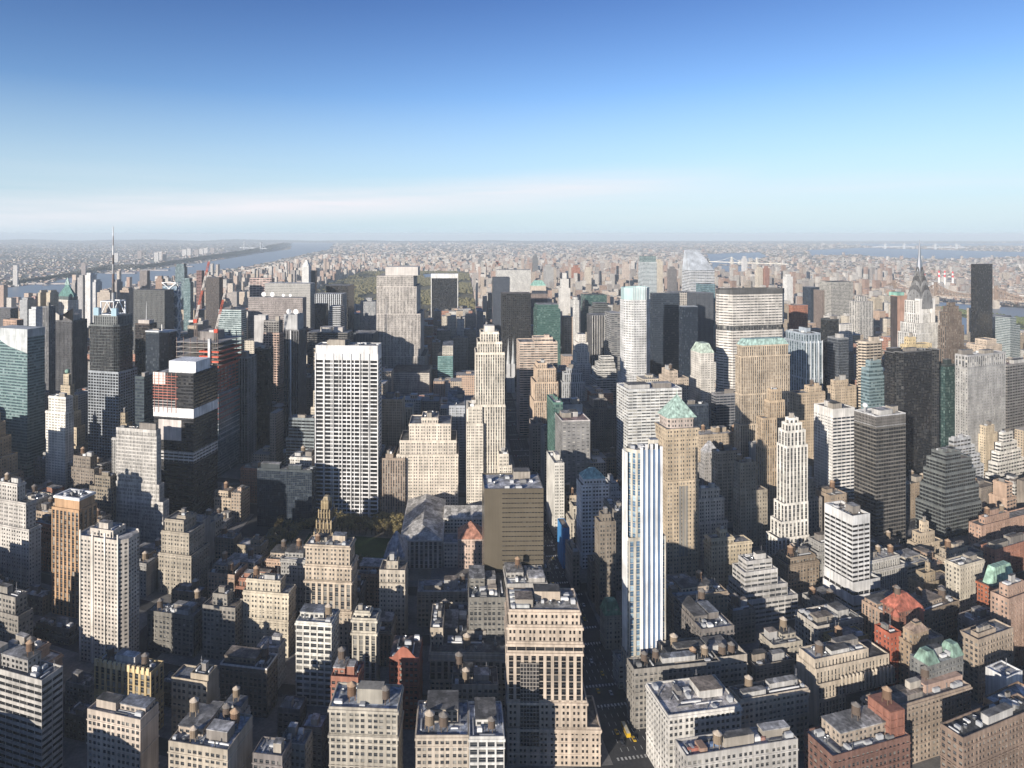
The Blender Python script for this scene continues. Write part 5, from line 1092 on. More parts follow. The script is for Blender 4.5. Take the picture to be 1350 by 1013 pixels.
for fx in (-.1, 1.05):
    q, t = cyl(b.w * fx, 1, r[5] - 14, r[5] - 3, 2.6, 2.6, 8); q2, t2 = cyl(b.w * fx, 1, r[5] - 3, r[5] + 1.5, 3.2, 0.1, 8); tr_ = mk('turret', q, mat((.28, .12, .08)), b.root, None, t); mk('turret_roof', q2, mat((.38, .13, .09)), tr_, None, t2)
H('row_house', 'red roofed low wing below the hipped red roof', 'building', 1166, 1174, 1188, 455, [(838, 0, 0, 0, 0)], 'pun', (.42, .13, .08), 'dk', yb=850, d=20, roof=(.46, .13, .09))
H('apartment_building', 'tan apartment house with yellow roof tower near the green ziggurat', 'building', 1203, 1216, 1258, 560, [(772, 0, 0, 0, 0), (758, .1, .55, .1, .3), (744, .3, .65, .25, .5)], 'pun', (.37, .30, .21), 'dk', yb=810, d=36, tanks=1)
H('apartment_building', 'pair of sandy apartment towers with rounded bulkheads', 'building', 1200, 1212, 1243, 640, [(720, 0, 0, 0, 0), (705, .1, .3, .1, .2), (690, .3, .5, .2, .4)], 'pun', (.46, .38, .28), 'dk', yb=745, d=40, tanks=1)
H('apartment_building', 'sandy apartment block with dormer roof beside the pair of sandy towers', 'building', 1240, 1250, 1296, 610, [(740, 0, 0, 0, 0), (728, .05, .4, .1, .2)], 'pun', (.47, .40, .31), 'dk', yb=760, d=40, tanks=1, ph=2)
H('apartment_building', 'cream apartment house with regular dark windows east of the tan apartment house', 'building', 1254, 1266, 1298, 550, [(748, 0, 0, 0, 0)], 'pun', (.55, .50, .41), 'dk', yb=800, d=34, cornice=.5)
b = H('apartment_building', 'red brick apartment house with green copper mansard roof', 'building', 1288, 1311, 1346, 520, [(776, 0, 0, 0, 0)], 'pun3', (.40, .145, .08), 'dk', yb=820, d=36, noparapet=1, ph=0, ac=0, cornice=.8)
r = b.top; pyramid(b, 'mansard', (r[0] + 3, r[1] - 3, r[2] + 3, r[3] - 3), r[5] + .05, r[5] + 13, (.30, .46, .36), .68)
for k in range(4): mk('dormer', box(6 + (b.w - 14) * k / 3, 8.5 + (b.w - 14) * k / 3, 3, 7, r[5], r[5] + 5), mat((.34, .48, .4)), b.root)
H('apartment_building', 'pink brick apartment house with leafy roof terrace', 'building', 1318, 1330, 1372, 490, [(792, 0, 0, 0, 0), (775, .1, .4, .2, .3)], 'pun', (.43, .30, .23), 'dk', yb=860, d=40)
H('apartment_building', 'brick and cream row with pale roofs behind the cream apartment house', 'building', 1280, 1294, 1372, 680, [(695, 0, 0, 0, 0), (684, .1, .5, .2, .3)], 'pun', (.42, .28, .21), 'dk', yb=735, d=44, roof=(.5, .49, .47), ph=3, tanks=2)
H('apartment_building', 'reddish low brick row under the pale roofs', 'building', 1300, 1312, 1372, 620, [(727, 0, 0, 0, 0)], 'pun', (.40, .2, .14), 'dk', yb=750, d=34, roof=(.46, .44, .42), ph=3)
b = H('apartment_building', 'tan apartment house with brown hipped roof towers', 'building', 1186, 1204, 1244, 448, [(852, 0, 0, 0, 0), (836, .0, .5, .0, .4)], 'pun', (.35, .27, .19), 'dk', yb=875, d=38, tanks=1)
r = b.top; pyramid(b, 'hipped_roof', r[:4], r[5] + .05, r[5] + 7, (.30, .22, .17), .1)
b = H('mansion_block', 'grey block with green copper mansard corner pavilions', 'building', 1202, 1224, 1270, 418, [(878, 0, 0, 0, 0)], 'pun', (.20, .20, .19), 'dk', yb=905, d=34, noparapet=1, roof=(.32, .34, .33), ph=1)
r = b.top
for fx in (0, .7): pyramid(b, 'copper_mansard', (b.w * fx, b.w * (fx + .3), 0, 9), r[5] + .05, r[5] + 7, (.20, .30, .24), .5)
H('row_house', 'row of low houses with chimneys and clutter in half shade', 'building', 1268, 1290, 1336, 456, [(846, 0, 0, 0, 0), (838, .1, .4, .2, .4)], 'pun2', (.38, .31, .24), 'dk', yb=870, d=40, roof=(.20, .21, .22), ph=3, tanks=1, ac=12)
H('row_house', 'dark low house row behind the chimneyed houses', 'building', 1270, 1285, 1320, 500, [(822, 0, 0, 0, 0)], 'pun2', (.40, .34, .29), 'dk', yb=838, d=36, roof=(.25, .2, .18), ph=2, ac=8)
b = H('apartment_building', 'courtyard building with yellow lit inner walls and pale roof', 'building', 1136, 1163, 1280, 396, [(940, 0, 0, 0, 0)], 'pun2', (.37, .30, .24), 'dk', yb=1000, d=42, roof=(.36, .34, .33), ph=2, tanks=1, cornice=.6, ac=10)
addbox(b, 'stair_tower', .4, .52, .4, .65, b.top[5], b.top[5] + 8, (.36, .33, .28)); addbox(b, 'attic', .55, .98, .3, .9, b.top[5], b.top[5] + 5, (.42, .30, .24))
b = H('brick_building', 'long red brick building with arched belvedere tower and round tank', 'building', 1060, 1098, 1200, 368, [(1000, 0, 0, 0, 0)], 'pun2', (.215, .125, .10), 'dk', yb=1013, d=62, roof=(.27, .29, .33), ph=2, tanks=1, ac=12)
mk('belvedere', np.concatenate([facade((b.w * .78, 2), (b.w * .97, 2), b.top[5], b.top[5] + 15, 'shop')[0], np.array(box(b.w * .78 + .45, b.w * .97, 2.45, 17, b.top[5], b.top[5] + 15)), facade((b.w * .78, 17), (b.w * .78, 2), b.top[5], b.top[5] + 15, 'shop')[0]]), mat((.27, .125, .09)), b.root)
water_tank(b.root, b.w * .875, 9, b.top[5] + 15, 1.15, 0)
b = H('apartment_building', 'tan brick block with large fan cages on its dark roof', 'building', 1254, 1270, 1372, 364, [(976, 0, 0, 0, 0)], 'pun2', (.27, .20, .155), 'dk', yb=1013, d=44, roof=(.09, .09, .09), ph=1)
for k in range(4): inst('roof_fan', proto('fan', fan_unit), b.root, (b.w * (.45 + .12 * k), b.d * .5, b.top[5]), (4.2, 4.2, 2.5))
H('armory', 'brown brick hall with crenellated towers', 'building', 1314, 1326, 1372, 392, [(938, 0, 0, 0, 0), (928, .0, .75, 0, .7)], 'pun2', (.30, .20, .13), 'dk', yb=960, d=36, roof=(.2, .21, .24))
H('shed', 'bright white gabled rooftop shed block above the brown brick hall', 'building', 1315, 1327, 1348, 425, [(896, 0, 0, 0, 0)], 'none', (.72, .72, .71), 'dk', yb=912, d=16, roof=(.7, .7, .7), ph=0, ac=1)
# ------------------------------------------------------------------ library
def gable(name, x0, x1, y0, y1, z, h, c, parent, axis='y', hip0=0, hip1=0):
    q, t = [], []
    if axis == 'y':
        m = (x0 + x1) / 2; a, b_ = (m, y0 + hip0, z + h), (m, y1 - hip1, z + h)
        q = [[(x0, y0, z), a, b_, (x0, y1, z)], [(x1, y0, z), (x1, y1, z), b_, a]]
        t = [[(x0, y0, z), (x1, y0, z), a], [(x1, y1, z), (x0, y1, z), b_]]
    else:
        m = (y0 + y1) / 2; a, b_ = (x0 + hip0, m, z + h), (x1 - hip1, m, z + h)
        q = [[(x0, y0, z), (x1, y0, z), b_, a], [(x0, y1, z), a, b_, (x1, y1, z)]]
        t = [[(x0, y0, z), a, (x0, y1, z)], [(x1, y0, z), (x1, y1, z), b_]]
    return mk(name, q, mat(c, 'roof', .7), parent, None, t)
X0, X1, Y0, Y1 = -58.0, 74.0, 640.0, 738.0
lib = root('library', 'long white marble library with grey ridged roofs beside the park', 'library', (X0, Y0, 0))
LW, LD = X1 - X0, Y1 - Y0; MAR = (.55, .52, .47); RF = (.50, .48, .445)
def block(x0, x1, y0, y1, h, st='pun2', nm='wing'):
    wq, pn, uv, _ = facade((x0, y0), (x1, y0), .15, h, st)
    eq, pe, ue, _ = facade((x0, y1), (x0, y0), .15, h, st)
    p_ = mk(nm, np.concatenate([wq, eq, np.array(box(x0 + .45, x1, y0 + .45, y1, .15, h, True), float)[1:]]), mat(MAR), lib)
    g_ = mk('glazing', np.concatenate([pn, pe]), pane('dk'), p_, np.concatenate([uv, ue])); g_['kind'] = 'stuff'
    mk('cornice', ring([(x0, y0), (x1, y0), (x1, y1), (x0, y1)], h - 1.2, h + .4, 0.004, .9), mat(MAR), p_)
    return p_
p_ = block(0, 40, 0, LD, 27, 'pier2', 'reading_room'); gable('ridged_roof', 0, 40, 0, LD, 27.45, 7, RF, p_, 'y', 18, 2)
p_ = block(40.5, LW, 46, 74, 29, 'pun2', 'cross_wing'); gable('ridged_roof', 40.5, LW, 46, 74, 29.45, 7, RF, p_, 'x', 0, 4)
p_ = block(LW - 26, LW, 75, LD, 26, 'pun2'); gable('ridged_roof', LW - 26, LW, 75, LD, 26.45, 5, RF, p_, 'y', 2, 4)
p_ = block(41, LW, 2, 20, 24, 'pun2'); gable('ridged_roof', 41, LW, 2, 20, 24.45, 4, (.22, .24, .27), p_, 'x', 0, 4)
L = B(); L.px = (533, 640, 676, 765); L.D = 640; L.loc = (X0, Y0); L.yaw = 0; L.w, L.d = LW, LD; L.label = 'long white marble library'; L.top = (0, LW, 0, LD, 0, 30); ALL.append(L)
# low pale roof terrace and dark hall below the olive slab
for (nm, lb, xl, xr, D, y, c_, rf, d_) in (('shop_building', 'low building with bright pale terrace roof at the foot of the olive slab', 668, 722, 478, 772, (.42, .4, .37), (.60, .60, .58), 26),
        ('shop_building', 'low dark building with glass skylights beside the pale terrace roof', 618, 667, 470, 790, (.2, .19, .17), (.16, .17, .17), 34)):
    b = H(nm, lb, 'building', xl, None, xr, D, [(y, 0, 0, 0, 0)], 'pun2', c_, 'dk', yb=y + 20, roof=rf, d=d_)
for k in range(3): mk('skylight', box(b.w * .3 + 4 * k, b.w * .3 + 4 * k + 3, b.d * .3, b.d * .8, b.top[5], b.top[5] + 1.4), mat((.34, .36, .36), 'gloss'), b.root)

# ------------------------------------------------------------------ tower cranes
def crane(lb, x, D, y0, y1, lean, jib):
    z0_, z1_ = zy(y0, D), zy(y1, D)
    X, Y, _ = at(x, D)
    r_ = root('tower_crane', lb, 'crane', (X, Y, z0_), 0)
    Hh = z1_ - z0_; n_ = max(4, int(Hh / 9))
    if True:
        for k in range(n_):
            q = []; s_ = (k // 2) % 2
            za, zb_ = Hh * k / n_, Hh * (k + 1) / n_; xa, xb = lean * k / n_, lean * (k + 1) / n_
            for sx in (-1.3, 1.3):
                for sy in (-1.3, 1.3): q += beam((xa + sx * .75, sy * .75, za), (xb + sx * .75, sy * .75, zb_), .17)
            q += beam((xa - 1, -1, za), (xb + 1, -1, zb_), .12); q += beam((xa + 1, 1, za), (xb - 1, 1, zb_), .12)
            q += beam((xa - 1, 1, za), (xb - 1, -1, zb_), .12); q += beam((xa + 1, -1, za), (xb + 1, 1, zb_), .12)
            mk('boom_section', q, mat((.46, .12, .08) if s_ else (.58, .54, .5)), r_)
    mk('cab', box(-2.4, 2.4, -2, 2, -5, 0), mat((.45, .08, .05)), r_)
    mk('counterweight', box(-9, -3, -1.6, 1.6, -4, -1), mat((.5, .49, .47)), r_)
    mk('mast', np.concatenate([np.array(beam((sx, sy, -24), (sx, sy, -5), .3), float) for sx in (-1.4, 1.4) for sy in (-1.4, 1.4)]), mat((.2, .16, .14)), r_)
crane('red and white lattice crane leaning tall above the blue lit tower', 258, 905, 421, 345, 18, 0)
crane('shorter red and white lattice crane rising over the unfinished tower', 285, 890, 434, 376, 14, 0)

# ------------------------------------------------------------------ ground plan: the streets fan out slightly from the park
def plan(gx, gy):
    D = math.hypot(gx, gy); th = math.atan2(gx, gy); Dp = 320 / math.atan(320 / max(D, 30))
    return Dp * th, Dp
def simple(name, c, rough=.9, noise=None, spec=.3):
    m, t, p = nodes(name)
    o = grime(t, rgb(t, c), 1.3, noise or .02)
    t.links.new(o, p.inputs['Base Color']); p.inputs['Roughness'].default_value = rough; p.inputs['Specular IOR Level'].default_value = spec
    return m
# land reaching the horizon
gm, t, p = nodes('land')
tcn = nd(t, 'ShaderNodeTexCoord')
n1 = nd(t, 'ShaderNodeTexNoise'); n1.inputs['Scale'].default_value = .0006; n1.inputs['Detail'].default_value = 8; n1.inputs['Roughness'].default_value = .65
n2 = nd(t, 'ShaderNodeTexVoronoi'); n2.inputs['Scale'].default_value = .012
t.links.new(tcn.outputs['Object'], n1.inputs[0]); t.links.new(tcn.outputs['Object'], n2.inputs[0])
r1 = nd(t, 'ShaderNodeValToRGB'); r1.color_ramp.elements[0].position = .38; r1.color_ramp.elements[0].color = (.10, .10, .07, 1)
r1.color_ramp.elements[1].position = .62; r1.color_ramp.elements[1].color = (.34, .28, .25, 1)
t.links.new(n1.outputs[0], r1.inputs[0])
mx = nd(t, 'ShaderNodeMix', data_type='RGBA'); mx.blend_type = 'OVERLAY'; mx.inputs[0].default_value = .45
t.links.new(r1.outputs[0], mx.inputs[6]); t.links.new(n2.outputs['Color'], mx.inputs[7])
hs2 = nd(t, 'ShaderNodeHueSaturation'); hs2.inputs['Saturation'].default_value = .55; t.links.new(mx.outputs[2], hs2.inputs['Color'])
t.links.new(hs2.outputs[0], p.inputs['Base Color']); p.inputs['Roughness'].default_value = .95
g = mk('ground', [[(-34000, -900, 0), (40000, -900, 0), (40000, 33000, 0), (-34000, 33000, 0)]], gm)
tag(g, 'wide low built up land running out to the horizon', 'ground', None, 'structure')
AV = [-1900, -1630, -1345, -1060, -775, -490, -205, 85, 235, 390, 530, 680, 880, 1090, 1290]
AW = {85: 14, 235: 11, 390: 19, 530: 11}
ST = [699 + (k - 42) * 80 for k in range(35, 61)]
# road sheet
q = []
for i in range(len(AV) - 1):
    for j in range(len(ST) - 1):
        a, b_, c_, d_ = [(*plan(*p_), .02) for p_ in ((AV[i], ST[j]), (AV[i + 1], ST[j]), (AV[i + 1], ST[j + 1]), (AV[i], ST[j + 1]))]
        q.append([a, b_, c_, d_])
rd = mk('road', q, simple('asphalt', (.05, .05, .052), .85, .05)); tag(rd, 'dark asphalt of the avenues and cross streets', 'road', None, 'structure')
pv, lots = [], []
rl = random.Random(11)
def in_park(gx, gy): return -190 < gx < 75 and 545 < gy < 690
for i in range(len(AV) - 1):
    for j in range(len(ST) - 1):
        x0, x1 = AV[i] + AW.get(AV[i], 14), AV[i + 1] - AW.get(AV[i + 1], 14)
        y0, y1 = ST[j] + (14 if abs(ST[j] - 699) < 2 else 8), ST[j + 1] - (14 if abs(ST[j + 1] - 699) < 2 else 8)
        park = in_park((x0 + x1) / 2, (y0 + y1) / 2)
        n_ = 4
        for k in range(n_):
            xa, xb = x0 + (x1 - x0) * k / n_, x0 + (x1 - x0) * (k + 1) / n_
            P = [plan(xa, y0), plan(xb, y0), plan(xb, y1), plan(xa, y1)]
            pv.append([(*p_, .15) for p_ in P])
            pv.append([(*P[0], 0.02), (*P[1], 0.02), (*P[1], .15), (*P[0], .15)])
            if k == 0: pv.append([(*P[0], 0.02), (*P[3], 0.02), (*P[3], .15), (*P[0], .15)])
            if k == n_ - 1: pv.append([(*P[1], 0.02), (*P[2], 0.02), (*P[2], .15), (*P[1], .15)])
        if park: continue
        for row in (0, 1):
            yc0, yc1 = (y0 + 4, (y0 + y1) / 2 - 1) if row == 0 else ((y0 + y1) / 2 + 1, y1 - 4)
            x = x0 + 4
            while x < x1 - 12:
                wd = min(rl.uniform(17, 42), x1 - 4 - x)
                lots.append((x, x + wd - .6, yc0, yc1)); x += wd
o_ = mk('pavement', pv, simple('pavement', (.17, .165, .16), .9, .08)); tag(o_, 'pale pavement slabs round every city block', 'pavement', None, 'structure')
# avenue markings
q = []
PA = lambda gx, gy: (*plan(gx, gy), .03)
for lane in (-7, -3.5, 0, 3.5, 7):
    gy = 300
    while gy < 1500:
        if min(abs(gy - s_) for s_ in ST) > 14: q.append([PA(85 + lane - .12, gy), PA(85 + lane + .12, gy), PA(85 + lane + .12, gy + 4), PA(85 + lane - .12, gy + 4)])
        gy += 9
for s_ in ST[:16]:
    for e_ in (-13, 11):
        for k in range(12):
            gx = 85 - 11 + k * 1.95
            q.append([PA(gx, s_ + e_), PA(gx + .9, s_ + e_), PA(gx + .9, s_ + e_ + 3), PA(gx, s_ + e_ + 3)])
o_ = mk('road_markings', q, mat((.55, .55, .53))); tag(o_, 'white lane dashes and crosswalk bars painted on the avenue', 'road markings', None, 'structure')

# ------------------------------------------------------------------ park
gx0, gx1, gy0, gy1 = -186, -58, 560, 684
q = []
for i in range(6):
    for j in range(4):
        xa, xb = -186 + 160 * i / 6, -186 + 160 * (i + 1) / 6; ya, yb_ = 560 + 124 * j / 4, 560 + 124 * (j + 1) / 4
        q.append([(*plan(a, c_), .17) for a, c_ in ((xa, ya), (xb, ya), (xb, yb_), (xa, yb_))])
o_ = mk('path', q, simple('park_gravel', (.20, .18, .145), .95, .08)); tag(o_, 'gravel paths of the small city park', 'path', None, 'structure')
q = [[(*plan(a, c_), .19) for a, c_ in ((-150, 588), (-62, 588), (-62, 650), (-150, 650))]]
o_ = mk('lawn', q, simple('lawn', (.045, .075, .025), .95, .1)); tag(o_, 'rectangular green lawn in the middle of the park', 'lawn', None, 'structure')
def leafmat(c):
    m, t, p = nodes('early_leaves')
    tcx = nd(t, 'ShaderNodeTexCoord'); nz_ = nd(t, 'ShaderNodeTexNoise'); nz_.inputs['Scale'].default_value = .6
    t.links.new(tcx.outputs['Object'], nz_.inputs[0])
    r_ = nd(t, 'ShaderNodeValToRGB'); r_.color_ramp.elements[0].position = .35; r_.color_ramp.elements[0].color = (*[v * .6 for v in c], 1)
    r_.color_ramp.elements[1].position = .65; r_.color_ramp.elements[1].color = (*[v * 1.35 for v in c], 1)
    t.links.new(nz_.outputs[0], r_.inputs[0]); t.links.new(r_.outputs[0], p.inputs['Base Color']); p.inputs['Roughness'].default_value = .8
    return m
LM = leafmat((.20, .165, .07))
TREE = []
for v in range(4):
    rr = random.Random(v); q = []; lim = []
    cl = [(rr.uniform(-3.6, 3.6), rr.uniform(-3.6, 3.6), rr.uniform(6, 12), rr.uniform(1.4, 2.6)) for _ in range(13)]
    for (x, y, z, s_) in cl:
        lim += beam((0, 0, 3.5), (x, y, z), .14)
        for _ in range(34):
            d_ = Vector((rr.gauss(0, 1), rr.gauss(0, 1), rr.gauss(0, .8))).normalized() * s_ * rr.uniform(.3, 1)
            c_ = Vector((x, y, z)) + d_; u_ = Vector((rr.gauss(0, 1), rr.gauss(0, 1), rr.gauss(0, 1))).normalized(); w2 = u_.orthogonal().normalized()
            k = rr.uniform(.22, .5); q.append([c_ + u_ * k, c_ + w2 * k, c_ - u_ * k, c_ - w2 * k])
    tk, tt = cyl(0, 0, 0, 5.5, .34, .2, 7)
    a = mk('trunk', tk + lim, mat((.12, .095, .07)), None, None, tt); b_ = mk('crown', q, LM); TREE.append((a, b_))
    for o_ in (a, b_): col.objects.unlink(o_)
rt_ = random.Random(3); nt_ = 0
spots = []
for i in range(27):
    for (gy_) in (566, 576, 657, 668, 679):
        spots.append((-184 + i * 4.7 + rt_.uniform(-1.5, 1.5), gy_ + rt_.uniform(-2, 2)))
for gy_ in range(584, 655, 8):
    for gx_ in (-180, -171, -160): spots.append((gx_ + rt_.uniform(-2, 2), gy_ + rt_.uniform(-2, 2)))
    for gx_ in (-55, -61, -48): spots.append((gx_ + rt_.uniform(-2, 2), gy_ + rt_.uniform(-2, 2)))
rt_.shuffle(spots)
def inside(b, X, Y, m):
    dx, dy = X - b.loc[0], Y - b.loc[1]; c_, s_ = math.cos(b.yaw), math.sin(b.yaw)
    lx, ly = dx * c_ + dy * s_, -dx * s_ + dy * c_
    return -m < lx < b.w + m and -m < ly < b.d + m
for (gx_, gy_) in spots:
    X, Y = plan(gx_, gy_)
    if any(inside(b, X, Y, 3) for b in ALL): continue
    r_ = root('park_tree', 'plane tree with thin olive brown spring crown in the small city park', 'tree', (X, Y, .17), rt_.uniform(0, 6), 'trees of the small city park')
    s_ = rt_.uniform(.8, 1.25); r_.scale = (s_, s_, s_)
    a, b_ = TREE[rt_.randrange(4)]
    inst('trunk', a, r_, (0, 0, 0)); inst('crown', b_, r_, (0, 0, 0)); nt_ += 1

# ------------------------------------------------------------------ vehicles on the avenue
def wheels(parent, L_, W_, r=.34):
    q, t = cyl(0, 0, -.12, .12, r, r, 10)
    q = [[(p_[2], p_[0], p_[1]) for p_ in f] for f in q]; t = [[(p_[2], p_[0], p_[1]) for p_ in f] for f in t]
    if 'wheel' not in TANK:
        TANK['wheel'] = mk('wheel', q, mat((.02, .02, .02)), None, None, t); col.objects.unlink(TANK['wheel'])
    for sx in (-1, 1):
        for sy in (-1, 1): inst('wheel', TANK['wheel'], parent, (sx * (W_ / 2 - .1), sy * L_ * .31, r), (1, r / .34, r / .34))
def car(lb, X, Y, c_, grp, yaw=0):
    r_ = root('car', lb, 'car', (X, Y, .03), yaw, grp)
    prof = [(-2.25, .35), (-2.25, .85), (-1.2, .95), (1.6, 1.0), (2.25, .85), (2.25, .35)]
    q = []
    for i in range(len(prof) - 1):
        (ya, za), (yb_, zb_) = prof[i], prof[i + 1]; q.append([(-.9, ya, za), (.9, ya, za), (.9, yb_, zb_), (-.9, yb_, zb_)])
    for sx in (-.9, .9): q += [[(sx, -2.25, .35), (sx, -1.2, .35), (sx, -1.2, .95), (sx, -2.25, .85)], [(sx, -1.2, .35), (sx, 1.6, .35), (sx, 1.6, 1.0), (sx, -1.2, .95)], [(sx, 1.6, .35), (sx, 2.25, .35), (sx, 2.25, .85), (sx, 1.6, 1.0)]]
    mk('body', q, mat(c_, 'gloss'), r_)
    B0, T0 = [(-.8, -1.3, .95), (.8, -1.3, .95), (.8, 1.5, .98), (-.8, 1.5, .98)], [(-.65, -.5, 1.45), (.65, -.5, 1.45), (.65, .9, 1.45), (-.65, .9, 1.45)]
    mk('windows', [[B0[i], B0[(i + 1) % 4], T0[(i + 1) % 4], T0[i]] for i in range(4)], mat((.03, .035, .04), 'gloss'), r_)
    mk('car_roof', [[(p_[0], p_[1], p_[2] + .02) for p_ in T0]], mat(c_, 'gloss'), r_)
    wheels(r_, 4.5, 1.8)
rc_ = random.Random(5); laid = []
CC = (((.55, .36, .03), 'yellow'), ((.62, .62, .62), 'white'), ((.03, .03, .035), 'black'), ((.28, .29, .3), 'silver grey'), ((.25, .03, .03), 'dark red'))
for k in range(64):
    gy = rc_.uniform(322, 620) if k < 26 else rc_.uniform(600, 1250); lane = rc_.choice((-9, -5.2, -1.7, 1.7, 5.2, 9))
    if any(abs(gy - a) < 8 and lane == l_ for a, l_ in laid) or (360 < gy < 378): continue
    laid.append((gy, lane)); X, Y = plan(85 + lane, gy); c_, nm = CC[rc_.choice((0, 0, 1, 2, 2, 3, 4))]
    car('small %s car on the shaded avenue below the tall towers' % nm, X, Y, c_, '%s cars on the avenue' % nm, math.atan2(-(plan(85 + lane, gy + 5)[0] - X), plan(85 + lane, gy + 5)[1] - Y))
X, Y = at(825, 430)[:2]
bs = root('school_bus', 'yellow bus driving down the shaded avenue beside the buff tower', 'bus', (X, Y, .03), .1)
mk('body', box(-1.3, 1.3, -5.5, 5.5, .5, 3.0), mat((.52, .33, .02), 'gloss'), bs); mk('windows', box(-1.33, 1.33, -5, 4.9, 1.7, 2.5, False), mat((.03, .03, .03), 'gloss'), bs); mk('bus_roof', box(-1.1, 1.1, -5.2, 5.2, 3.0, 3.12), mat((.6, .55, .4)), bs); wheels(bs, 11, 2.6, .5)

# ------------------------------------------------------------------ mid-town lots between the towers
def pxr(P): return [CX + F * x / y for x, y in P]
cand = []
for (x0, x1, y0, y1) in lots:
    P = [plan(x0, y0), plan(x1, y0), plan(x1, y1), plan(x0, y1)]
    ex = Vector((P[1][0] - P[0][0] + P[2][0] - P[3][0], P[1][1] - P[0][1] + P[2][1] - P[3][1])) / 2
    ny = Vector((P[3][0] - P[0][0] + P[2][0] - P[1][0], P[3][1] - P[0][1] + P[2][1] - P[1][1])) / 2
    a = math.atan2(ex.y, ex.x) * .6 + (math.atan2(ny.y, ny.x) - math.pi / 2) * .4
    cx_, cy_ = sum(p_[0] for p_ in P) / 4, sum(p_[1] for p_ in P) / 4
    if cy_ < 300 or cy_ > 2150: continue
    W_, D_ = ex.length * .96, ny.length * .94
    ca, sa = math.cos(a), math.sin(a)
    loc = (cx_ - W_ / 2 * ca + D_ / 2 * sa, cy_ - W_ / 2 * sa - D_ / 2 * ca)
    px = CX + F * cx_ / cy_
    if px < -260 or px > 1500: continue
    corners = [(loc[0] + u * W_ * ca - v * D_ * sa, loc[1] + u * W_ * sa + v * D_ * ca) for u in (0, .5, 1) for v in (0, .5, 1)]
    bad = any(inside(b, X, Y, 1.0) for b in ALL for X, Y in corners)
    if not bad:
        for b in ALL:
            c_, s_ = math.cos(b.yaw), math.sin(b.yaw)
            for u in (0, .5, 1):
                for v in (0, .5, 1):
                    X, Y = b.loc[0] + u * b.w * c_ - v * b.d * s_ - loc[0], b.loc[1] + u * b.w * s_ + v * b.d * c_ - loc[1]
                    lx, ly = X * ca + Y * sa, -X * sa + Y * ca
                    if -.5 < lx < W_ + .5 and -.5 < ly < D_ + .5: bad = True
    if bad: continue
    pr = pxr([corners[0], corners[6], corners[8], corners[2]]); xl, xr = min(pr), max(pr)
    gx = (x0 + x1) / 2
    if cy_ < 700: h = rl.uniform(22, 52)
    elif gx < -780: h = rl.uniform(14, 50) if rl.random() < .8 else rl.uniform(50, 95)
    elif gx > 700: h = rl.uniform(25, 75) if rl.random() < .7 else rl.uniform(75, 125)
    else: h = rl.uniform(35, 95) if rl.random() < .75 else rl.uniform(90, 135)
    if cy_ > 1800 and -775 < gx < 600: h = min(h, 110)
    near_edge = min(c_[1] for c_ in corners)
    for b in ALL:
        if b.D > near_edge - 2:
            ov = min(xr, b.px[1]) - max(xl, b.px[0])
            if ov > .18 * min(xr - xl, b.px[1] - b.px[0]):
                h = min(h, zy(b.px[3], near_edge))
    # keep the view down the avenue, into the park and to the river
    if 320 < xr and xl < 540 and 500 < cy_ < 640: h = min(h, zy(742, near_edge))
    if 640 < xr and xl < 720 and cy_ < 1400: h = min(h, zy(640, near_edge))
    if near_edge < 350 or (cy_ < 440 and xr > 640 and xl < 890): continue
    if cy_ < 420: h = min(h, zy(955, near_edge))
    if xr < 330 and cy_ > 1200: h = min(h, zy(np.interp(xr, [0, 100, 200, 262, 330], [412, 400, 392, 385, 378]), near_edge))
    if h < 7: continue
    cand.append([xl, xr, loc, a, W_, D_, h, cy_])
vis = []
for i, c_ in enumerate(cand):
    xl, xr, loc, a, W_, D_, h, cy_ = c_
    yt = HY + (CH - h) / cy_ * F
    on = xr > 0 and xl < 1350 and yt < 1013
    vis.append(((xr - xl) * 1e6 / cy_ ** 2 if on else 0, i))
vis.sort(reverse=True)
chosen = set(i for s_, i in vis[:int(120)] if s_ > 0)
WALLS = [((.40, .33, .25), 'tan brick'), ((.30, .24, .18), 'brown brick'), ((.48, .43, .35), 'cream stone'), ((.34, .33, .31), 'grey stone'), ((.33, .17, .12), 'red brick'), ((.22, .19, .16), 'dark brick'), ((.52, .50, .46), 'white brick'), ((.43, .31, .23), 'pink brick')]
labels = set()
import re
refs = [(re.split(r' (?:with|of|beside|behind|in front|on|against|below|between|near|next|at|topped|carrying|wrapped|being|standing|amid|facing|rising|to the|by|before|along|across|from|far|tucked|squeezed|holding|joined|hugging|ahead|crowned|just|directly|through|that|taller|in|into|past|under|peeping|wedged|up) ', b.label)[0], b) for b in ALL]
cnt = {}
for r_, b in refs: cnt[r_] = cnt.get(r_, 0) + 1
refs = [(r_, b) for r_, b in refs if cnt[r_] == 1 and len(r_.split()) >= 3]
stuffb = []
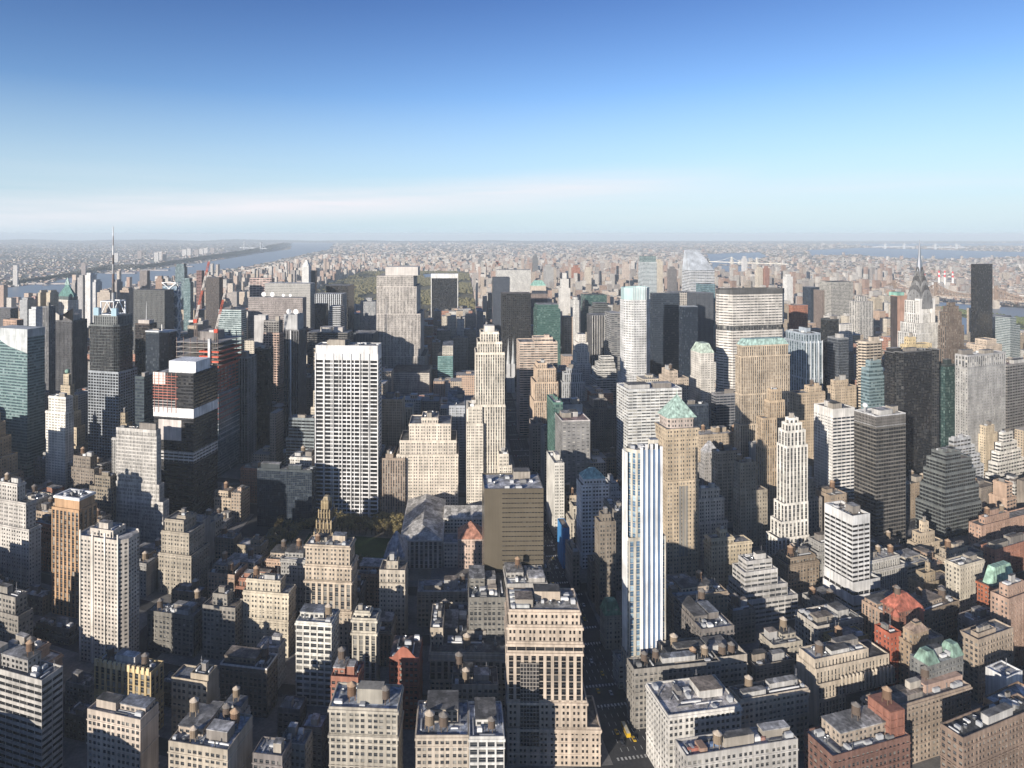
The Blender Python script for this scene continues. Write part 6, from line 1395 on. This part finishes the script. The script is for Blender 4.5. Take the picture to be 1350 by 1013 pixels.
for i, c_ in enumerate(cand):
    xl, xr, loc, a, W_, D_, h, cy_ = c_
    wc, wn = WALLS[rl.randrange(len(WALLS))]
    if i not in chosen:
        stuffb.append((loc[0] + W_ / 2 * math.cos(a) - D_ / 2 * math.sin(a), loc[1] + W_ / 2 * math.sin(a) + D_ / 2 * math.cos(a), W_, D_, h, a, wc)); continue
    mx_, my_ = (xl + xr) / 2, cy_
    refs.sort(key=lambda rb: abs((rb[1].px[0] + rb[1].px[1]) / 2 - mx_) / 60 + abs(rb[1].D - my_) / 70)
    tanks = rl.choice((0, 1, 1, 2, 2, 3)) if cy_ < 900 else rl.choice((0, 0, 1))
    setb = rl.random() < .4 and h > 25
    rfc = rl.choice(ROOFC); rfn = {0: 'grey', 1: 'dark grey', 2: 'pale grey', 3: 'brown', 4: 'black', 5: 'whitish', 6: 'blue grey'}[ROOFC.index(rfc)]
    size = 'low' if h < 28 else ('mid height' if h < 60 else 'tall')
    tk = {0: 'no tank', 1: 'one tank', 2: 'two tanks', 3: 'three tanks'}[tanks]
    lab = None
    for rf, b in refs[:12]:
        bx = (b.px[0] + b.px[1]) / 2
        rel = 'just in front of' if my_ < b.D - 15 and abs(bx - mx_) < 40 else ('just behind' if my_ > b.D + 15 and abs(bx - mx_) < 40 else 'beside')
        l_ = '%s %s %s%s %s the %s' % (size, wn, 'setback ' if setb else '', 'block, %s roof' % rfn, rel, rf)
        key = (wn, rel, rf)
        if key not in labels and len(l_.split()) <= 16: lab = l_; labels.add(key); break
    if lab is None: lab = '%s %s block with %s roof and %s, hemmed in by towers' % (size, wn, rfn, tk)
    tiers = [(h, 0, 0, 0, 0)]
    if setb: k_ = rl.uniform(.62, .85); tiers = [(h * k_, 0, 0, 0, 0), (h, rl.uniform(.0, .15), rl.uniform(.0, .3), .08, rl.uniform(.1, .3))]
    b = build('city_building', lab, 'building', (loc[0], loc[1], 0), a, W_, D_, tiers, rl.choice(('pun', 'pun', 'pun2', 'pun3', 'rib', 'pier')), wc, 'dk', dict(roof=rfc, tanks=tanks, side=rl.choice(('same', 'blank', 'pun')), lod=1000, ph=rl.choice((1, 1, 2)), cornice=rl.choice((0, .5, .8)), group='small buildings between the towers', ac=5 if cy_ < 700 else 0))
    b.px = (xl, xr, 0, 1013); b.D = cy_

# ------------------------------------------------------------------ far city as one mass
def boxmass(name, arr, m):
    A = np.array([(x, y, w_, d_, h, a, *c_) for x, y, w_, d_, h, a, c_ in arr], float)
    n_ = len(A); ca, sa = np.cos(A[:, 5]), np.sin(A[:, 5])
    def pt(u, v, z): lx, ly = A[:, 2] * u, A[:, 3] * v; return np.stack([A[:, 0] + lx * ca - ly * sa, A[:, 1] + lx * sa + ly * ca, z], -1)
    Z0, Z1 = np.zeros(n_), A[:, 4]
    cor = [(-.5, -.5), (.5, -.5), (.5, .5), (-.5, .5)]; qs, uvs = [], []
    for i in range(4):
        (u0, v0), (u1, v1) = cor[i], cor[(i + 1) % 4]
        qs.append(np.stack([pt(u0, v0, Z0), pt(u1, v1, Z0), pt(u1, v1, Z1), pt(u0, v0, Z1)], 1))
        L = A[:, 2] if i % 2 == 0 else A[:, 3]; o_ = np.zeros(n_)
        uvs.append(np.stack([np.stack([o_, Z0], -1), np.stack([L, Z0], -1), np.stack([L, Z1], -1), np.stack([o_, Z1], -1)], 1))
    qs.append(np.stack([pt(*c_, Z1) for c_ in cor], 1)); uvs.append(np.zeros((n_, 4, 2)))
    cl = np.repeat(A[:, None, 6:9], 4, 1); cl = np.concatenate([cl, np.ones((n_, 4, 1))], -1)
    rc2 = np.random.RandomState(2).choice([.14, .2, .26, .32, .4], n_)[:, None, None] * np.ones((1, 4, 3)) * np.array([1.05, 1, .93]); rc2 = np.concatenate([rc2, np.ones((n_, 4, 1))], -1)
    return mk(name, np.concatenate(qs), m, None, np.concatenate(uvs), None, np.concatenate([cl] * 4 + [rc2]))
cm, t, p = nodes('city_facades')
at_ = nd(t, 'ShaderNodeAttribute', attribute_name='Col')
cc, rr = winpattern(t, grime(t, at_.outputs[0], .6, .03), 3.1, 3.5, .5, .52, 'dk')
gn = nd(t, 'ShaderNodeNewGeometry'); sp = nd(t, 'ShaderNodeSeparateXYZ'); t.links.new(gn.outputs['Normal'], sp.inputs[0])
up = mth(t, 'GREATER_THAN', sp.outputs[2], .5)
mx = nd(t, 'ShaderNodeMix', data_type='RGBA'); t.links.new(up, mx.inputs[0]); t.links.new(cc, mx.inputs[6]); t.links.new(at_.outputs[0], mx.inputs[7])
t.links.new(mx.outputs[2], p.inputs['Base Color']); t.links.new(rr, p.inputs['Roughness'])
for _x in range(-760, 420, 46):                  # unseen blocks added south and west of the picture to cast shadows into it
    for _y in range(-320, 420, 44):
        X, Y = _x + rl.uniform(-4, 4), _y + rl.uniform(-4, 4)
        hh = rl.uniform(22, 58) if X < -60 else rl.uniform(22, 52)
        if abs(X) < 60 and Y > -140 and Y < 60: continue
        if Y > -10:
            if X > -.69 * (Y + 30) - 24 and X < .86 * (Y + 40) + 26: hh = min(hh, 320 - .80 * (Y + 26) - 12)
            if Y > 240 and X > -.69 * (Y + 30) - 24: continue
        if hh < 15: continue
        stuffb.append((X, Y, 36, 34, hh, 0, WALLS[rl.randrange(8)][0]))
extra = []
for (x, y, w_, d_, h, a, c_) in stuffb:          # roof houses on the mass so that no roof is a bare slab
    if rl.random() < .8:
        extra.append((x + rl.uniform(-.2, .2) * w_, y + rl.uniform(-.2, .2) * d_, w_ * rl.uniform(.2, .4), d_ * rl.uniform(.25, .45), h + rl.uniform(3, 7), a, WALLS[rl.randrange(8)][0]))
o_ = boxmass('midtown_blocks', stuffb + extra, cm); tag(o_, 'crowd of lesser midtown blocks filling the gaps among the towers', 'city blocks', None, 'stuff')

def gp(px, py): D = CH * F / (py - HY); return ((px - CX) / F * D, D)
def poly_px(pts): return [gp(*p_) for p_ in pts]
WATER = {
 'hudson': [(-60, 410), (0, 404), (100, 388), (200, 372), (262, 360), (330, 351), (364, 344), (395, 337), (434, 329), (441, 320.5), (383, 320), (384, 329), (350, 333), (285, 344), (233, 352), (176, 360), (122, 361), (65, 373), (0, 381), (-60, 388)],
 'east': [(1460, 492), (1400, 474), (1350, 461), (1290, 453), (1250, 441), (1180, 411), (1100, 378), (1040, 375), (980, 363), (928, 356), (925, 349), (985, 352), (1045, 364), (1095, 365), (1150, 381), (1230, 398), (1310, 405), (1420, 409), (1480, 411)],
 'sound_a': [(932, 335), (1000, 333), (1012, 338), (980, 348), (938, 350)],
 'sound_b': [(1062, 330), (1140, 327), (1200, 328.5), (1280, 331), (1370, 333), (1370, 338), (1250, 341.5), (1170, 340.5), (1130, 336), (1070, 337)],
 'sound_c': [(1105, 321.5), (1380, 321), (1380, 324), (1150, 325)],
 'lake': [(556, 362), (574, 361), (577, 366), (560, 368)]}
def in_poly(x, y, P):
    c_ = False; n_ = len(P)
    for i in range(n_):
        (x1, y1), (x2, y2) = P[i], P[i - 1]
        if (y1 > y) != (y2 > y) and x < (x2 - x1) * (y - y1) / (y2 - y1) + x1: c_ = not c_
    return c_
wm_, t, p = nodes('river_water')
p.inputs['Base Color'].default_value = (.20, .235, .265, 1); p.inputs['Roughness'].default_value = .38
nz_ = nd(t, 'ShaderNodeTexNoise'); nz_.inputs['Scale'].default_value = .05; nz_.inputs['Detail'].default_value = 5
tcx = nd(t, 'ShaderNodeTexCoord'); t.links.new(tcx.outputs['Object'], nz_.inputs[0])
bp = nd(t, 'ShaderNodeBump'); bp.inputs['Strength'].default_value = .12; bp.inputs['Distance'].default_value = 3; t.links.new(nz_.outputs[0], bp.inputs['Height']); t.links.new(bp.outputs[0], p.inputs['Normal'])
import bmesh
WP = {}
WL = {'hudson': ('river', 'broad grey blue river running north past the far shore'), 'east': ('river', 'narrow blue river behind the black monolith tower'), 'sound_a': ('bay', 'small blue bay near the pale suspension bridge'), 'sound_b': ('bay', 'long blue inlet beyond the low eastern boroughs'), 'sound_c': ('bay', 'pale strip of open water below the horizon'), 'lake': ('lake', 'little blue lake in the big park')}
for k, pts in WATER.items():
    P = poly_px(pts); WP[k] = P
    bm = bmesh.new(); f = bm.faces.new([bm.verts.new((x, y, 1.2 if k != 'lake' else 1.6)) for x, y in P]); bmesh.ops.triangulate(bm, faces=[f])
    me = bpy.data.meshes.new(WL[k][0]); bm.to_mesh(me); bm.free(); me.materials.append(wm_)
    o_ = bpy.data.objects.new(WL[k][0], me); col.objects.link(o_); tag(o_, WL[k][1], 'water', None, 'structure')
# island in the east river
P = poly_px([(1420, 446), (1330, 432), (1280, 421), (1190, 401), (1185, 399), (1290, 414), (1345, 423), (1420, 434)])
def slab(name, P, z0, z1, m):
    n_ = len(P); bm = bmesh.new()
    top = [bm.verts.new((x, y, z1)) for x, y in P]; bot = [bm.verts.new((x, y, z0)) for x, y in P]
    f = bm.faces.new(top); [bm.faces.new([bot[i], bot[(i + 1) % n_], top[(i + 1) % n_], top[i]]) for i in range(n_)]
    bmesh.ops.triangulate(bm, faces=[f]); me = bpy.data.meshes.new(name); bm.to_mesh(me); bm.free(); me.materials.append(m)
    o_ = bpy.data.objects.new(name, me); col.objects.link(o_); return o_
isl = slab('land', P, 0.5, 5, simple('island_grass', (.10, .115, .05), .95, .01)); tag(isl, 'narrow green island lying in the eastern river', 'island', None, 'structure')
PARK = [(-830, 2090), (60, 2090), (70, 5650), (-800, 5650)]
o_ = mk('park_ground', [[(*p_, .6) for p_ in PARK]], simple('park_ground', (.13, .115, .065), .95, .006)); tag(o_, 'brown green ground of the big park', 'ground', None, 'structure')
def blob(v):
    rr = random.Random(v + 50); bm = bmesh.new(); bmesh.ops.create_icosphere(bm, subdivisions=1, radius=1)
    for w2 in bm.verts: w2.co *= rr.uniform(.7, 1.25)
    V = np.array([[list(l_.vert.co) for l_ in f.loops] for f in bm.faces]); bm.free(); return V
BL = [blob(v) for v in range(6)]
def woods(name, lab, pts, m):
    tr = []
    for (x, y, z, r_, h_) in pts: tr.append(BL[int(x * 7) % 6] * np.array([r_, r_, h_]) + np.array([x, y, z + h_ * .8]))
    o_ = mk(name, None, m, None, None, np.concatenate(tr)); tag(o_, lab, 'woods', None, 'stuff')
rp = random.Random(21); pts = []
while len(pts) < 8500:
    x, y = rp.uniform(-820, 60), 2100 + 3500 * rp.random() ** .8
    if in_poly(x, y, WP['lake']): continue
    if math.sin(x * .013 + 1) * math.sin(y * .006) > .55: continue
    pts.append((x, y, .6, rp.uniform(6, 12), rp.uniform(5, 9)))
woods('woods', 'mass of olive brown trees in the big park', pts, leafmat((.13, .115, .05)))
pts = []
for _ in range(900):
    k = rp.random(); px, py = 1190 + 230 * k, 401 + (434 - 401) * k + rp.uniform(0, 8 * k + 1); x, y = gp(px, py); pts.append((x, y, 4, rp.uniform(5, 9), rp.uniform(4, 8)))
pts = [p_ for p_ in pts if in_poly(p_[0], p_[1], poly_px([(1420, 446), (1330, 432), (1280, 421), (1190, 401), (1185, 399), (1290, 414), (1345, 423), (1420, 434)]))]
woods('shrubbery', 'low green bushes and trees along the river island', pts, leafmat((.10, .12, .05)))

# the mass of far boroughs
rf_ = random.Random(33); far = []
FC = [(.42, .33, .27), (.36, .26, .21), (.48, .42, .36), (.50, .47, .43), (.32, .29, .27), (.44, .37, .30), (.46, .43, .39), (.34, .23, .18)]
wat = [WP[k] for k in ('hudson', 'east', 'sound_a', 'sound_b', 'sound_c')]
def okland(x, y):
    if -840 < x < 72 and 2080 < y < 5660: return False
    return not any(in_poly(x, y, P) for P in wat) and not in_poly(x, y, P_isl)
P_isl = P
EAST = poly_px([(1250, 441), (1180, 411), (1100, 378), (1040, 375), (980, 363), (928, 356)])
n_ = 0
while n_ < 24000:
    px = rf_.uniform(-30, 1380); py = 319 + 122 * rf_.random() ** 1.9
    x, y = gp(px, py)
    if y < 2100 or y > 24000 or not okland(x, y): continue
    west = px < 440 and py < 400 - (px) * .165 and px < 430 and not in_poly(x, y, WP['hudson'])
    hud_west = px < 384 and py < np.interp(px, [0, 65, 122, 176, 233, 285, 350, 384], [381, 373, 361, 360, 352, 344, 333, 320])
    queens = px > 930 and (py < 370 or px > 1180 and py < 405)
    n_ += 1
    a = yaw_at((px - CX) / F) + (rf_.uniform(-.3, .3) if (hud_west or queens) else rf_.gauss(0, .03))
    big = .8 + y / 16000
    if hud_west:
        if rf_.random() < .45 or px > 300: continue
        h = rf_.uniform(5, 12); w_, d_ = rf_.uniform(10, 26) * big, rf_.uniform(9, 18) * big
    elif queens or y > 9000: h = rf_.uniform(6, 14) * (1 + (rf_.random() < .06) * 3); w_, d_ = rf_.uniform(12, 36) * big, rf_.uniform(10, 22) * big
    elif y > 5600: h = rf_.uniform(14, 26) * (1 + (rf_.random() < .12) * 1.4); w_, d_ = rf_.uniform(18, 40), rf_.uniform(14, 26)
    else:
        h = rf_.uniform(18, 48); w_, d_ = rf_.uniform(14, 34), rf_.uniform(12, 24)
        if rf_.random() < .20: h = rf_.uniform(60, 125); w_, d_ = rf_.uniform(15, 26), rf_.uniform(14, 22)
    if px < 440 and not hud_west:
        lim = zy(np.interp(px, [0, 100, 200, 262, 330, 364, 395, 434], [405, 389, 373, 362, 353, 346, 339, 331]) + 2, y)
        if h > lim and rf_.random() > .06: h = max(6, lim * rf_.uniform(.6, 1))
    c_ = rf_.choice(FC); v = rf_.uniform(.8, 1.15)
    far.append((x, y, w_, d_, h, a, tuple(min(.8, u * v) for u in c_)))
o_ = boxmass('far_boroughs', far, cm); tag(o_, 'countless small far buildings spreading to the horizon', 'city blocks', None, 'stuff')
pts = []
for _ in range(9000):
    px = rp.uniform(-30, 1380); py = 318.5 + 60 * rp.random() ** 2; x, y = gp(px, py)
    if y < 3000 or y > 26000 or not okland(x, y): continue
    k = y / 6000; pts.append((x, y, 0, rp.uniform(7, 15) * k, rp.uniform(4, 7) * (.7 + .3 * k)))
woods('treeline', 'brown bare woods and street trees of the far boroughs', pts, leafmat((.10, .085, .055)))

# individual far towers that read against the land
rk = random.Random(8)
for i, (px, y, D, w_, c_, lb) in enumerate(((640, 388, 2600, 9, TAN, 'tan prewar tower along the park edge'), (776, 352, 3200, 8, CREAM, 'cream slim tower on the upper east side'), (826, 345, 3000, 8, (.5, .42, .36), 'rose beige tower next to the pale blue office tower'),
    (870, 342, 2600, 9, CREAM, 'cream apartment tower rising behind the pale blue office tower'), (888, 352, 2500, 10, (.16, .15, .15), 'dark apartment slab near the silver slanted tower'), (760, 350, 3400, 10, BRICK, 'brick apartment tower in the upper east side'),
    (724, 349, 3300, 12, GREY, 'grey pair topped slab beyond the white ribbed tower'), (706, 337, 4800, 7, DGREY, 'lone dark tower far uptown'), (634, 339, 6000, 8, DGREY, 'lone dark slab in the far north'), (655, 344, 5200, 9, BRICK, 'brown brick tower near the far park corner'),
    (1003, 352, 2900, 8, CREAM, 'cream riverside tower beside the dark roof cap'), (1012, 351, 2900, 7, (.3, .15, .11), 'red brown riverside tower with narrow face'), (1042, 362, 2300, 10, WHITE, 'white apartment tower behind the brick office slab'), (1160, 392, 1900, 14, SAND, 'sandy apartment slab beside the pair of white slabs'),
    (983, 338, 5200, 6, (.62, .6, .58), 'thin pale tower near the small bay'), (1055, 420, 1500, 12, (.4, .36, .31), 'grey tan apartment block behind the arched tower'))):
    D_ = D; u = (px - CX) / F
    build('apartment_tower', lb, 'apartment tower', (u * D - w_ / F * D / 2, D, 0), yaw_at(u), w_ / F * D, w_ / F * D * .7, [(zy(y + 3, D), 0, 0, 0, 0), (zy(y, D), .2, .2, .2, .2)], 'apt', c_, 'dk', dict(bare=1, lod=0))
for i, (px, y, D) in enumerate(((181, 331, 8600), (203, 333, 7800), (208, 332, 7900), (213, 333, 7900), (240, 329, 9800), (246, 328, 10000), (256, 329, 10400), (262, 328, 10600), (268, 327, 11000), (277, 327, 11500), (150, 334, 7600), (17, 350, 4100), (107, 347, 4600))):
    u = (px - CX) / F; w_ = 5.5 / F * D
    build('riverbank_tower', '%s apartment tower on the far river bank' % ('pale' if i % 3 else 'grey brown'), 'apartment tower', (u * D, D, 0), .1, w_, w_ * .5, [(max(55, zy(y, D)), 0, 0, 0, 0)], 'apt', (.56, .54, .52) if i % 3 else (.3, .26, .25), 'dk', dict(bare=1, lod=0, group='%s towers on the far river bank' % ('pale' if i % 3 else 'grey brown')))

# ------------------------------------------------------------------ chimneys, bridges
X, D = (1243 - CX) / F * 3900, 3900
for i, (px, h_, lb) in enumerate(((1238, 92, 'first red and white banded power station chimney beside the spire'), (1245.5, 92, 'red and white banded chimney in the middle of the close pair and the far one'), (1256, 88, 'red and white banded chimney set apart from the close pair'), (1219, 76, 'short red and white chimney just behind the needle spire'))):
    x = (px - CX) / F * D; r_ = root('power_station_chimney', lb, 'chimney', (x, D, 0), 0, 'power station chimneys')
    zz = [0, .5, .62, .76, .88, 1.0]
    for k in range(5):
        q, t = cyl(0, 0, 10 + h_ * 1.05 * zz[k], 10 + h_ * 1.05 * zz[k + 1], 6.0 - .45 * k, 6.0 - .45 * (k + 1), 12); mk('stack_band', q, mat((.60, .06, .07) if k in (2, 4) else (.66, .64, .6)), r_, None, t)
b = build('power_station', 'pale grey power station block under the banded chimneys', 'power station', ((1228 - CX) / F * 3880, 3860, 0), .35, 170, 60, [(22, 0, 0, 0, 0), (38, .3, .3, .2, .2)], 'none', (.5, .5, .49), 'dk', dict(bare=1, lod=0))
def bridge_truss():
    a, c_ = Vector((*gp(1195, 397), 0)), Vector((*gp(1470, 399.5), 0))
    a = Vector(((1150 - CX) / F * 3300, 3300, 0)); c_ = Vector(((1440 - CX) / F * 2600, 2600, 0))
    r_ = root('cantilever_bridge', 'long brown steel cantilever bridge across the narrow eastern river', 'bridge', tuple(a)); d_ = c_ - a; L = d_.length; u = d_ / L; s_ = Vector((-u.y, u.x, 0))
    n_ = 64; dk = 38.0; M = mat((.26, .19, .145)); P_ = [.12, .34, .62, .84]
    def hgt(t_):
        m_ = min(abs(t_ - p_) for p_ in P_); return 16 + 36 * math.exp(-(m_ / .055) ** 1.3)
    mk('deck', [[u * 0 + s_ * w2 + Vector((0, 0, z)) for w2, z in ((-10, dk), (10, dk))] + [u * L + s_ * w2 + Vector((0, 0, z)) for w2, z in ((10, dk), (-10, dk))]] + [[u * 0 + s_ * w2 + Vector((0, 0, dk)), u * L + s_ * w2 + Vector((0, 0, dk)), u * L + s_ * w2 + Vector((0, 0, dk + 5)), u * 0 + s_ * w2 + Vector((0, 0, dk + 5))] for w2 in (-10, 10)], mat((.34, .28, .23)), r_)
    for w2 in (-9.5, 9.5):
        q = []
        for k in range(n_):
            t0, t1 = k / n_, (k + 1) / n_; A, Bv = u * L * t0 + s_ * w2, u * L * t1 + s_ * w2
            q += beam(A + Vector((0, 0, dk + hgt(t0))), Bv + Vector((0, 0, dk + hgt(t1))), 1.5); q += beam(A + Vector((0, 0, dk)), A + Vector((0, 0, dk + hgt(t0))), 1.0)
            q += beam(A + Vector((0, 0, dk)), Bv + Vector((0, 0, dk + hgt(t1))), .8)
        mk('truss', q, M, r_)
    for p_ in P_:
        q = []
        for w2 in (-9.5, 9.5): q += beam(u * L * p_ + s_ * w2, u * L * p_ + s_ * w2 + Vector((0, 0, dk + 62)), 2.6)
        mk('bridge_tower', q, M, r_); mk('pier', beam(u * L * p_ - s_ * 12 + Vector((0, 0, 0)), u * L * p_ - s_ * 12 + Vector((0, 0, dk)), 6) + beam(u * L * p_ + s_ * 12, u * L * p_ + s_ * 12 + Vector((0, 0, dk)), 6), mat((.4, .36, .31)), r_)
bridge_truss()
def suspension(lb, pa, pb, Da, Db, ht, dk, ts, c_, sag=.1):
    a, e_ = Vector(((pa - CX) / F * Da, Da, 0)), Vector(((pb - CX) / F * Db, Db, 0)); d_ = e_ - a
    r_ = root('suspension_bridge', lb, 'bridge', tuple(a)); M = mat(c_)
    w2 = max(6, Da * .0012)
    mk('deck', beam(Vector((0, 0, dk)), d_ + Vector((0, 0, dk)), w2 * .45), M, r_)
    for t_ in ts:
        o_ = d_ * t_; s_ = Vector((-d_.y, d_.x, 0)).normalized() * w2
        mk('bridge_tower', beam(o_ + s_, o_ + s_ + Vector((0, 0, ht)), w2 * .5) + beam(o_ - s_, o_ - s_ + Vector((0, 0, ht)), w2 * .5) + beam(o_ - s_ + Vector((0, 0, ht * .95)), o_ + s_ + Vector((0, 0, ht * .95)), w2 * .4), M, r_)
    q = []; tt = [0, *ts, 1]
    for i in range(3):
        for k in range(8):
            def cz(f):
                h0, h1 = (dk if i == 0 else ht), (dk if i == 2 else ht)
                return h0 + (h1 - h0) * f - (ht - dk) * .9 * 4 * f * (1 - f) * (1 if i == 1 else .25)
            f0, f1 = k / 8, (k + 1) / 8; q += beam(d_ * (tt[i] + (tt[i + 1] - tt[i]) * f0) + Vector((0, 0, cz(f0))), d_ * (tt[i] + (tt[i + 1] - tt[i]) * f1) + Vector((0, 0, cz(f1))), w2 * .14)
    mk('cable', q, M, r_)
suspension('pale suspension bridge crossing the water beside the octagon slab roof', 935, 1040, 6800, 6200, 95, 42, (.3, .62), (.62, .58, .5))
suspension('faint grey suspension bridge over the broad river far north', 316, 352, 12600, 11800, 182, 66, (.2, .8), (.4, .42, .44))
suspension('first thin suspension bridge near the horizon above the spire', 1150, 1206, 14500, 14500, 115, 45, (.3, .75), (.5, .52, .54))
suspension('second thin suspension bridge near the horizon above the chimneys', 1222, 1272, 14000, 14000, 118, 45, (.22, .78), (.5, .52, .54))
# harbour boats
for px, py, lb in ((18, 399, 'small dark tug boat on the broad river'), (60, 377, 'long low barge moored at the far bank')):
    x, y = gp(px, py); r_ = root('boat', lb, 'boat', (x, y, 1.2), .3)
    mk('hull', box(-18, 18, -4, 4, 0, 3), mat((.12, .10, .10)), r_); mk('cabin', box(-6, 6, -3, 3, 3, 8), mat((.5, .48, .46)), r_)
# piers of the far shore
for k, (px, py, wd) in enumerate(((72, 375, 26), (110, 363, 16), (160, 361, 20), (205, 357, 20), (245, 352, 12))):
    x, y = gp(px, py); b = mk('pier', box(-wd * 6, wd * 6, -22, 22, .5, 9), mat((.34, .31, .30))); b.location = (x, y, 0); tag(b, '%s pier shed on the far river shore' % ('longest', 'short', 'long pale', 'grey', 'smallest')[k], 'pier')

# ------------------------------------------------------------------ hills of the far shore
def ridge(name, lab, pts, depth, m, seed):
    """a wooded cliff line: steep face towards the river, plateau behind"""
    rr = random.Random(seed); q = []; prev = None
    for (px, py, h_) in pts:
        x, y = gp(px, py); f = 1
        row = [(x, y, 0), (x + depth * .05, y + depth * .10, h_ * .7), (x - depth * .02, y + depth * .25, h_), (x - depth * .2, y + depth, h_ * .6), (x - depth * .5, y + depth * 2.6, 0)]
        if prev: q += [[prev[i], row[i], row[i + 1], prev[i + 1]] for i in range(4)]
        prev = row
    o_ = mk(name, q, m); tag(o_, lab, 'hill', None, 'structure')
hm = simple('wooded_hill', (.055, .055, .04), .95, .004)
rr = random.Random(4)
pts = []
for k in range(60):
    f = k / 59; px = 5 + 379 * f; base = np.interp(px, [0, 65, 122, 176, 233, 285, 350, 384], [378, 369, 357, 356, 348, 341, 331.5, 321.5])
    pts.append((px, base - .5, np.interp(f, [0, .3, .6, .85, .97, 1], [16, 20, 30, 70, 100, 10]) * rr.uniform(.85, 1.1)))
tp = []
for _ in range(2600):
    k = rr.randrange(len(pts) - 1); a_, c_ = pts[k], pts[k + 1]; f = rr.random()
    x, y = gp(a_[0] + (c_[0] - a_[0]) * f, a_[1] + (c_[1] - a_[1]) * f); kk = rr.random()
    tp.append((x - 420 * .1 * kk, y + 420 * kk, (a_[2] if k < 57 else 20) * (.5 + .5 * min(1, kk * 3)) * .95 - 4, rr.uniform(9, 17), rr.uniform(5, 9)))
woods('woods', 'dark bare woods along the cliffs of the far shore', tp, leafmat((.07, .062, .045)))
ridge('hill', 'dark wooded cliff line along the far river shore', pts, 420, hm, 1)
q = []; prev = None
for k in range(50):
    x = -26000 + 30000 * k / 49; y = 30000; h_ = 15 + 70 * abs(math.sin(k * .37 + 1)) * (1 if k < 34 else .4) + 14 * math.sin(k * 1.3)
    row = [(x, y - 2500, 0), (x, y, max(8, h_)), (x, y + 2500, 0)]
    if prev: q += [[prev[i], row[i], row[i + 1], prev[i + 1]] for i in range(2)]
    prev = row
o_ = mk('hills', q, hm); tag(o_, 'low blue hills closing the northern horizon', 'hill', None, 'structure')

# ------------------------------------------------------------------ haze
hz = mk('haze', box(-35000, 41000, -1000, 34000, -1, 345, True, True), None or bpy.data.materials.new('haze'))
m = hz.data.materials[0]; m.use_nodes = True; t = m.node_tree
for n_ in list(t.nodes):
    if n_.type == 'BSDF_PRINCIPLED': t.nodes.remove(n_)
v = nd(t, 'ShaderNodeVolumePrincipled'); v.inputs['Color'].default_value = (.82, .925, 1.0, 1); v.inputs['Density'].default_value = HAZE; v.inputs['Anisotropy'].default_value = -.02
t.links.new(v.outputs[0], t.nodes['Material Output'].inputs['Volume'])
tag(hz, 'pale blue haze lying over the whole city', 'haze', None, 'stuff')
print('objects', len(bpy.data.objects), 'individual buildings', len(ALL), 'trees', nt_, 'lots', len(cand))

_c = {}
for _o in bpy.data.objects:
    if _o.parent is None and 'label' in _o: _c.setdefault(_o['label'], []).append(_o)
print('DUP', [(k, len(v)) for k, v in _c.items() if len(v) > 1])
